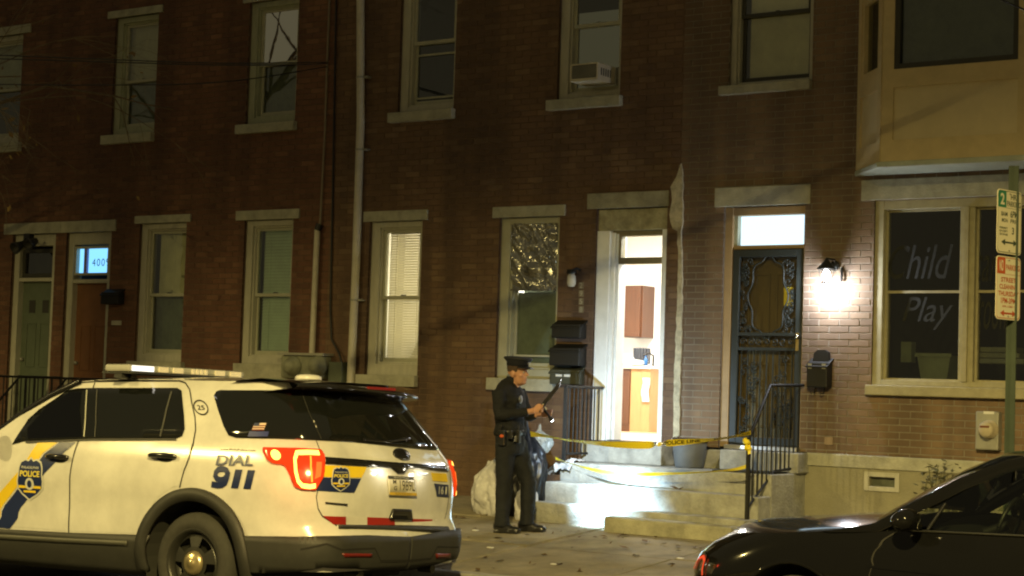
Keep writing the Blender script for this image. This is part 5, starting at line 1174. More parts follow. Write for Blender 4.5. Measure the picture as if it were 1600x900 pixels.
# ================================================================== police SUV
pr = car_root('police_car', SUV_LOC, SUV_ROT, 'white police utility vehicle with lit tail lamps and DIAL 911 on its side', 'police car')
K = Car(SUV, pr)
def arc(cx, cz, rx, rz_, a0, a1, n):
    return [(cx+rx*math.cos(math.radians(a0+(a1-a0)*i/n)), cz+rz_*math.sin(math.radians(a0+(a1-a0)*i/n))) for i in range(n+1)]
def X2U(pts): return [(SUV.ux(x, z), z) for x, z in pts]
bot = [(3.35, .33)]+[(x, z) for x, z in arc(2.866, .37, .50, .52, 0, 180, 14)]+[(2.36, .33)]+[(x, z) for x, z in arc(0, .37, .49, .525, 0, 180, 14)]+[(-.50, .36)]
left = X2U(bot)+[(.3, .36), (2, .36), (2, 1.68), (1, 1.68), (0, 1.685)]+X2U([(0, 1.69), (.6, 1.695), (1.2, 1.69), (1.5, 1.665), (1.98, 1.385), (2.3, 1.15), (2.6, 1.12), (3.35, 1.03)])
left = X2U(bot)+[(2, .36), (2, 1.20), (2, 1.68), (0, 1.685)]+X2U([(.6, 1.695), (1.2, 1.69), (1.5, 1.665), (1.98, 1.385), (2.3, 1.15), (2.6, 1.12), (3.35, 1.03)])
K.panel('body', left, M['pwhite'], step=.055); K.panel('body', [(4-u, z) for u, z in left][::-1], M['pwhite'], step=.07, label='right half of the body shell, away from the camera')
# doors (proud skins) and their gaps
cut1 = [(1.30, 1.66), (1.26, 1.45), (1.235, 1.226), (1.245, 1.1), (1.25, .8), (1.24, .52), (1.24, .34)]
cutF = [(2.26, 1.14), (2.24, .95), (2.22, .7), (2.20, .52)]
cut2 = [(u, z) for u, z in ((-1.52, 1.672), (-1.271, 1.676), (-.639, 1.682), (-.577, 1.668), (-.541, 1.619), (-.549, 1.521), (-.552, 1.413), (-.575, 1.316), (-.621, 1.22), (-.674, 1.149), (-.739, 1.026), (-.774, .90))]
for side in (0, 1):
    f = (lambda l: l) if not side else (lambda l: [(4-u, z) for u, z in l])
    K.ribbon('door_gap', cut1, .011, M['gap'], .0035, xz=True, far=side); K.ribbon('door_gap', cutF, .010, M['gap'], .0035, xz=True, far=side); K.ribbon('door_gap', f(cut2), .011, M['gap'], .0035)
    K.ribbon('door_gap', f(X2U([(1.5, 1.655), (1.3, 1.668), (.9, 1.676)])), .009, M['gap'], .0035)
    fd = [(2.20, .53), (2.235, .95), (2.25, 1.13), (1.25, 1.21), (1.255, .8), (1.25, .53)]
    K.panel('door', fd, M['pwhite'], off=.0025, step=.06, xz=True, far=side, label='front left door with police shield and blue and yellow stripes' if not side else None)
    rd = [(1.23, .53), (1.235, .8), (1.225, 1.21), (.10, 1.225), (.115, 1.149), (.135, 1.026), (.150, .91), (.20, .905), (.36, .82), (.46, .68), (.51, .55)]
    K.panel('door', rd, M['pwhite'], off=.0025, step=.06, xz=True, far=side)
    # window band: front door glass, pillars, rear door glass
    band = [(-2.52, 1.16), (-2.30, 1.364), (-2.162, 1.441), (-1.981, 1.52), (-1.818, 1.595), (-1.70, 1.612), (-1.506, 1.617), (-.66, 1.627), (-.623, 1.607), (-.655, 1.42), (-.678, 1.322), (-.715, 1.27), (-.775, 1.252), (-1.598, 1.229), (-2.38, 1.189)]
    bw = K.panel('window', f(band), M['tint'], off=.005, thick=.004, step=.06)
    K.panel('pane', f([(-1.74, 1.236), (-1.72, 1.44), (-1.66, 1.59), (-1.78, 1.585), (-2.08, 1.46), (-2.32, 1.29), (-2.33, 1.208)]), glass_mat('suv_front_glass', (.10,.13,.10), .09) if not side else M['tint'], off=.010, parent=bw, step=.07)
    K.ribbon('pillar_edge', f([(-1.715, 1.24), (-1.66, 1.42), (-1.60, 1.60)]), .012, M['grey_metal'], .011, bw); K.ribbon('pillar_edge', f([(-1.60, 1.24), (-1.55, 1.42), (-1.49, 1.605)]), .010, M['cladding'], .011, bw)
    K.ribbon('pillar_edge', f([(-.93, 1.262), (-.82, 1.45), (-.72, 1.60)]), .014, M['cladding'], .011, bw)
    K.ribbon('belt_seal', f([(-2.36, 1.182), (-1.598, 1.222), (-.775, 1.245)]), .014, M['cladding'], .009, bw)
    # cladding: sill, arches, rear bumper side
    sill = [(2.36, .25), (2.385, .50), (1.25, .518), (.40, .545), (.48, .40), (.50, .25), (1.3, .24)]
    so = K.panel('sill_cladding', sill, M['cladding'], off=.014, thick=.012, step=.06, xz=True, far=side)
    K.ribbon('sill_strip', f(X2U([(2.30, .445), (1.3, .46), (.62, .475)])), .035, mat('strip_grey', (.07,.07,.055), .5), .024, so, .008)
    for cx in (0, 2.866):
        K.ribbon('wheel_arch', arc(cx, .37, .497, .490, -10, 190, 60), .092, M['cladding'], .020, None, .034, xz=True, far=side)
    # inner wheel housings
    for cx in (0, 2.866):
        m_ = MB(); sg = -1 if side else 1; pr_ = arc(cx, .37, .47, .47, -20, 200, 20)
        vs = [(x, sg*.965, z) for x, z in pr_]+[(x, sg*.60, z) for x, z in pr_]; n_ = len(pr_)
        m_.add(vs, [(i, i+1, n_+i+1, n_+i) for i in range(n_-1)]+[tuple(range(2*n_-1, n_-1, -1))]); m_.build('wheel_well', mat('well', (.025,.025,.02), .9, var=0) if 'well' not in bpy.data.materials else bpy.data.materials['well'], pr)
    rb = X2U([(-.42, .585), (-.475, .45), (-.47, .33)])+[(.356, .372), (.596, .405), (1.3, .373), (2, .36), (2, .585), (1.2, .605), (.588, .607), (.1, .60)]
    K.panel('bumper', f(rb), M['cladding'], off=.016, thick=.02, step=.05, label='dark plastic rear bumper')
    # mirror
    m_ = MB(); sg = -1 if side else 1; v_, f_ = icos(3); m_.add([(2.12+p.x*.07*(1.2 if p.x > 0 else .6), sg*(1.10+p.y*.12), 1.23+p.z*.085) for p in v_], f_, True); m_.tube([(2.12, sg*.92, 1.17), (2.12, sg*1.02, 1.19)], .03); m_.build('mirror', M['cblack'], pr)
    # handles
    for ua, ub, zc_ in ((-2.13, -1.90, 1.077), (-1.07, -.80, 1.118)):
        n_ = 12; m_ = MB(); pts = [K.pt(*( (lambda q: (4-q[0], q[1]) if side else q)((ua+(ub-ua)*i/n_, zc_)) ), .012+.035*math.sin(PI*min(1, max(0, i/n_)))**.5) for i in range(n_+1)]
        m_.tube(pts, [.012]+[.019]*(n_-1)+[.012], 8); h_ = m_.build('handle', M['cblack'], pr)
        K.panel('handle_cup', [((4-q[0], q[1]) if side else q) for q in arc((ua+ub)/2+.01, zc_-.005, .085, .035, 0, 360, 20)[:-1]], M['cladding'], off=.0045, parent=h_, step=.03)
# rear quarter + back glass, one black wrap
qg = [(-.314, 1.575), (-.279, 1.606), (-.242, 1.615), (.102, 1.618), (.55, 1.622), (2.0, 1.63), (3.2, 1.625), (3.44, 1.52), (3.42, 1.40), (3.30, 1.228), (3.102, 1.212), (2.719, 1.218), (1.857, 1.24), (1.17, 1.262), (.637, 1.27), (.2, 1.274), (-.2, 1.271), (-.263, 1.286), (-.293, 1.355), (-.308, 1.478)]
wq = K.panel('rear_window', qg, M['tint'], off=.005, thick=.004, step=.055, label='black wrap-around quarter and rear glass')
K.ribbon('glass_seam', [(.62, 1.61), (.64, 1.45), (.70, 1.28)], .008, M['cladding'], .009, wq)
K.ribbon('wiper', [(1.35, 1.275), (1.9, 1.262), (2.5, 1.29)], .018, M['cblack'], .022, wq, .012)
for q in ((.665, 1.40), (.672, 1.365)): K.panel('rivet', arc(q[0], q[1], .008, .008, 0, 360, 8)[:-1], M['silver'], off=.011, parent=wq, step=.02)
# roof, spoiler
m_ = MB(); vs = []; xs_ = np.linspace(-.74, 1.52, 24); ys_ = np.linspace(-1, 1, 17)
for x in xs_:
    w_ = float(np.interp(1.685, SUV.wz[0], SUV.wz[1]))+.003
    zb_ = np.interp(x, [-.74, -.3, .4, 1.1, 1.52], [1.680, 1.688, 1.69, 1.688, 1.655]); cr = np.interp(x, [-.74, -.3, .3, 1.0, 1.52], [.022, .034, .042, .036, .024])
    for t in ys_: vs.append((x, t*w_, zb_+cr*(1-abs(t)**2.6)))
m_.add(vs, [(i*17+j, i*17+j+1, (i+1)*17+j+1, (i+1)*17+j) for i in range(23) for j in range(16)], True); m_.build('roof', M['pwhite'], pr)
m_ = MB(); vs = []; prf = [(-.15, 1.715), (-.45, 1.722), (-.70, 1.712), (-.90, 1.690), (-.935, 1.675), (-.90, 1.655), (-.74, 1.640), (-.62, 1.62)]
for i, t in enumerate(np.linspace(-1, 1, 25)):
    for x, z in prf:
        yy = t*.76; k2 = abs(t)**3; vs.append((x+(.20*k2 if x < -.5 else .05*k2), yy, z-.012*abs(t)**2-(.018 if x > -.3 else 0)-.028*(1-t)))
n_ = len(prf); m_.add(vs, [(i*n_+j, i*n_+j+1, (i+1)*n_+j+1, (i+1)*n_+j) for i in range(24) for j in range(n_-1)], True); sp2 = m_.build('spoiler', M['cblack'], pr)
K.panel('spoiler_side', [(.467, 1.70), (.54, 1.61), (1.3, 1.61), (2, 1.63), (2, 1.70), (.72, 1.70)], M['cblack'], off=.006, parent=sp2); K.panel('spoiler_side', [(4-.467, 1.70), (4-.54, 1.61), (2.7, 1.61), (2, 1.63), (2, 1.70), (3.28, 1.70)][::-1], M['cblack'], off=.006, parent=sp2)
m_ = MB().box((-.925, -.17, 1.655), (-.905, .17, 1.675)); m_.build('brake_light', mat('brake_dim', (.16,.01,.008), .3, var=.1, emit=(1,.05,.02), es=.05), pr)
# front closure
m_ = MB(); vs = []; T2 = np.linspace(0, PI, 19)
for z in (.3, .45, .6, .75, .9, 1.02):
    w_ = K.pt(SUV.ux(3.35, z), z).y; L_ = .62 if z < .8 else .52
    for t in T2: vs.append((3.35+L_*max(0, math.sin(t))**.6, w_*math.cos(t), z))
for t in T2: vs.append((3.30+.4*max(0, math.sin(t))**.6, .80*math.cos(t), 1.06))
m_.add(vs, [(i*19+j, i*19+j+1, (i+1)*19+j+1, (i+1)*19+j) for i in range(6) for j in range(18)], True); m_.build('front_bumper', M['pwhite'], pr)
m_ = MB(); vs = []
for i, x in enumerate(np.linspace(2.25, 3.42, 9)):
    for t in np.linspace(-1, 1, 13): vs.append((x+.27*(1-t*t)*(i/8), t*(.93-.05*i/8), 1.14-.08*(i/8)**1.5+.05*(1-t*t)))
m_.add(vs, [(i*13+j, i*13+j+1, (i+1)*13+j+1, (i+1)*13+j) for i in range(8) for j in range(12)], True); m_.build('hood', M['pwhite'], pr)
m_ = MB(); vs = []
for i, (x, w_, z) in enumerate(((1.47, .72, 1.672), (1.72, .77, 1.55), (1.98, .82, 1.40), (2.22, .87, 1.22), (2.36, .91, 1.13))):
    for t in np.linspace(-1, 1, 13): vs.append((x+.14*(1-t*t), t*w_, z+.02*(1-t*t)))
m_.add(vs, [(i*13+j, i*13+j+1, (i+1)*13+j+1, (i+1)*13+j) for i in range(4) for j in range(12)], True); m_.build('windshield', glass_mat('windshield', (.12,.15,.12), .1), pr)
for sg in (-1, 1):
    MB().tube([(1.45, sg*.735, 1.668), (1.72, sg*.785, 1.55), (1.98, sg*.835, 1.40), (2.22, sg*.885, 1.23), (2.38, sg*.92, 1.13)], .028, 8).build('pillar', M['cblack'], pr)
    MB().lathe([(0,0),(.10,.0),(.11,.05),(.1,.1)], (3.62, sg*.72, .86), 'x', 12).build('headlight', M['chrome'], pr)
# cabin silhouettes behind the glass
for y_ in (.42, -.42):
    s_ = MB(); s_.box((1.0, y_-.24, .75), (1.12, y_+.24, 1.32)); s_.box((1.02, y_-.12, 1.34), (1.10, y_+.12, 1.52)); s_.box((1.0, y_-.24, .6), (1.5, y_+.24, .76)); s_.build('seat', M['room_dark'], pr, bevel=.03)
MB().box((-.5, -.80, .5), (2.3, .80, .55)).build('floor_pan', M['room_dark'], pr); MB().box((1.95, -.75, .9), (2.2, .75, 1.14)).build('dashboard', M['room_dark'], pr, bevel=.03)
MB().box((.8, -.72, .6), (.84, .72, 1.6)).build('partition', M['room_dark'], pr)
MB().box((-.9, -.75, .30), (3.3, .75, .42)).build('underbody', M['gap'], pr)
MB().tube([(-1.0, .45, .33), (-1.12, .45, .325)], .035).build('tailpipe', M['steel_dark'], pr); MB().tube([(-1.0, -.45, .33), (-1.12, -.45, .325)], .035).build('tailpipe', M['steel_dark'], pr)
# lamps
tl_ = [(.039, 1.207), (.4, 1.206), (.66, 1.20), (.683, 1.162), (.646, 1.017), (.566, .928), (.415, .93), (.339, .945), (.284, 1.021), (.237, 1.082), (.198, 1.097), (.103, 1.10), (.051, 1.124), (.03, 1.176)]
for side in (0, 1):
    f = (lambda l: l) if not side else (lambda l: [(4-u, z-(.07 if side else 0)) for u, z in l])
    t_ = K.panel('taillight', f(tl_), M['lens_red'], off=.012, thick=.02, step=.035, rnd=.012)
    K.ribbon('led_band', f([(.62, 1.172), (.50, 1.174), (.38, 1.171), (.345, 1.13), (.345, 1.05), (.375, .985), (.42, .955), (.50, .950), (.56, .957)]), .030, M['led_hot'], .026, t_, .004)
    K.ribbon('led_band', f([(.515, 1.15), (.505, 1.08), (.52, .98)]), .016, M['led_red'], .026, t_, .004)
    K.panel('amber_bulb', f(arc(.155, 1.155, .050, .034, 0, 360, 14)[:-1]), M['led_hot'], off=.026, parent=t_, step=.03)
    K.panel('backup_lens', f([(.57, 1.115), (.63, 1.115), (.61, 1.02), (.545, 1.0)]), mat('lens_inner', (.35,.06,.02), .1, var=.3, scale=60, emit=(1,.15,.02), es=1.2), off=.025, parent=t_, step=.03)
light('POINT', 'tail_glow', (0, 0, 0), 3.0, (1,.06,.02), .08); tg = bpy.data.objects['tail_glow']; tg.parent = pr; tg.location = tuple(K.pt(.35, 1.06, .28))
# rear face trim and graphics
K.panel('applique', [(.674, 1.153), (1.8, 1.123), (3.152, 1.092), (3.083, 1.054), (2.30, 1.082), (2.122, 1.085), (1.98, 1.043), (1.86, 1.043), (1.74, 1.082), (1.357, 1.092), (.661, 1.109)], M['cblack'], off=.010, thick=.010, step=.05)
K.panel('stripe', [(.66, 1.101), (1.294, 1.09), (1.193, 1.015), (.645, 1.021)], M['yellow'], off=.004, step=.05); K.panel('stripe', [(.635, 1.017), (1.186, 1.009), (1.079, .909), (.575, .925)], M['navy'], off=.004, step=.05)
K.panel('stripe', [(2.667, 1.047), (3.065, 1.038), (3.067, .975), (2.687, .986)], M['yellow'], off=.004, step=.05); bx = K.panel('stripe', [(2.713, .967), (3.074, .952), (3.098, .856), (2.797, .867)], M['navy'], off=.004, step=.05)
K.text('lettering', '161', 2.84, .885, 3.04, .880, M['silver'], .006, .02, kern=.060, parent=bx)
K.panel('badge', arc(2.08, 1.180, .185, .040, 0, 360, 24)[:-1], M['cblack'], off=.012, thick=.012, step=.04)
K.panel('model_strip', [(.679, .848), (.97, .833), (.969, .820), (.678, .835)], M['gap'], off=.006, thick=.004)
hb_ = K.panel('tailgate_handle', [(1.762, .792), (2.131, .783), (2.182, .704), (1.704, .717)], M['cblack'], off=.016, thick=.02, step=.04, rnd=.012)
rwt = [(.657, .75), (.961, .743), (1.307, .735), (1.832, .721), (2.195, .711), (2.73, .697), (2.803, .695), (3.076, .687)]
rwb = [(.796, .69), (.972, .686), (1.32, .679), (1.846, .668), (2.208, .661), (2.7, .65), (2.764, .648), (3.018, .642)]
rw = mat('rw_red', (.33,.02,.015), .35, var=.05); rww = mat('rw_white', (.62,.60,.55), .35, var=.05)
for i, c_ in enumerate((rw, rww, rw, rww, rw, None, rww)):
    if c_ is None: continue
    K.panel('reflective_strip', [rwt[i], rwt[i+1], rwb[i+1], rwb[i]], c_, off=.0045, step=.05)
K.text('lettering', '1620', 2.83, .652, 3.0, .648, M['gap'], .007, .01, kern=.03)
K.ribbon('step_strip', [(.86, .672), (1.9, .645), (3.02, .612)], .03, M['cladding'], .012, None, .012)
K.panel('reflector', [(.80, .497), (1.253, .485), (1.257, .460), (.84, .470)], M['reflector'], off=.030, thick=.006, step=.04); K.panel('reflector', [(2.60, .452), (3.016, .440), (3.04, .412), (2.64, .420)], M['reflector'], off=.030, thick=.006, step=.04)
K.ribbon('bumper_crease', [(.35, .52), (.62, .56), (.80, .52), (1.3, .52), (1.42, .43), (1.9, .42), (2.5, .42), (2.62, .50), (3.2, .48)], .014, M['gap'], .0275)
K.ribbon('tailgate_gap', [(.637, 1.27), (.652, 1.217), (.60, .95), (.574, .88), (.593, .80), (.646, .75), (.847, .68)], .010, M['gap'], .004)
K.ribbon('tailgate_gap', [(3.30, 1.22), (3.20, 1.13), (3.10, .85), (3.08, .75), (3.02, .63)], .010, M['gap'], .004)
# plate
pl_ = [(1.624, 1.031), (2.165, 1.02), (2.247, .876), (1.664, .888)]
po = K.panel('license_plate', pl_, mat('plate_white', (.62,.58,.46), .4, var=.04), off=.020, thick=.004, step=.06, rnd=.01)
def sub(fu0, fu1, fz0, fz1):
    def bl(a, b): 
        t = [pl_[3][k]+(pl_[2][k]-pl_[3][k])*a for k in (0, 1)]; q = [pl_[0][k]+(pl_[1][k]-pl_[0][k])*a for k in (0, 1)]; return (t[0]+(q[0]-t[0])*b, t[1]+(q[1]-t[1])*b)
    return [bl(fu0, fz0), bl(fu1, fz0), bl(fu1, fz1), bl(fu0, fz1)]
K.panel('plate_band', sub(.01, .99, .82, .98), mat('plate_navy', (.05,.05,.04), .4, var=0), off=.0235, parent=po, step=.05); K.panel('plate_band', sub(.01, .99, .03, .17), mat('plate_gold', (.60,.40,.05), .4, var=0), off=.0235, parent=po, step=.05)
ink = mat('plate_ink', (.05,.045,.03), .5, var=0)
a_, b_ = sub(.37, .93, .27, .5)[0], sub(.37, .93, .27, .5)[1]; K.text('numeral', '1989L', a_[0], a_[1], b_[0], b_[1], ink, .0245, .0, kern=.072, parent=po)
for ch, zz in (('M', .58), ('G', .27)):
    q = sub(.16, .27, zz, zz+.1); K.text('numeral', ch, q[0][0], q[0][1], q[1][0], q[1][1], ink, .0245, .01, kern=.030, parent=po)
q = sub(.22, .78, .86, .9); K.text('lettering', 'PENNSYLVANIA', q[0][0], q[0][1], q[1][0], q[1][1], M['silver'], .0245, 0, kern=.012, parent=po)
q = sub(.2, .8, .07, .1); K.text('lettering', 'MUNICIPAL GOVT', q[0][0], q[0][1], q[1][0], q[1][1], ink, .0245, 0, kern=.010, parent=po)
for u_ in (1.45, 2.45): K.panel('plate_lamp', arc(u_, 1.070 if u_ < 2 else 1.045, .12, .010, 180, 360, 8), M['led_white'] if 'led_white' in M else M.setdefault('led_white', emit_mat('led_white', (1,.95,.75), 2)), off=.012, step=.04)
light('POINT', 'plate_lamp_light', (0,0,0), .5, (1,.92,.7), .02); o = bpy.data.objects['plate_lamp_light']; o.parent = pr; o.location = tuple(K.pt(1.55, 1.055, .07))
light('POINT', 'plate_lamp_light', (0,0,0), .5, (1,.92,.7), .02); o = bpy.data.objects['plate_lamp_light.001']; o.parent = pr; o.location = tuple(K.pt(2.35, 1.04, .07))
# side graphics
K.text('lettering', 'DIAL', -.435, 1.072, -.085, 1.078, M['navy'], .008, .022, .22, kern=.076)
n9 = [(-.322+.0, 1.020), (-.335, 1.040), (-.365, 1.050), (-.405, 1.046), (-.432, 1.022), (-.436, .998), (-.418, .978), (-.385, .970), (-.350, .978), (-.330, .996)]
K.ribbon('lettering', n9+[(-.322, 1.020)], .042, M['navy'], .006); K.ribbon('lettering', [(-.318, 1.030), (-.326, .985), (-.340, .952), (-.370, .936), (-.41, .932), (-.468, .938)], .042, M['navy'], .0062)
for ua in (-.285, -.170): K.panel('lettering', [(ua, .917), (ua+.068, .918), (ua+.100, 1.050), (ua+.032, 1.049)], M['navy'], off=.005, step=.05)
K.text('lettering', 'www.PhillyPolice.com', -.374, 1.174, -.044, 1.176, M['gap'], .005, .01, kern=.020)
rg = arc(-.47, 1.485, .066, .052, 0, 360, 24); rg2 = arc(-.47, 1.485, .057, .044, 360, 0, 24); o = K.ribbon('number_ring', rg, .010, M['gap'], .005); K.text('lettering', '25', -.505, 1.467, -.435, 1.467, M['gap'], .005, .01, kern=.035, parent=o)
fl_ = K.panel('flag_sticker', [(-.032, 1.327), (.079, 1.329), (.128, 1.381), (.008, 1.379)], mat('flag_cream', (.75,.60,.48), .5, var=0), off=.010)
for i in range(3):
    t0 = (i+.2)/3.4; a_ = (-.032+.04*t0, 1.327+.052*t0); b_ = (.079+.049*t0, 1.329+.052*t0); K.ribbon('flag_stripe', [a_, b_], .008, M['reflector'], .0125, fl_)
K.panel('flag_canton', [(-.006, 1.357), (.042, 1.357), (.060, 1.379), (.010, 1.379)], M['navy'], off=.013, parent=fl_)
K.panel('sticker', [(-.083, 1.282), (.107, 1.287), (.134, 1.322), (-.055, 1.320)], mat('sticker_blue', (.02,.03,.16), .4, var=.1), off=.010)
yl = [(-2.224, 1.186), (-2.013, 1.190), (-2.184, 1.107), (-2.314, .97), (-2.497, .801), (-2.675, .607), (-2.771, .51), (-2.98, .51), (-2.80, .632), (-2.62, .811), (-2.43, .967), (-2.31, 1.113)]
bl_ = [(-1.993, 1.192), (-1.813, 1.197), (-1.963, 1.113), (-2.046, 1.043), (-2.159, .952), (-2.352, .728), (-2.572, .515), (-2.742, .515), (-2.668, .597), (-2.481, .791), (-2.3, .971), (-2.17, 1.102)]
for side in (0, 1):
    f = (lambda l: l) if not side else (lambda l: [(4-u, z) for u, z in l][::-1])
    K.panel('stripe', f(yl), M['yellow'], off=.006, step=.06); K.panel('stripe', f(bl_), M['navy'], off=.0065, step=.06)
def shield(uc, zc_, hw, hh, off, sgn=1):
    base = [(-.78,.80),(-.45,.92),(-.2,.86),(0,1.0),(.2,.86),(.45,.92),(.78,.80),(.90,.55),(.92,.2),(1.0,-.1),(.95,-.45),(.6,-.72),(0,-1.0),(-.6,-.72),(-.95,-.45),(-1.0,-.1),(-.92,.2),(-.90,.55)]
    def sc(k, dy=0): return [(uc+x*hw*k, zc_+(y+dy)*hh*k) for x, y in base]
    o = K.panel('shield', sc(1), M['silver'], off=off, step=.04); K.panel('shield_field', sc(.91), M['navy'], off=off+.002, step=.04, parent=o)
    K.text('lettering', 'PHILADELPHIA', uc-.66*hw, zc_+.46*hh, uc+.66*hw, zc_+.46*hh, M['silver'], off+.004, .01, kern=.11*hh, parent=o)
    K.text('lettering', 'POLICE', uc-.74*hw, zc_+.10*hh, uc+.74*hw, zc_+.10*hh, mat('decal_gold', (.72,.60,.10), .35, var=0) if 'decal_gold' not in bpy.data.materials else bpy.data.materials['decal_gold'], off+.004, .03, kern=.27*hh, parent=o)
    K.panel('shield_band', [(uc-.84*hw, zc_-.42*hh), (uc+.84*hw, zc_-.42*hh), (uc+.84*hw, zc_-.30*hh), (uc-.84*hw, zc_-.30*hh)], M['yellow'], off=off+.004, step=.04, parent=o)
    K.panel('shield_band', [(uc-.45*hw, zc_-.62*hh), (uc+.45*hw, zc_-.62*hh), (uc+.45*hw, zc_-.52*hh), (uc-.45*hw, zc_-.52*hh)], M['yellow'], off=off+.004, step=.04, parent=o)
    K.panel('shield_dome', arc(uc, zc_-.22*hh, .33*hw, .28*hh, 0, 360, 18)[:-1], M['silver'], off=off+.005, step=.04, parent=o)
    K.panel('shield_dome', arc(uc, zc_-.22*hh, .17*hw, .17*hh, 0, 360, 14)[:-1], M['navy'], off=off+.007, step=.04, parent=o)
shield(-2.31, .905, .145, .168, .009); shield(.874, 1.007, .128, .088, .007)
# wheels
for x in (0, 2.866):
    wheel(pr, x, .865, .365, .245, hub=mat('hub_gold', (.62,.52,.30), .3, metal=.8, var=.1) if 'hub_gold' not in bpy.data.materials else bpy.data.materials['hub_gold'], out=1); wheel(pr, x, -.865, .365, .245, hub=bpy.data.materials['hub_gold'], out=-1)
# light bar (across the roof) and antenna dome
lb = MB().box((.84, -.50, 1.745), (1.10, .84, 1.803)).build('light_bar', mat('bar_clear', (.42,.42,.38), .15, var=.1, coat=1), pr, bevel=.02)
MB().box((.80, -.48, 1.733), (1.14, .82, 1.746)).build('bar_base', M['cladding'], lb)
bmod = {'hot': emit_mat('bar_hot', (1,.93,.78), 1.8), 'warm': mat('bar_warm', (.85,.72,.35), .15, var=.2, scale=80, metal=.8, emit=(1,.75,.30), es=.55)}
nl = [(.82-.0, .58, 'hot'), (.53, .42, 'warm'), (.37, .25, 'warm'), (.155, .12, 'warm'), (.105, .07, 'warm'), (.055, .02, 'warm'), (.005, -.03, 'warm'), (-.12, -.24, 'warm'), (-.30, -.44, 'warm')]
for ya, yb, k_ in nl: MB().box((.828, yb, 1.754), (.839, ya-.01, 1.794)).build('light_module', bmod[k_], lb)
for y_ in (.72, -.40): MB().box((.90, y_-.03, 1.69), (1.04, y_+.03, 1.746)).build('bar_foot', M['cblack'], lb)
MB().add([(1.0, .835, 1.70), (.92, .835, 1.70), (.95, .80, 1.75), (1.02, .80, 1.75), (1.0, .76, 1.69), (.92, .76, 1.69), (.95, .74, 1.75), (1.02, .74, 1.75)], [(0,1,2,3),(4,7,6,5),(0,4,5,1),(3,2,6,7),(0,3,7,4),(1,5,6,2)]).build('bar_strap', M['cladding'], lb)
m_ = MB(); v_, f_ = icos(3); m_.add([(-.30+p.x*.10, .10+p.y*.11, 1.722+max(0, p.z)**.5*.045) for p in v_], f_, True); m_.build('antenna_dome', M['pwhite'], pr)

# ================================================================== black sedan
M['car_black'] = mat('car_black', (.005,.005,.005), .12, var=0, spec=.25, coat=.45)
br = car_root('parked_car', SED_LOC, SED_ROT, 'glossy black sedan cut off by the lower right corner, parked at the kerb', 'car')
B = Car(SEDAN, br)
def XU(pts): return [(SEDAN.ux(x, z), z) for x, z in pts]
sb = XU([(3.7, .22), (3.05, .25)])+XU(arc(2.72, .32, .37, .385, 0, 180, 12))+XU([(2.3, .2), (.42, .2)])+XU(arc(0, .32, .37, .40, 0, 180, 12))+[(.2, .2), (2, .2), (2, .795), (1.6, .80), (1.2, .815), (.8, .845), (.45, .870), (.2, .890)]+XU([(.02, .905), (.20, .922), (.45, .940), (.62, .952), (.78, .963), (1.0, .972), (1.8, .995), (2.8, 1.02), (3.7, 1.02)])
B.panel('body', sb, M['car_black'], step=.06); B.panel('body', [(4-u, z) for u, z in sb][::-1], M['car_black'], step=.08, label='far half of the body shell')
# hood: spans from wing top to wing top and closes on the nose
edge = [(2, .795), (1.6, .80), (1.2, .815), (.8, .845), (.45, .870), (.2, .890)]+XU([(.02, .905), (.20, .922), (.45, .940), (.62, .952), (.78, .963)])
def eat(s_):
    f_ = s_*(len(edge)-1); i = min(len(edge)-2, int(f_)); f_ -= i; return (edge[i][0]+(edge[i+1][0]-edge[i][0])*f_, edge[i][1]+(edge[i+1][1]-edge[i][1])*f_)
m_ = MB(); vs = []; NX = 30; NY = 21; x2 = SEDAN.p(2, .795)[0]
for i in range(NX):
    s_ = .06+.94*i/(NX-1); q = SEDAN.p(*eat(s_)); bow = (q[0]-x2-.02)*max(0, 1-i/9.0)**1.4 if i < 9 else 0; cr = .060*min(1, (i+1)/10)
    for t in np.linspace(-1, 1, NY):
        vs.append((q[0]-bow*(1-t*t)-(.10*(1-t*t) if i > 20 else .10*(1-t*t)*i/20), t*q[1]*.999, q[2]-.002+cr*(1-abs(t)**2.6)+.008*math.exp(-((abs(t)-.86)/.05)**2)*min(1, i/8)))
m_.add(vs, [(i*NY+j, i*NY+j+1, (i+1)*NY+j+1, (i+1)*NY+j) for i in range(NX-1) for j in range(NY-1)], True); o = m_.build('hood', M['car_black'], br)
# greenhouse
top = [(.50, .83, .985), (.74, .775, 1.135), (.98, .70, 1.275), (1.22, .63, 1.385), (1.5, .585, 1.455), (1.8, .57, 1.485), (2.4, .565, 1.485), (2.9, .56, 1.39), (3.4, .60, 1.22), (3.75, .66, 1.06)]
gm = glass_mat('car_glass', (.60,.66,.56), .07)
m_ = MB(); vs = []
for x, w_, z in top[:4]+[(1.34, .60, 1.418)]:
    for t in np.linspace(-1, 1, 13): vs.append((x-.16*(1-t*t)*(1 if x < 1.3 else .7), t*(w_-.03), z-.01+.05*(1-t*t)))
m_.add(vs, [(i*13+j, i*13+j+1, (i+1)*13+j+1, (i+1)*13+j) for i in range(4) for j in range(12)], True); m_.build('windshield', gm, br)
m_ = MB(); vs = []
for x, w_, z in [(1.34, .60, 1.424)]+top[4:8]:
    for t in np.linspace(-1, 1, 13): vs.append((x-.11*(1-t*t) if x < 1.4 else x, t*w_, z+.045*(1-abs(t)**2.4)))
m_.add(vs, [(i*13+j, i*13+j+1, (i+1)*13+j+1, (i+1)*13+j) for i in range(4) for j in range(12)], True); m_.build('roof', M['car_black'], br)
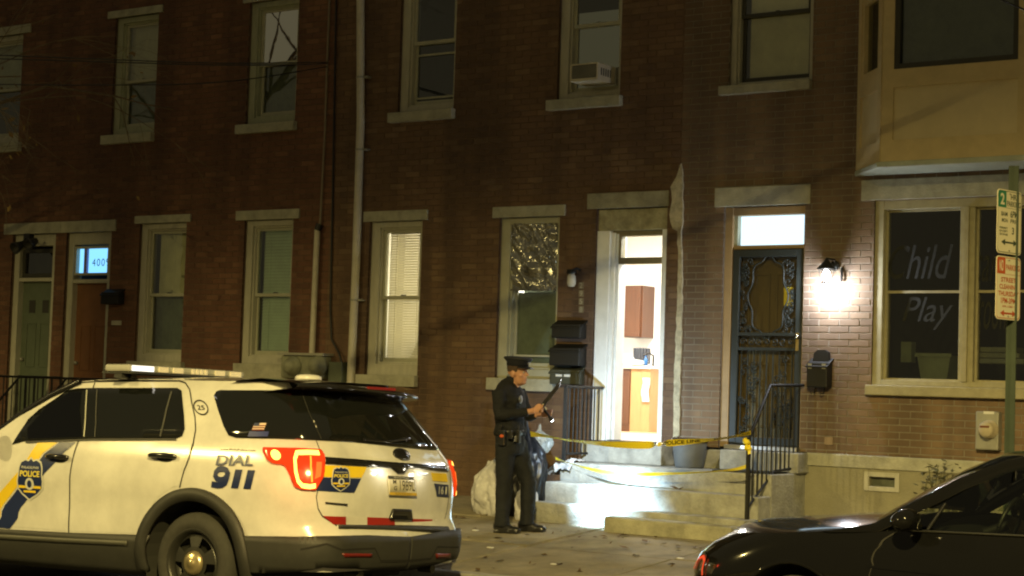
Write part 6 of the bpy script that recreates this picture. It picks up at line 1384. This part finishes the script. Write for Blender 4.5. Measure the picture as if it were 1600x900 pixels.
for sg in (-1, 1):
    m_ = MB(); pts = [(x, sg*w_, z) for x, w_, z in top]
    # A pillar / roof rail as a flat band
    vs = []
    rl = [(.18, .862, .925), (.34, .850, .950)]+top
    for i_, (x, w_, z) in enumerate(rl):
        k_ = (.1, .35, .7)[i_] if i_ < 3 else 1
        vs += [(x, sg*(w_-.035), z+.012*k_), (x, sg*(w_+.0), z+.004*k_), (x+.035, sg*(w_+.022*k_), z-.038*k_), (x+.05, sg*(w_+.018*k_), z-.055*k_)]
    m_.add(vs, [(i*4+j, i*4+j+1, (i+1)*4+j+1, (i+1)*4+j) for i in range(len(rl)-1) for j in range(3)], True); m_.build('roof_rail', M['car_black'], br)
    g_ = MB(); gl = [(.66, .995), (.90, 1.155), (1.13, 1.285), (1.40, 1.385), (1.75, 1.435), (2.4, 1.44), (2.9, 1.36), (3.1, 1.03), (2.0, 1.0), (1.0, .975)]
    def sw(x, z): return float(np.interp(z, [.96, 1.1, 1.3, 1.43], [.835, .775, .68, .60]))
    g_.add([(x, sg*(sw(x, z)-.004), z) for x, z in gl], [tuple(range(len(gl)))]); go_ = g_.build('side_glass', gm, br)
    m_ = MB()
    for a_, b_, r_ in (((.84, .975), (.92, 1.13), .011), ((1.93, .99), (2.02, 1.435), .035)): m_.tube([(a_[0], sg*sw(*a_), a_[1]), (b_[0], sg*sw(*b_), b_[1])], r_, 8)
    m_.build('window_pillar', M['cblack'] if True else None, br)
    MB().tube([(x, sg*(sw(x, z)+.006), z) for x, z in [(.70, .965), (.9, .970), (1.3, .980), (2.0, 1.0), (3.1, 1.03)]], .008, 6).build('belt_trim', mat('belt_trim', (.25,.25,.22), .25, metal=1, var=0) if 'belt_trim' not in bpy.data.materials else bpy.data.materials['belt_trim'], br)
    m_ = MB(); v_, f_ = icos(3); m_.add([(.78+p.x*(.07 if p.x > 0 else .10), sg*(.985+p.y*.10), 1.035+p.z*.068+p.x*.01) for p in v_], f_, True); m_.tube([(.78, sg*.82, .99), (.78, sg*.92, 1.0)], .025); m_.build('mirror', M['car_black'], br)
    m_ = MB(); m_.tube([(1.62, sg*.905, .885), (1.66, sg*.93, .888), (1.80, sg*.932, .890), (1.86, sg*.905, .890)], .013, 8); m_.build('handle', M['car_black'], br)
for side in (0, 1):
    f = (lambda l: l) if not side else (lambda l: [(4-u, z) for u, z in l])
    B.ribbon('door_gap', f(XU([(.66, .955), (.56, .86), (.53, .75), (.52, .6), (.53, .3)])), .006, M['gap'], .002); B.ribbon('door_gap', f(XU([(1.95, .985), (1.97, .7), (1.95, .3)])), .008, M['gap'], .002)
    B.ribbon('crease', f(XU([(.5, .74), (1.2, .725), (1.8, .70), (3.0, .72)])), .012, M['car_black'], .006)
    ring = arc(0, .32, .385, .415, 0, 180, 18)+arc(0, .32, .365, .395, 180, 0, 18); B.panel('arch_lip', f(XU(ring)), M['car_black'], off=.006, thick=.012, step=.04)
    B.panel('headlight', f([(.50, .70), (.62, .72), (.95, .70), (1.15, .62), (.8, .56), (.47, .58)]), mat('headlamp', (.06,.06,.055), .08, metal=.6, var=.3, scale=30, coat=1) if 'headlamp' not in bpy.data.materials else bpy.data.materials['headlamp'], off=.006, step=.04)
    hm = emit_mat('reflection_red', (1,.10,.03), .9) if 'reflection_red' not in bpy.data.materials else bpy.data.materials['reflection_red']
    B.ribbon('taillight_reflection', f([(.66, .60), (.62, .67), (.54, .69), (.48, .67), (.44, .58)]), .020, hm, .012)  # glowing ribbon stands in for the police car's taillights reflected in the headlamp
    sg = (1 if side == 0 else -1); pr_ = arc(0, .32, .38, .40, -15, 195, 18); n_ = len(pr_)
    for cx in (0, 2.72):
        vs = [(x+cx, sg*.86*(-1 if B.mir else 1), z) for x, z in pr_]+[(x+cx, sg*.5, z) for x, z in pr_]
        MB().add(vs, [(i, i+1, n_+i+1, n_+i) for i in range(n_-1)]+[tuple(range(2*n_-1, n_-1, -1))]).build('wheel_well', bpy.data.materials['well'], br)
for x in (0, 2.72):
    wheel(br, x, .79, .32, .205, out=1, rim='grey_metal', wid=.2, hub=M['grey_metal']); wheel(br, x, -.79, .32, .205, out=-1, rim='grey_metal', wid=.2, hub=M['grey_metal'])
# cabin
for y_ in (.36, -.36):
    s_ = MB(); s_.box((1.75, y_-.22, .5), (1.9, y_+.22, 1.08)); s_.box((1.80, y_-.11, 1.10), (1.88, y_+.11, 1.27)); s_.box((1.3, y_-.23, .4), (1.8, y_+.23, .55)); s_.build('seat', mat('seat_grey', (.06,.055,.05), .8) if 'seat_grey' not in bpy.data.materials else bpy.data.materials['seat_grey'], br, bevel=.03)
m_ = MB(); v_, f_ = icos(3); m_.add([(.86+p.x*.22, p.y*.72, .90+p.z*.12) for p in v_], f_, True); m_.build('dashboard', M['black_plastic'], br)
m_ = MB(); pts = [Vector((1.16+.06*math.sin(a), .36+.17*math.cos(a), 1.0+.165*math.sin(a))) for a in np.linspace(0, 2*PI, 25)]; m_.tube(pts, .014, 6, False); m_.tube([(1.16, .36, 1.0), (.95, .36, .92)], .03); m_.build('steering_wheel', M['black_plastic'], br)
m_ = MB(); m_.box((1.18, -.13, 1.225), (1.21, .13, 1.295)); m_.build('rear_mirror', M['black_plastic'], br, bevel=.015)
MB().box((.4, -.78, .25), (3.3, .78, .30)).build('floor_pan', M['gap'], br)
m_ = MB(); vs = []
for x, w_, z in top[7:]:
    for t in np.linspace(-1, 1, 9): vs.append((x, t*w_, z+.04*(1-t*t)))
m_.add(vs, [(i*9+j, i*9+j+1, (i+1)*9+j+1, (i+1)*9+j) for i in range(2) for j in range(8)], True); m_.build('rear_window', gm, br)
for sg in (-1, 1):
    MB().add([(x, sg*(sw(x, z)-.002), z) for x, z in ((3.08, 1.02), (2.88, 1.35), (2.98, 1.38), (3.4, 1.22), (3.75, 1.06), (3.7, 1.02))], [(0,1,2,3,4,5)]).build('rear_pillar', M['car_black'], br)
m_ = MB(); vs = []
for x, k_, zt2 in ((3.68, 1, 1.035), (3.95, .95, 1.02), (4.08, .86, .93), (4.10, .86, .45), (3.98, .88, .25)):
    for y_, zz in ((-.88*k_, .25 if x < 4.05 else zt2), (-.885*k_, min(zt2, .7)), (-.80*k_, zt2), (0, zt2+.03*(zt2 > .9)), (.80*k_, zt2), (.885*k_, min(zt2, .7)), (.88*k_, .25 if x < 4.05 else zt2)): vs.append((x, y_, zz))
m_.add(vs, [(i*7+j, i*7+j+1, (i+1)*7+j+1, (i+1)*7+j) for i in range(4) for j in range(6)], True); m_.build('trunk', M['car_black'], br, bevel=.06)
# ------------------------------------------------------------------ the officer
YO = -2.02
M['uniform'] = mat('uniform_navy', (.006,.007,.010), .85, var=.3, scale=9, bump=.5, bscale=55); M['trouser'] = mat('trouser_navy', (.008,.010,.014), .85, var=.25, scale=7, bump=.4, bscale=45)
M['skin'] = mat('skin', (.52,.27,.17), .55, var=.12, scale=18); M['leather'] = mat('leather', (.015,.015,.015), .3, var=.1, coat=.3)
def J(px_, py_, dy=0.0): return P(px_, py_, YO+dy)
off = thing('person', (J(800, 830).x, YO, gz(YO)), 'police officer in dark uniform and peaked cap writing on a raised clipboard before the steps', 'person')
PHI = math.radians(8); FWD = Vector((math.cos(PHI), math.sin(PHI), 0)); SIDE = Vector((-math.sin(PHI), math.cos(PHI), 0))   # SIDE = his left, away from the camera
def ring_loft(mb, secs, n=20):
    """secs: (centre, axis, half depth along fwd, half width along side)"""
    vs = []
    for i, (c, hd, hw) in enumerate(secs):
        a = secs[max(0, i-1)][0]; b = secs[min(len(secs)-1, i+1)][0]; t = (b-a).normalized(); s_ = SIDE; f_ = s_.cross(t).normalized()
        if f_.dot(FWD) < 0: f_ = -f_
        for k in range(n):
            w = 2*PI*k/n; vs.append(c+f_*hd*math.cos(w)+s_*hw*math.sin(w))
    fs = [(i*n+k, i*n+(k+1) % n, (i+1)*n+(k+1) % n, (i+1)*n+k) for i in range(len(secs)-1) for k in range(n)]
    fs += [tuple(range(n))[::-1], tuple(range((len(secs)-1)*n, len(secs)*n))]
    return mb.add(vs, fs, True)
def ell(mb, c, r, ax=None, sub=3):
    v, f = icos(sub); R_ = ax or Matrix((FWD, SIDE, Vector((0, 0, 1)))).transposed(); return mb.add([Vector(c)+R_@Vector((p.x*r[0], p.y*r[1], p.z*r[2])) for p in v], f, True)
def fused(mb, name, m, vox, parent, smooth=4, disp=0):
    o = mb.build(name, m, None); rel(o, parent)
    md = o.modifiers.new('r', 'REMESH'); md.mode = 'VOXEL'; md.voxel_size = vox; md.use_smooth_shade = True
    ms = o.modifiers.new('s', 'SMOOTH'); ms.iterations = smooth; ms.factor = .5
    if disp:
        tx = bpy.data.textures.new(name+'_folds', 'CLOUDS'); tx.noise_scale = .085; tx.noise_depth = 2
        d_ = o.modifiers.new('d', 'DISPLACE'); d_.texture = tx; d_.strength = disp; d_.mid_level = .5; d_.texture_coords = 'GLOBAL'
    return o
hip, waist, chest, shc, nb = J(797, 688), J(797, 668), J(796, 628), J(796, 604), J(802, 595)
shR, shL = J(793, 609)-SIDE*.170, J(797, 609)+SIDE*.165
elR, elL = J(796, 649)-SIDE*.21, J(806, 650)+SIDE*.24
wrR, wrL = J(833, 643)-SIDE*.06, J(821, 648)+SIDE*.24
hipR, hipL = J(796, 700)-SIDE*.09, J(801, 700)+SIDE*.09
knR, knL = J(794, 758)-SIDE*.08, J(819, 757)+SIDE*.10
anR, anL = J(791, 818)-SIDE*.09, J(815, 815)+SIDE*.11
anR.z, anL.z = gz(YO-.1)+.09, gz(YO+.13)+.09
# body: one continuous skin
bd = MB(); hc = J(808.5, 583)
ell(bd, hc+Vector((0,0,.025)), (.098, .077, .095)); ell(bd, hc+FWD*.028+Vector((0,0,-.045)), (.070, .060, .075)); ell(bd, hc+FWD*.066+Vector((0,0,-.088)), (.026, .030, .022)); ell(bd, hc+FWD*.03+Vector((0,0,-.085)), (.05, .052, .03))
bd.tube([hc+FWD*.078+Vector((0,0,.022)), hc+FWD*.112+Vector((0,0,-.022)), hc+FWD*.092+Vector((0,0,-.034))], [.010, .017, .010], 8)
ell(bd, hc+FWD*.086+Vector((0,0,-.055)), (.012, .022, .007)); ell(bd, hc+FWD*.083+Vector((0,0,-.068)), (.012, .020, .007)); ell(bd, hc+FWD*.080+Vector((0,0,.030)), (.016, .05, .010))
for s_ in (-1, 1): ell(bd, hc+SIDE*s_*.079+FWD*-.012+Vector((0,0,-.012)), (.020, .010, .034)); ell(bd, hc+SIDE*s_*.045+FWD*.058+Vector((0,0,-.025)), (.025, .02, .02))
bd.tube([nb-Vector((0,0,.06)), hc+Vector((0,0,-.05))-FWD*.015], [.062, .056], 12)
ring_loft(bd, [(hip, .11, .15), (waist, .10, .14), (chest, .10, .14), (shc, .07, .12), (nb-Vector((0,0,.02)), .05, .06)])
for a, b, c in ((shR, elR, wrR), (shL, elL, wrL)): bd.tube([a-Vector((0,0,.04)), a.lerp(b, .5), b, b.lerp(c, .4), c], [.036, .042, .040, .040, .028], 10)
for a, b, c in ((hipR, knR, anR), (hipL, knL, anL)): bd.tube([a, a.lerp(b, .5), b, b.lerp(c, .35), c], [.085, .075, .055, .055, .038], 10)
# hands: right writes, left holds the board
def hand(wr, palm_c, fwd, up_, side_, curls, thumb):
    bd.tube([wr, wr.lerp(palm_c, .55)], [.028, .030], 10); R_ = Matrix((fwd, side_, up_)).transposed(); ell(bd, palm_c, (.046, .016, .040), R_)
    for k in range(4):
        L_ = (.030, .034, .032, .025)[k]; b = palm_c+fwd*.038+up_*(.028-.0185*k); pts = [b-fwd*.02, b]; d = fwd.copy(); ax = up_
        for j, cu in enumerate(curls[k]): d = Matrix.Rotation(cu, 3, ax)@d; pts.append(pts[-1]+d*L_*(1, .75, .6)[j])
        bd.tube(pts, [.010, .0095, .009, .008, .007], 8)
    b = palm_c-fwd*.015+up_*.034; bd.tube([b-up_*.02, b, b+thumb[0]*.032, b+thumb[0]*.032+thumb[1]*.028], [.013, .012, .0105, .0085], 8)
pR = wrR+(J(842.5, 640.5)-SIDE*.04-wrR).normalized()*.075; fR = (pR-wrR).normalized()
bdir = (J(873, 599)-J(845, 634)).normalized()     # the board rises away from the hands
hand(wrR, pR, fR, Vector((0,0,1)).cross(fR).cross(fR)*-1, fR.cross(Vector((0,0,1))), [(-.5,-.7,-.6), (-.7,-.9,-.7), (-.9,-1.0,-.8), (-1.0,-1.1,-.8)], ((fR+Vector((0,0,.6))).normalized(), (fR-Vector((0,0,.2))).normalized()))
pL = wrL+(J(832, 646)+SIDE*.28-wrL).normalized()*.075; fL = (pL-wrL).normalized()
hand(wrL, pL, fL, Vector((0,0,1)).cross(fL).cross(fL)*-1, fL.cross(Vector((0,0,1))), [(.4,.6,.6), (.5,.8,.6), (.6,.9,.7), (.7,.9,.7)], ((fL+Vector((0,0,.8))).normalized(), fL))
body = fused(bd, 'body', M['skin'], .0065, off, 3)
# jacket
jk = MB(); ring_loft(jk, [(J(797, 681), .150, .168), (J(797, 672), .150, .170), (J(797, 664), .138, .158), (J(796.5, 648), .143, .165), (J(796, 630), .150, .182), (J(796, 616), .140, .190), (J(797, 606), .115, .180), (J(799, 600), .095, .13), (J(802, 595), .07, .075)])
for a, b, c in ((shR, elR, wrR), (shL, elL, wrL)):
    jk.tube([a+Vector((0,0,-.01)), a.lerp(b, .35), a.lerp(b, .75), b, b.lerp(c, .3), b.lerp(c, .7), b.lerp(c, .93)], [.074, .070, .062, .060, .056, .048, .042], 14)
ell(jk, J(808, 629)-SIDE*.06, (.07, .07, .07)); ell(jk, J(785, 618), (.08, .13, .10)); ell(jk, J(794, 603), (.075, .165, .05))
fused(jk, 'jacket', M['uniform'], .012, off, 5, .022)
cl = MB(); cl.lathe([(.066,-.03),(.072,0),(.062,.032),(.058,.032),(.064,0),(.06,-.03)], nb+Vector((0,0,.01)), 'z', 20); rel(cl.build('collar', M['uniform'], None), off)
cl = MB(); cl.lathe([(.059,0),(.057,.038),(.054,.038),(.054,0)], nb+Vector((0,0,.02)), 'z', 20); rel(cl.build('shirt_collar', mat('shirt_blue', (.16,.19,.24), .8), None), off)
pt_ = J(819, 622)-SIDE*.10; q = MB(); ell(q, J(820, 624)-SIDE*.085, (.012, .030, .040)); rel(q.build('badge', mat('badge', (.35,.36,.36), .3, metal=.9), None), off)
# trousers
tr = MB(); ring_loft(tr, [(J(797, 672), .125, .145), (J(797, 686), .14, .162), (J(798, 702), .135, .162), (J(799, 712), .11, .165)])
for a, b, c in ((hipR, knR, anR), (hipL, knL, anL)):
    tr.tube([a+Vector((0,0,.04)), a.lerp(b, .4), b, b.lerp(c, .35), b.lerp(c, .8), c+Vector((0,0,-.03))], [.098, .092, .078, .076, .070, .072], 16)
fused(tr, 'trousers', M['trouser'], .012, off, 5, .020)
# belt and gear
bl2 = MB(); secs = [(J(797, 679), .146, .168), (J(797, 674.5), .147, .169), (J(797, 671.5), .144, .166)]; ring_loft(bl2, secs, 28); rel(bl2.build('duty_belt', M['leather'], None), off)
hz_ = J(799, 684)-SIDE*.188; q = MB(); q.obox(hz_, (.075, .055, .15), Matrix((FWD, SIDE, Vector((0,0,1)))).transposed()); q.obox(hz_+Vector((0,0,.09))-FWD*.02, (.04, .035, .07), Matrix.Rotation(.3, 3, 'Y')); rel(q.build('holster', M['leather'], None, bevel=.012), off)
q = MB(); ell(q, J(800.5, 681)-SIDE*.221, (.022, .008, .016)); rel(q.build('orange_clip', mat('orange', (.6,.10,.02), .5), None), off)
q = MB(); q.obox(J(811, 679)-SIDE*.175, (.04, .035, .08), Matrix((FWD, SIDE, Vector((0,0,1)))).transposed()); rel(q.build('pouch', M['leather'], None, bevel=.008), off)
q = MB(); q.obox(J(817, 682)-SIDE*.09, (.035, .05, .12), Matrix((FWD, SIDE, Vector((0,0,1)))).transposed()); q.tube([J(817, 676)-SIDE*.09, J(817, 664)-SIDE*.09], .006); rel(q.build('radio', M['black_plastic'], None, bevel=.006), off)
q = MB(); q.tube([J(815, 681)-SIDE*.12, J(814, 690)-SIDE*.13], .018, 12); rel(q.build('cuffs', M['chrome'], None), off)
# shoes
for a, yaw in ((anR, 0), (anL, .1)):
    g0 = gz(a.y); s_ = MB(); c_ = Vector((a.x, a.y, g0)); d = Matrix.Rotation(yaw, 3, 'Z')@FWD
    R_ = Matrix((d, Vector((0,0,1)).cross(d), Vector((0,0,1)))).transposed()
    ell(s_, c_+d*.03+Vector((0,0,.045)), (.105, .046, .045), R_); ell(s_, c_+d*.125+Vector((0,0,.036)), (.075, .046, .034), R_); ell(s_, c_-d*.045+Vector((0,0,.06)), (.045, .040, .055), R_)
    s_.obox(c_+d*.055+Vector((0,0,.014)), (.25, .085, .022), R_); fused(s_, 'shoe', M['leather'], .007, off, 3)
# cap
hz0 = hc+Vector((0,0,.078)); CR = Matrix((FWD, SIDE, Vector((0,0,1)))).transposed()@Matrix.Rotation(.06, 3, 'Y'); cp2 = MB()
cp2.lathe([(.095,-.012),(.101,-.010),(.103,.025),(.132,.052),(.137,.062),(.125,.072),(.06,.080),(0,.082)], hz0, 'z', 28, CR@Matrix.Diagonal((1.06, .92, 1))); cap_ = rel(cp2.build('cap', mat('cap_navy', (.014,.016,.024), .7, var=.1), None), off)
br_ = MB(); vs = []; 
for i in range(15):
    a_ = -1.15+2.3*i/14
    for r_, z_ in ((.098, -.004), (.125, -.012), (.105+.055*math.cos(a_)**.6, -.026), (.105+.055*math.cos(a_)**.6, -.030), (.10, -.012)): vs.append(hz0+CR@Vector((r_*math.cos(a_)*1.06, r_*math.sin(a_)*.92, z_)))
br_.add(vs, [(i*5+j, i*5+(j+1) % 5, (i+1)*5+(j+1) % 5, (i+1)*5+j) for i in range(14) for j in range(5)], True); rel(br_.build('cap_visor', M['leather'], None), off)
q = MB(); ell(q, hz0+CR@Vector((.113, 0, .028)), (.008, .018, .024)); rel(q.build('cap_badge', mat('badge2', (.6,.6,.55), .25, metal=1), None), off)
hr = MB(); hr.lathe([(.0895,-.055),(.0965,-.02),(.0975,.0)], hz0-Vector((0,0,.012))-FWD*.004, 'z', 28, CR@Matrix.Diagonal((1.02, .865, 1)))
vv = [v for v in hr.v]; hr2 = MB()
for f_, s_ in zip(hr.f, hr.sm):
    c_ = sum((Vector(hr.v[i]) for i in f_), Vector())/len(f_)-hc
    if c_.dot(FWD) < .03: hr2.add([hr.v[i] for i in f_], [(0,1,2,3)], True)
rel(hr2.build('hair', mat('hair', (.07,.045,.03), .9, var=.2), None, norm=False), off)
for s_ in (-1, 1):
    q = MB(); ell(q, hc+SIDE*s_*.033+FWD*.083+Vector((0,0,.008)), (.009, .013, .009)); rel(q.build('eye', mat('eye_white', (.5,.5,.48), .2, var=0) if s_ < 0 else bpy.data.materials['eye_white'], None), off)
    q = MB(); ell(q, hc+SIDE*s_*.033+FWD*.090+Vector((0,0,.007)), (.003, .005, .005)); rel(q.build('pupil', M['leather'], None), off)
# clipboard, pen, torch
a, b = J(843, 637)+SIDE*.03, J(874, 598)+SIDE*.03; dirb = (b-a).normalized(); cb = thing('clipboard', a, 'dark clipboard seen edge-on in the officer\'s hands', 'clipboard')
LAT = Vector((-.66, .75, 0)).normalized(); nB = dirb.cross(LAT).normalized(); LAT = nB.cross(dirb); RB = Matrix((dirb, LAT, nB)).transposed(); c_ = (a+b)/2
q = MB(); q.obox(c_, ((b-a).length, .24, .006), RB); rel(q.build('board', M['leather'], None, bevel=.002), cb)
q = MB(); q.obox(c_+nB*(.006 if nB.x < 0 else -.006)-dirb*.01, ((b-a).length*.9, .21, .003), RB); rel(q.build('cover_sheet', mat('sheet_dark', (.03,.03,.035), .6), None), cb)
q = MB(); q.obox(b-dirb*.03, (.03, .10, .018), RB); rel(q.build('clip', M['steel_dark'], None), cb)
q = MB(); q.tube([pR+fR*.05+Vector((0,0,.045)), pR+fR*.09-Vector((0,0,.02))], .005); tag(q.build('pen', M['white_paint'], None), 'white pen in the officer\'s raised right hand', 'pen')
tq = pL+fL*.035+Vector((0,0,-.015)); tgt = Vector((-9.22, -1.12, .76)); td = (tgt-tq).normalized()
to_ = thing('flashlight', tq, 'small flashlight in the officer\'s left hand throwing a cold white beam on the steps', 'flashlight')
q = MB(); q.tube([tq-td*.09, tq+td*.03, tq+td*.045, tq+td*.07], [.013, .013, .02, .021], 14); rel(q.build('barrel', M['black_plastic'], None), to_)
q = MB(); q.tube([tq+td*.0701, tq+td*.073], .018, 14); rel(q.build('lens', emit_mat('torch_lens', (.8,.9,1), 40), None), to_)
l = light('SPOT', 'flashlight_beam', tq+td*.085, 950, (.50,.76,1.0), .012, to_, spot_size=math.radians(55), spot_blend=1.0)
l.rotation_euler = td.to_track_quat('-Z', 'Y').to_euler(); l.matrix_parent_inverse = Matrix.Translation(-tq)
l2 = light('SPOT', 'flashlight_spill', tq+td*.085, 150, (.60,.80,1.0), .012, to_, spot_size=math.radians(120), spot_blend=1.0)
td2 = (Vector((-9.55, -.5, 1.35))-tq).normalized(); l2.rotation_euler = td2.to_track_quat('-Z', 'Y').to_euler(); l2.matrix_parent_inverse = Matrix.Translation(-tq)
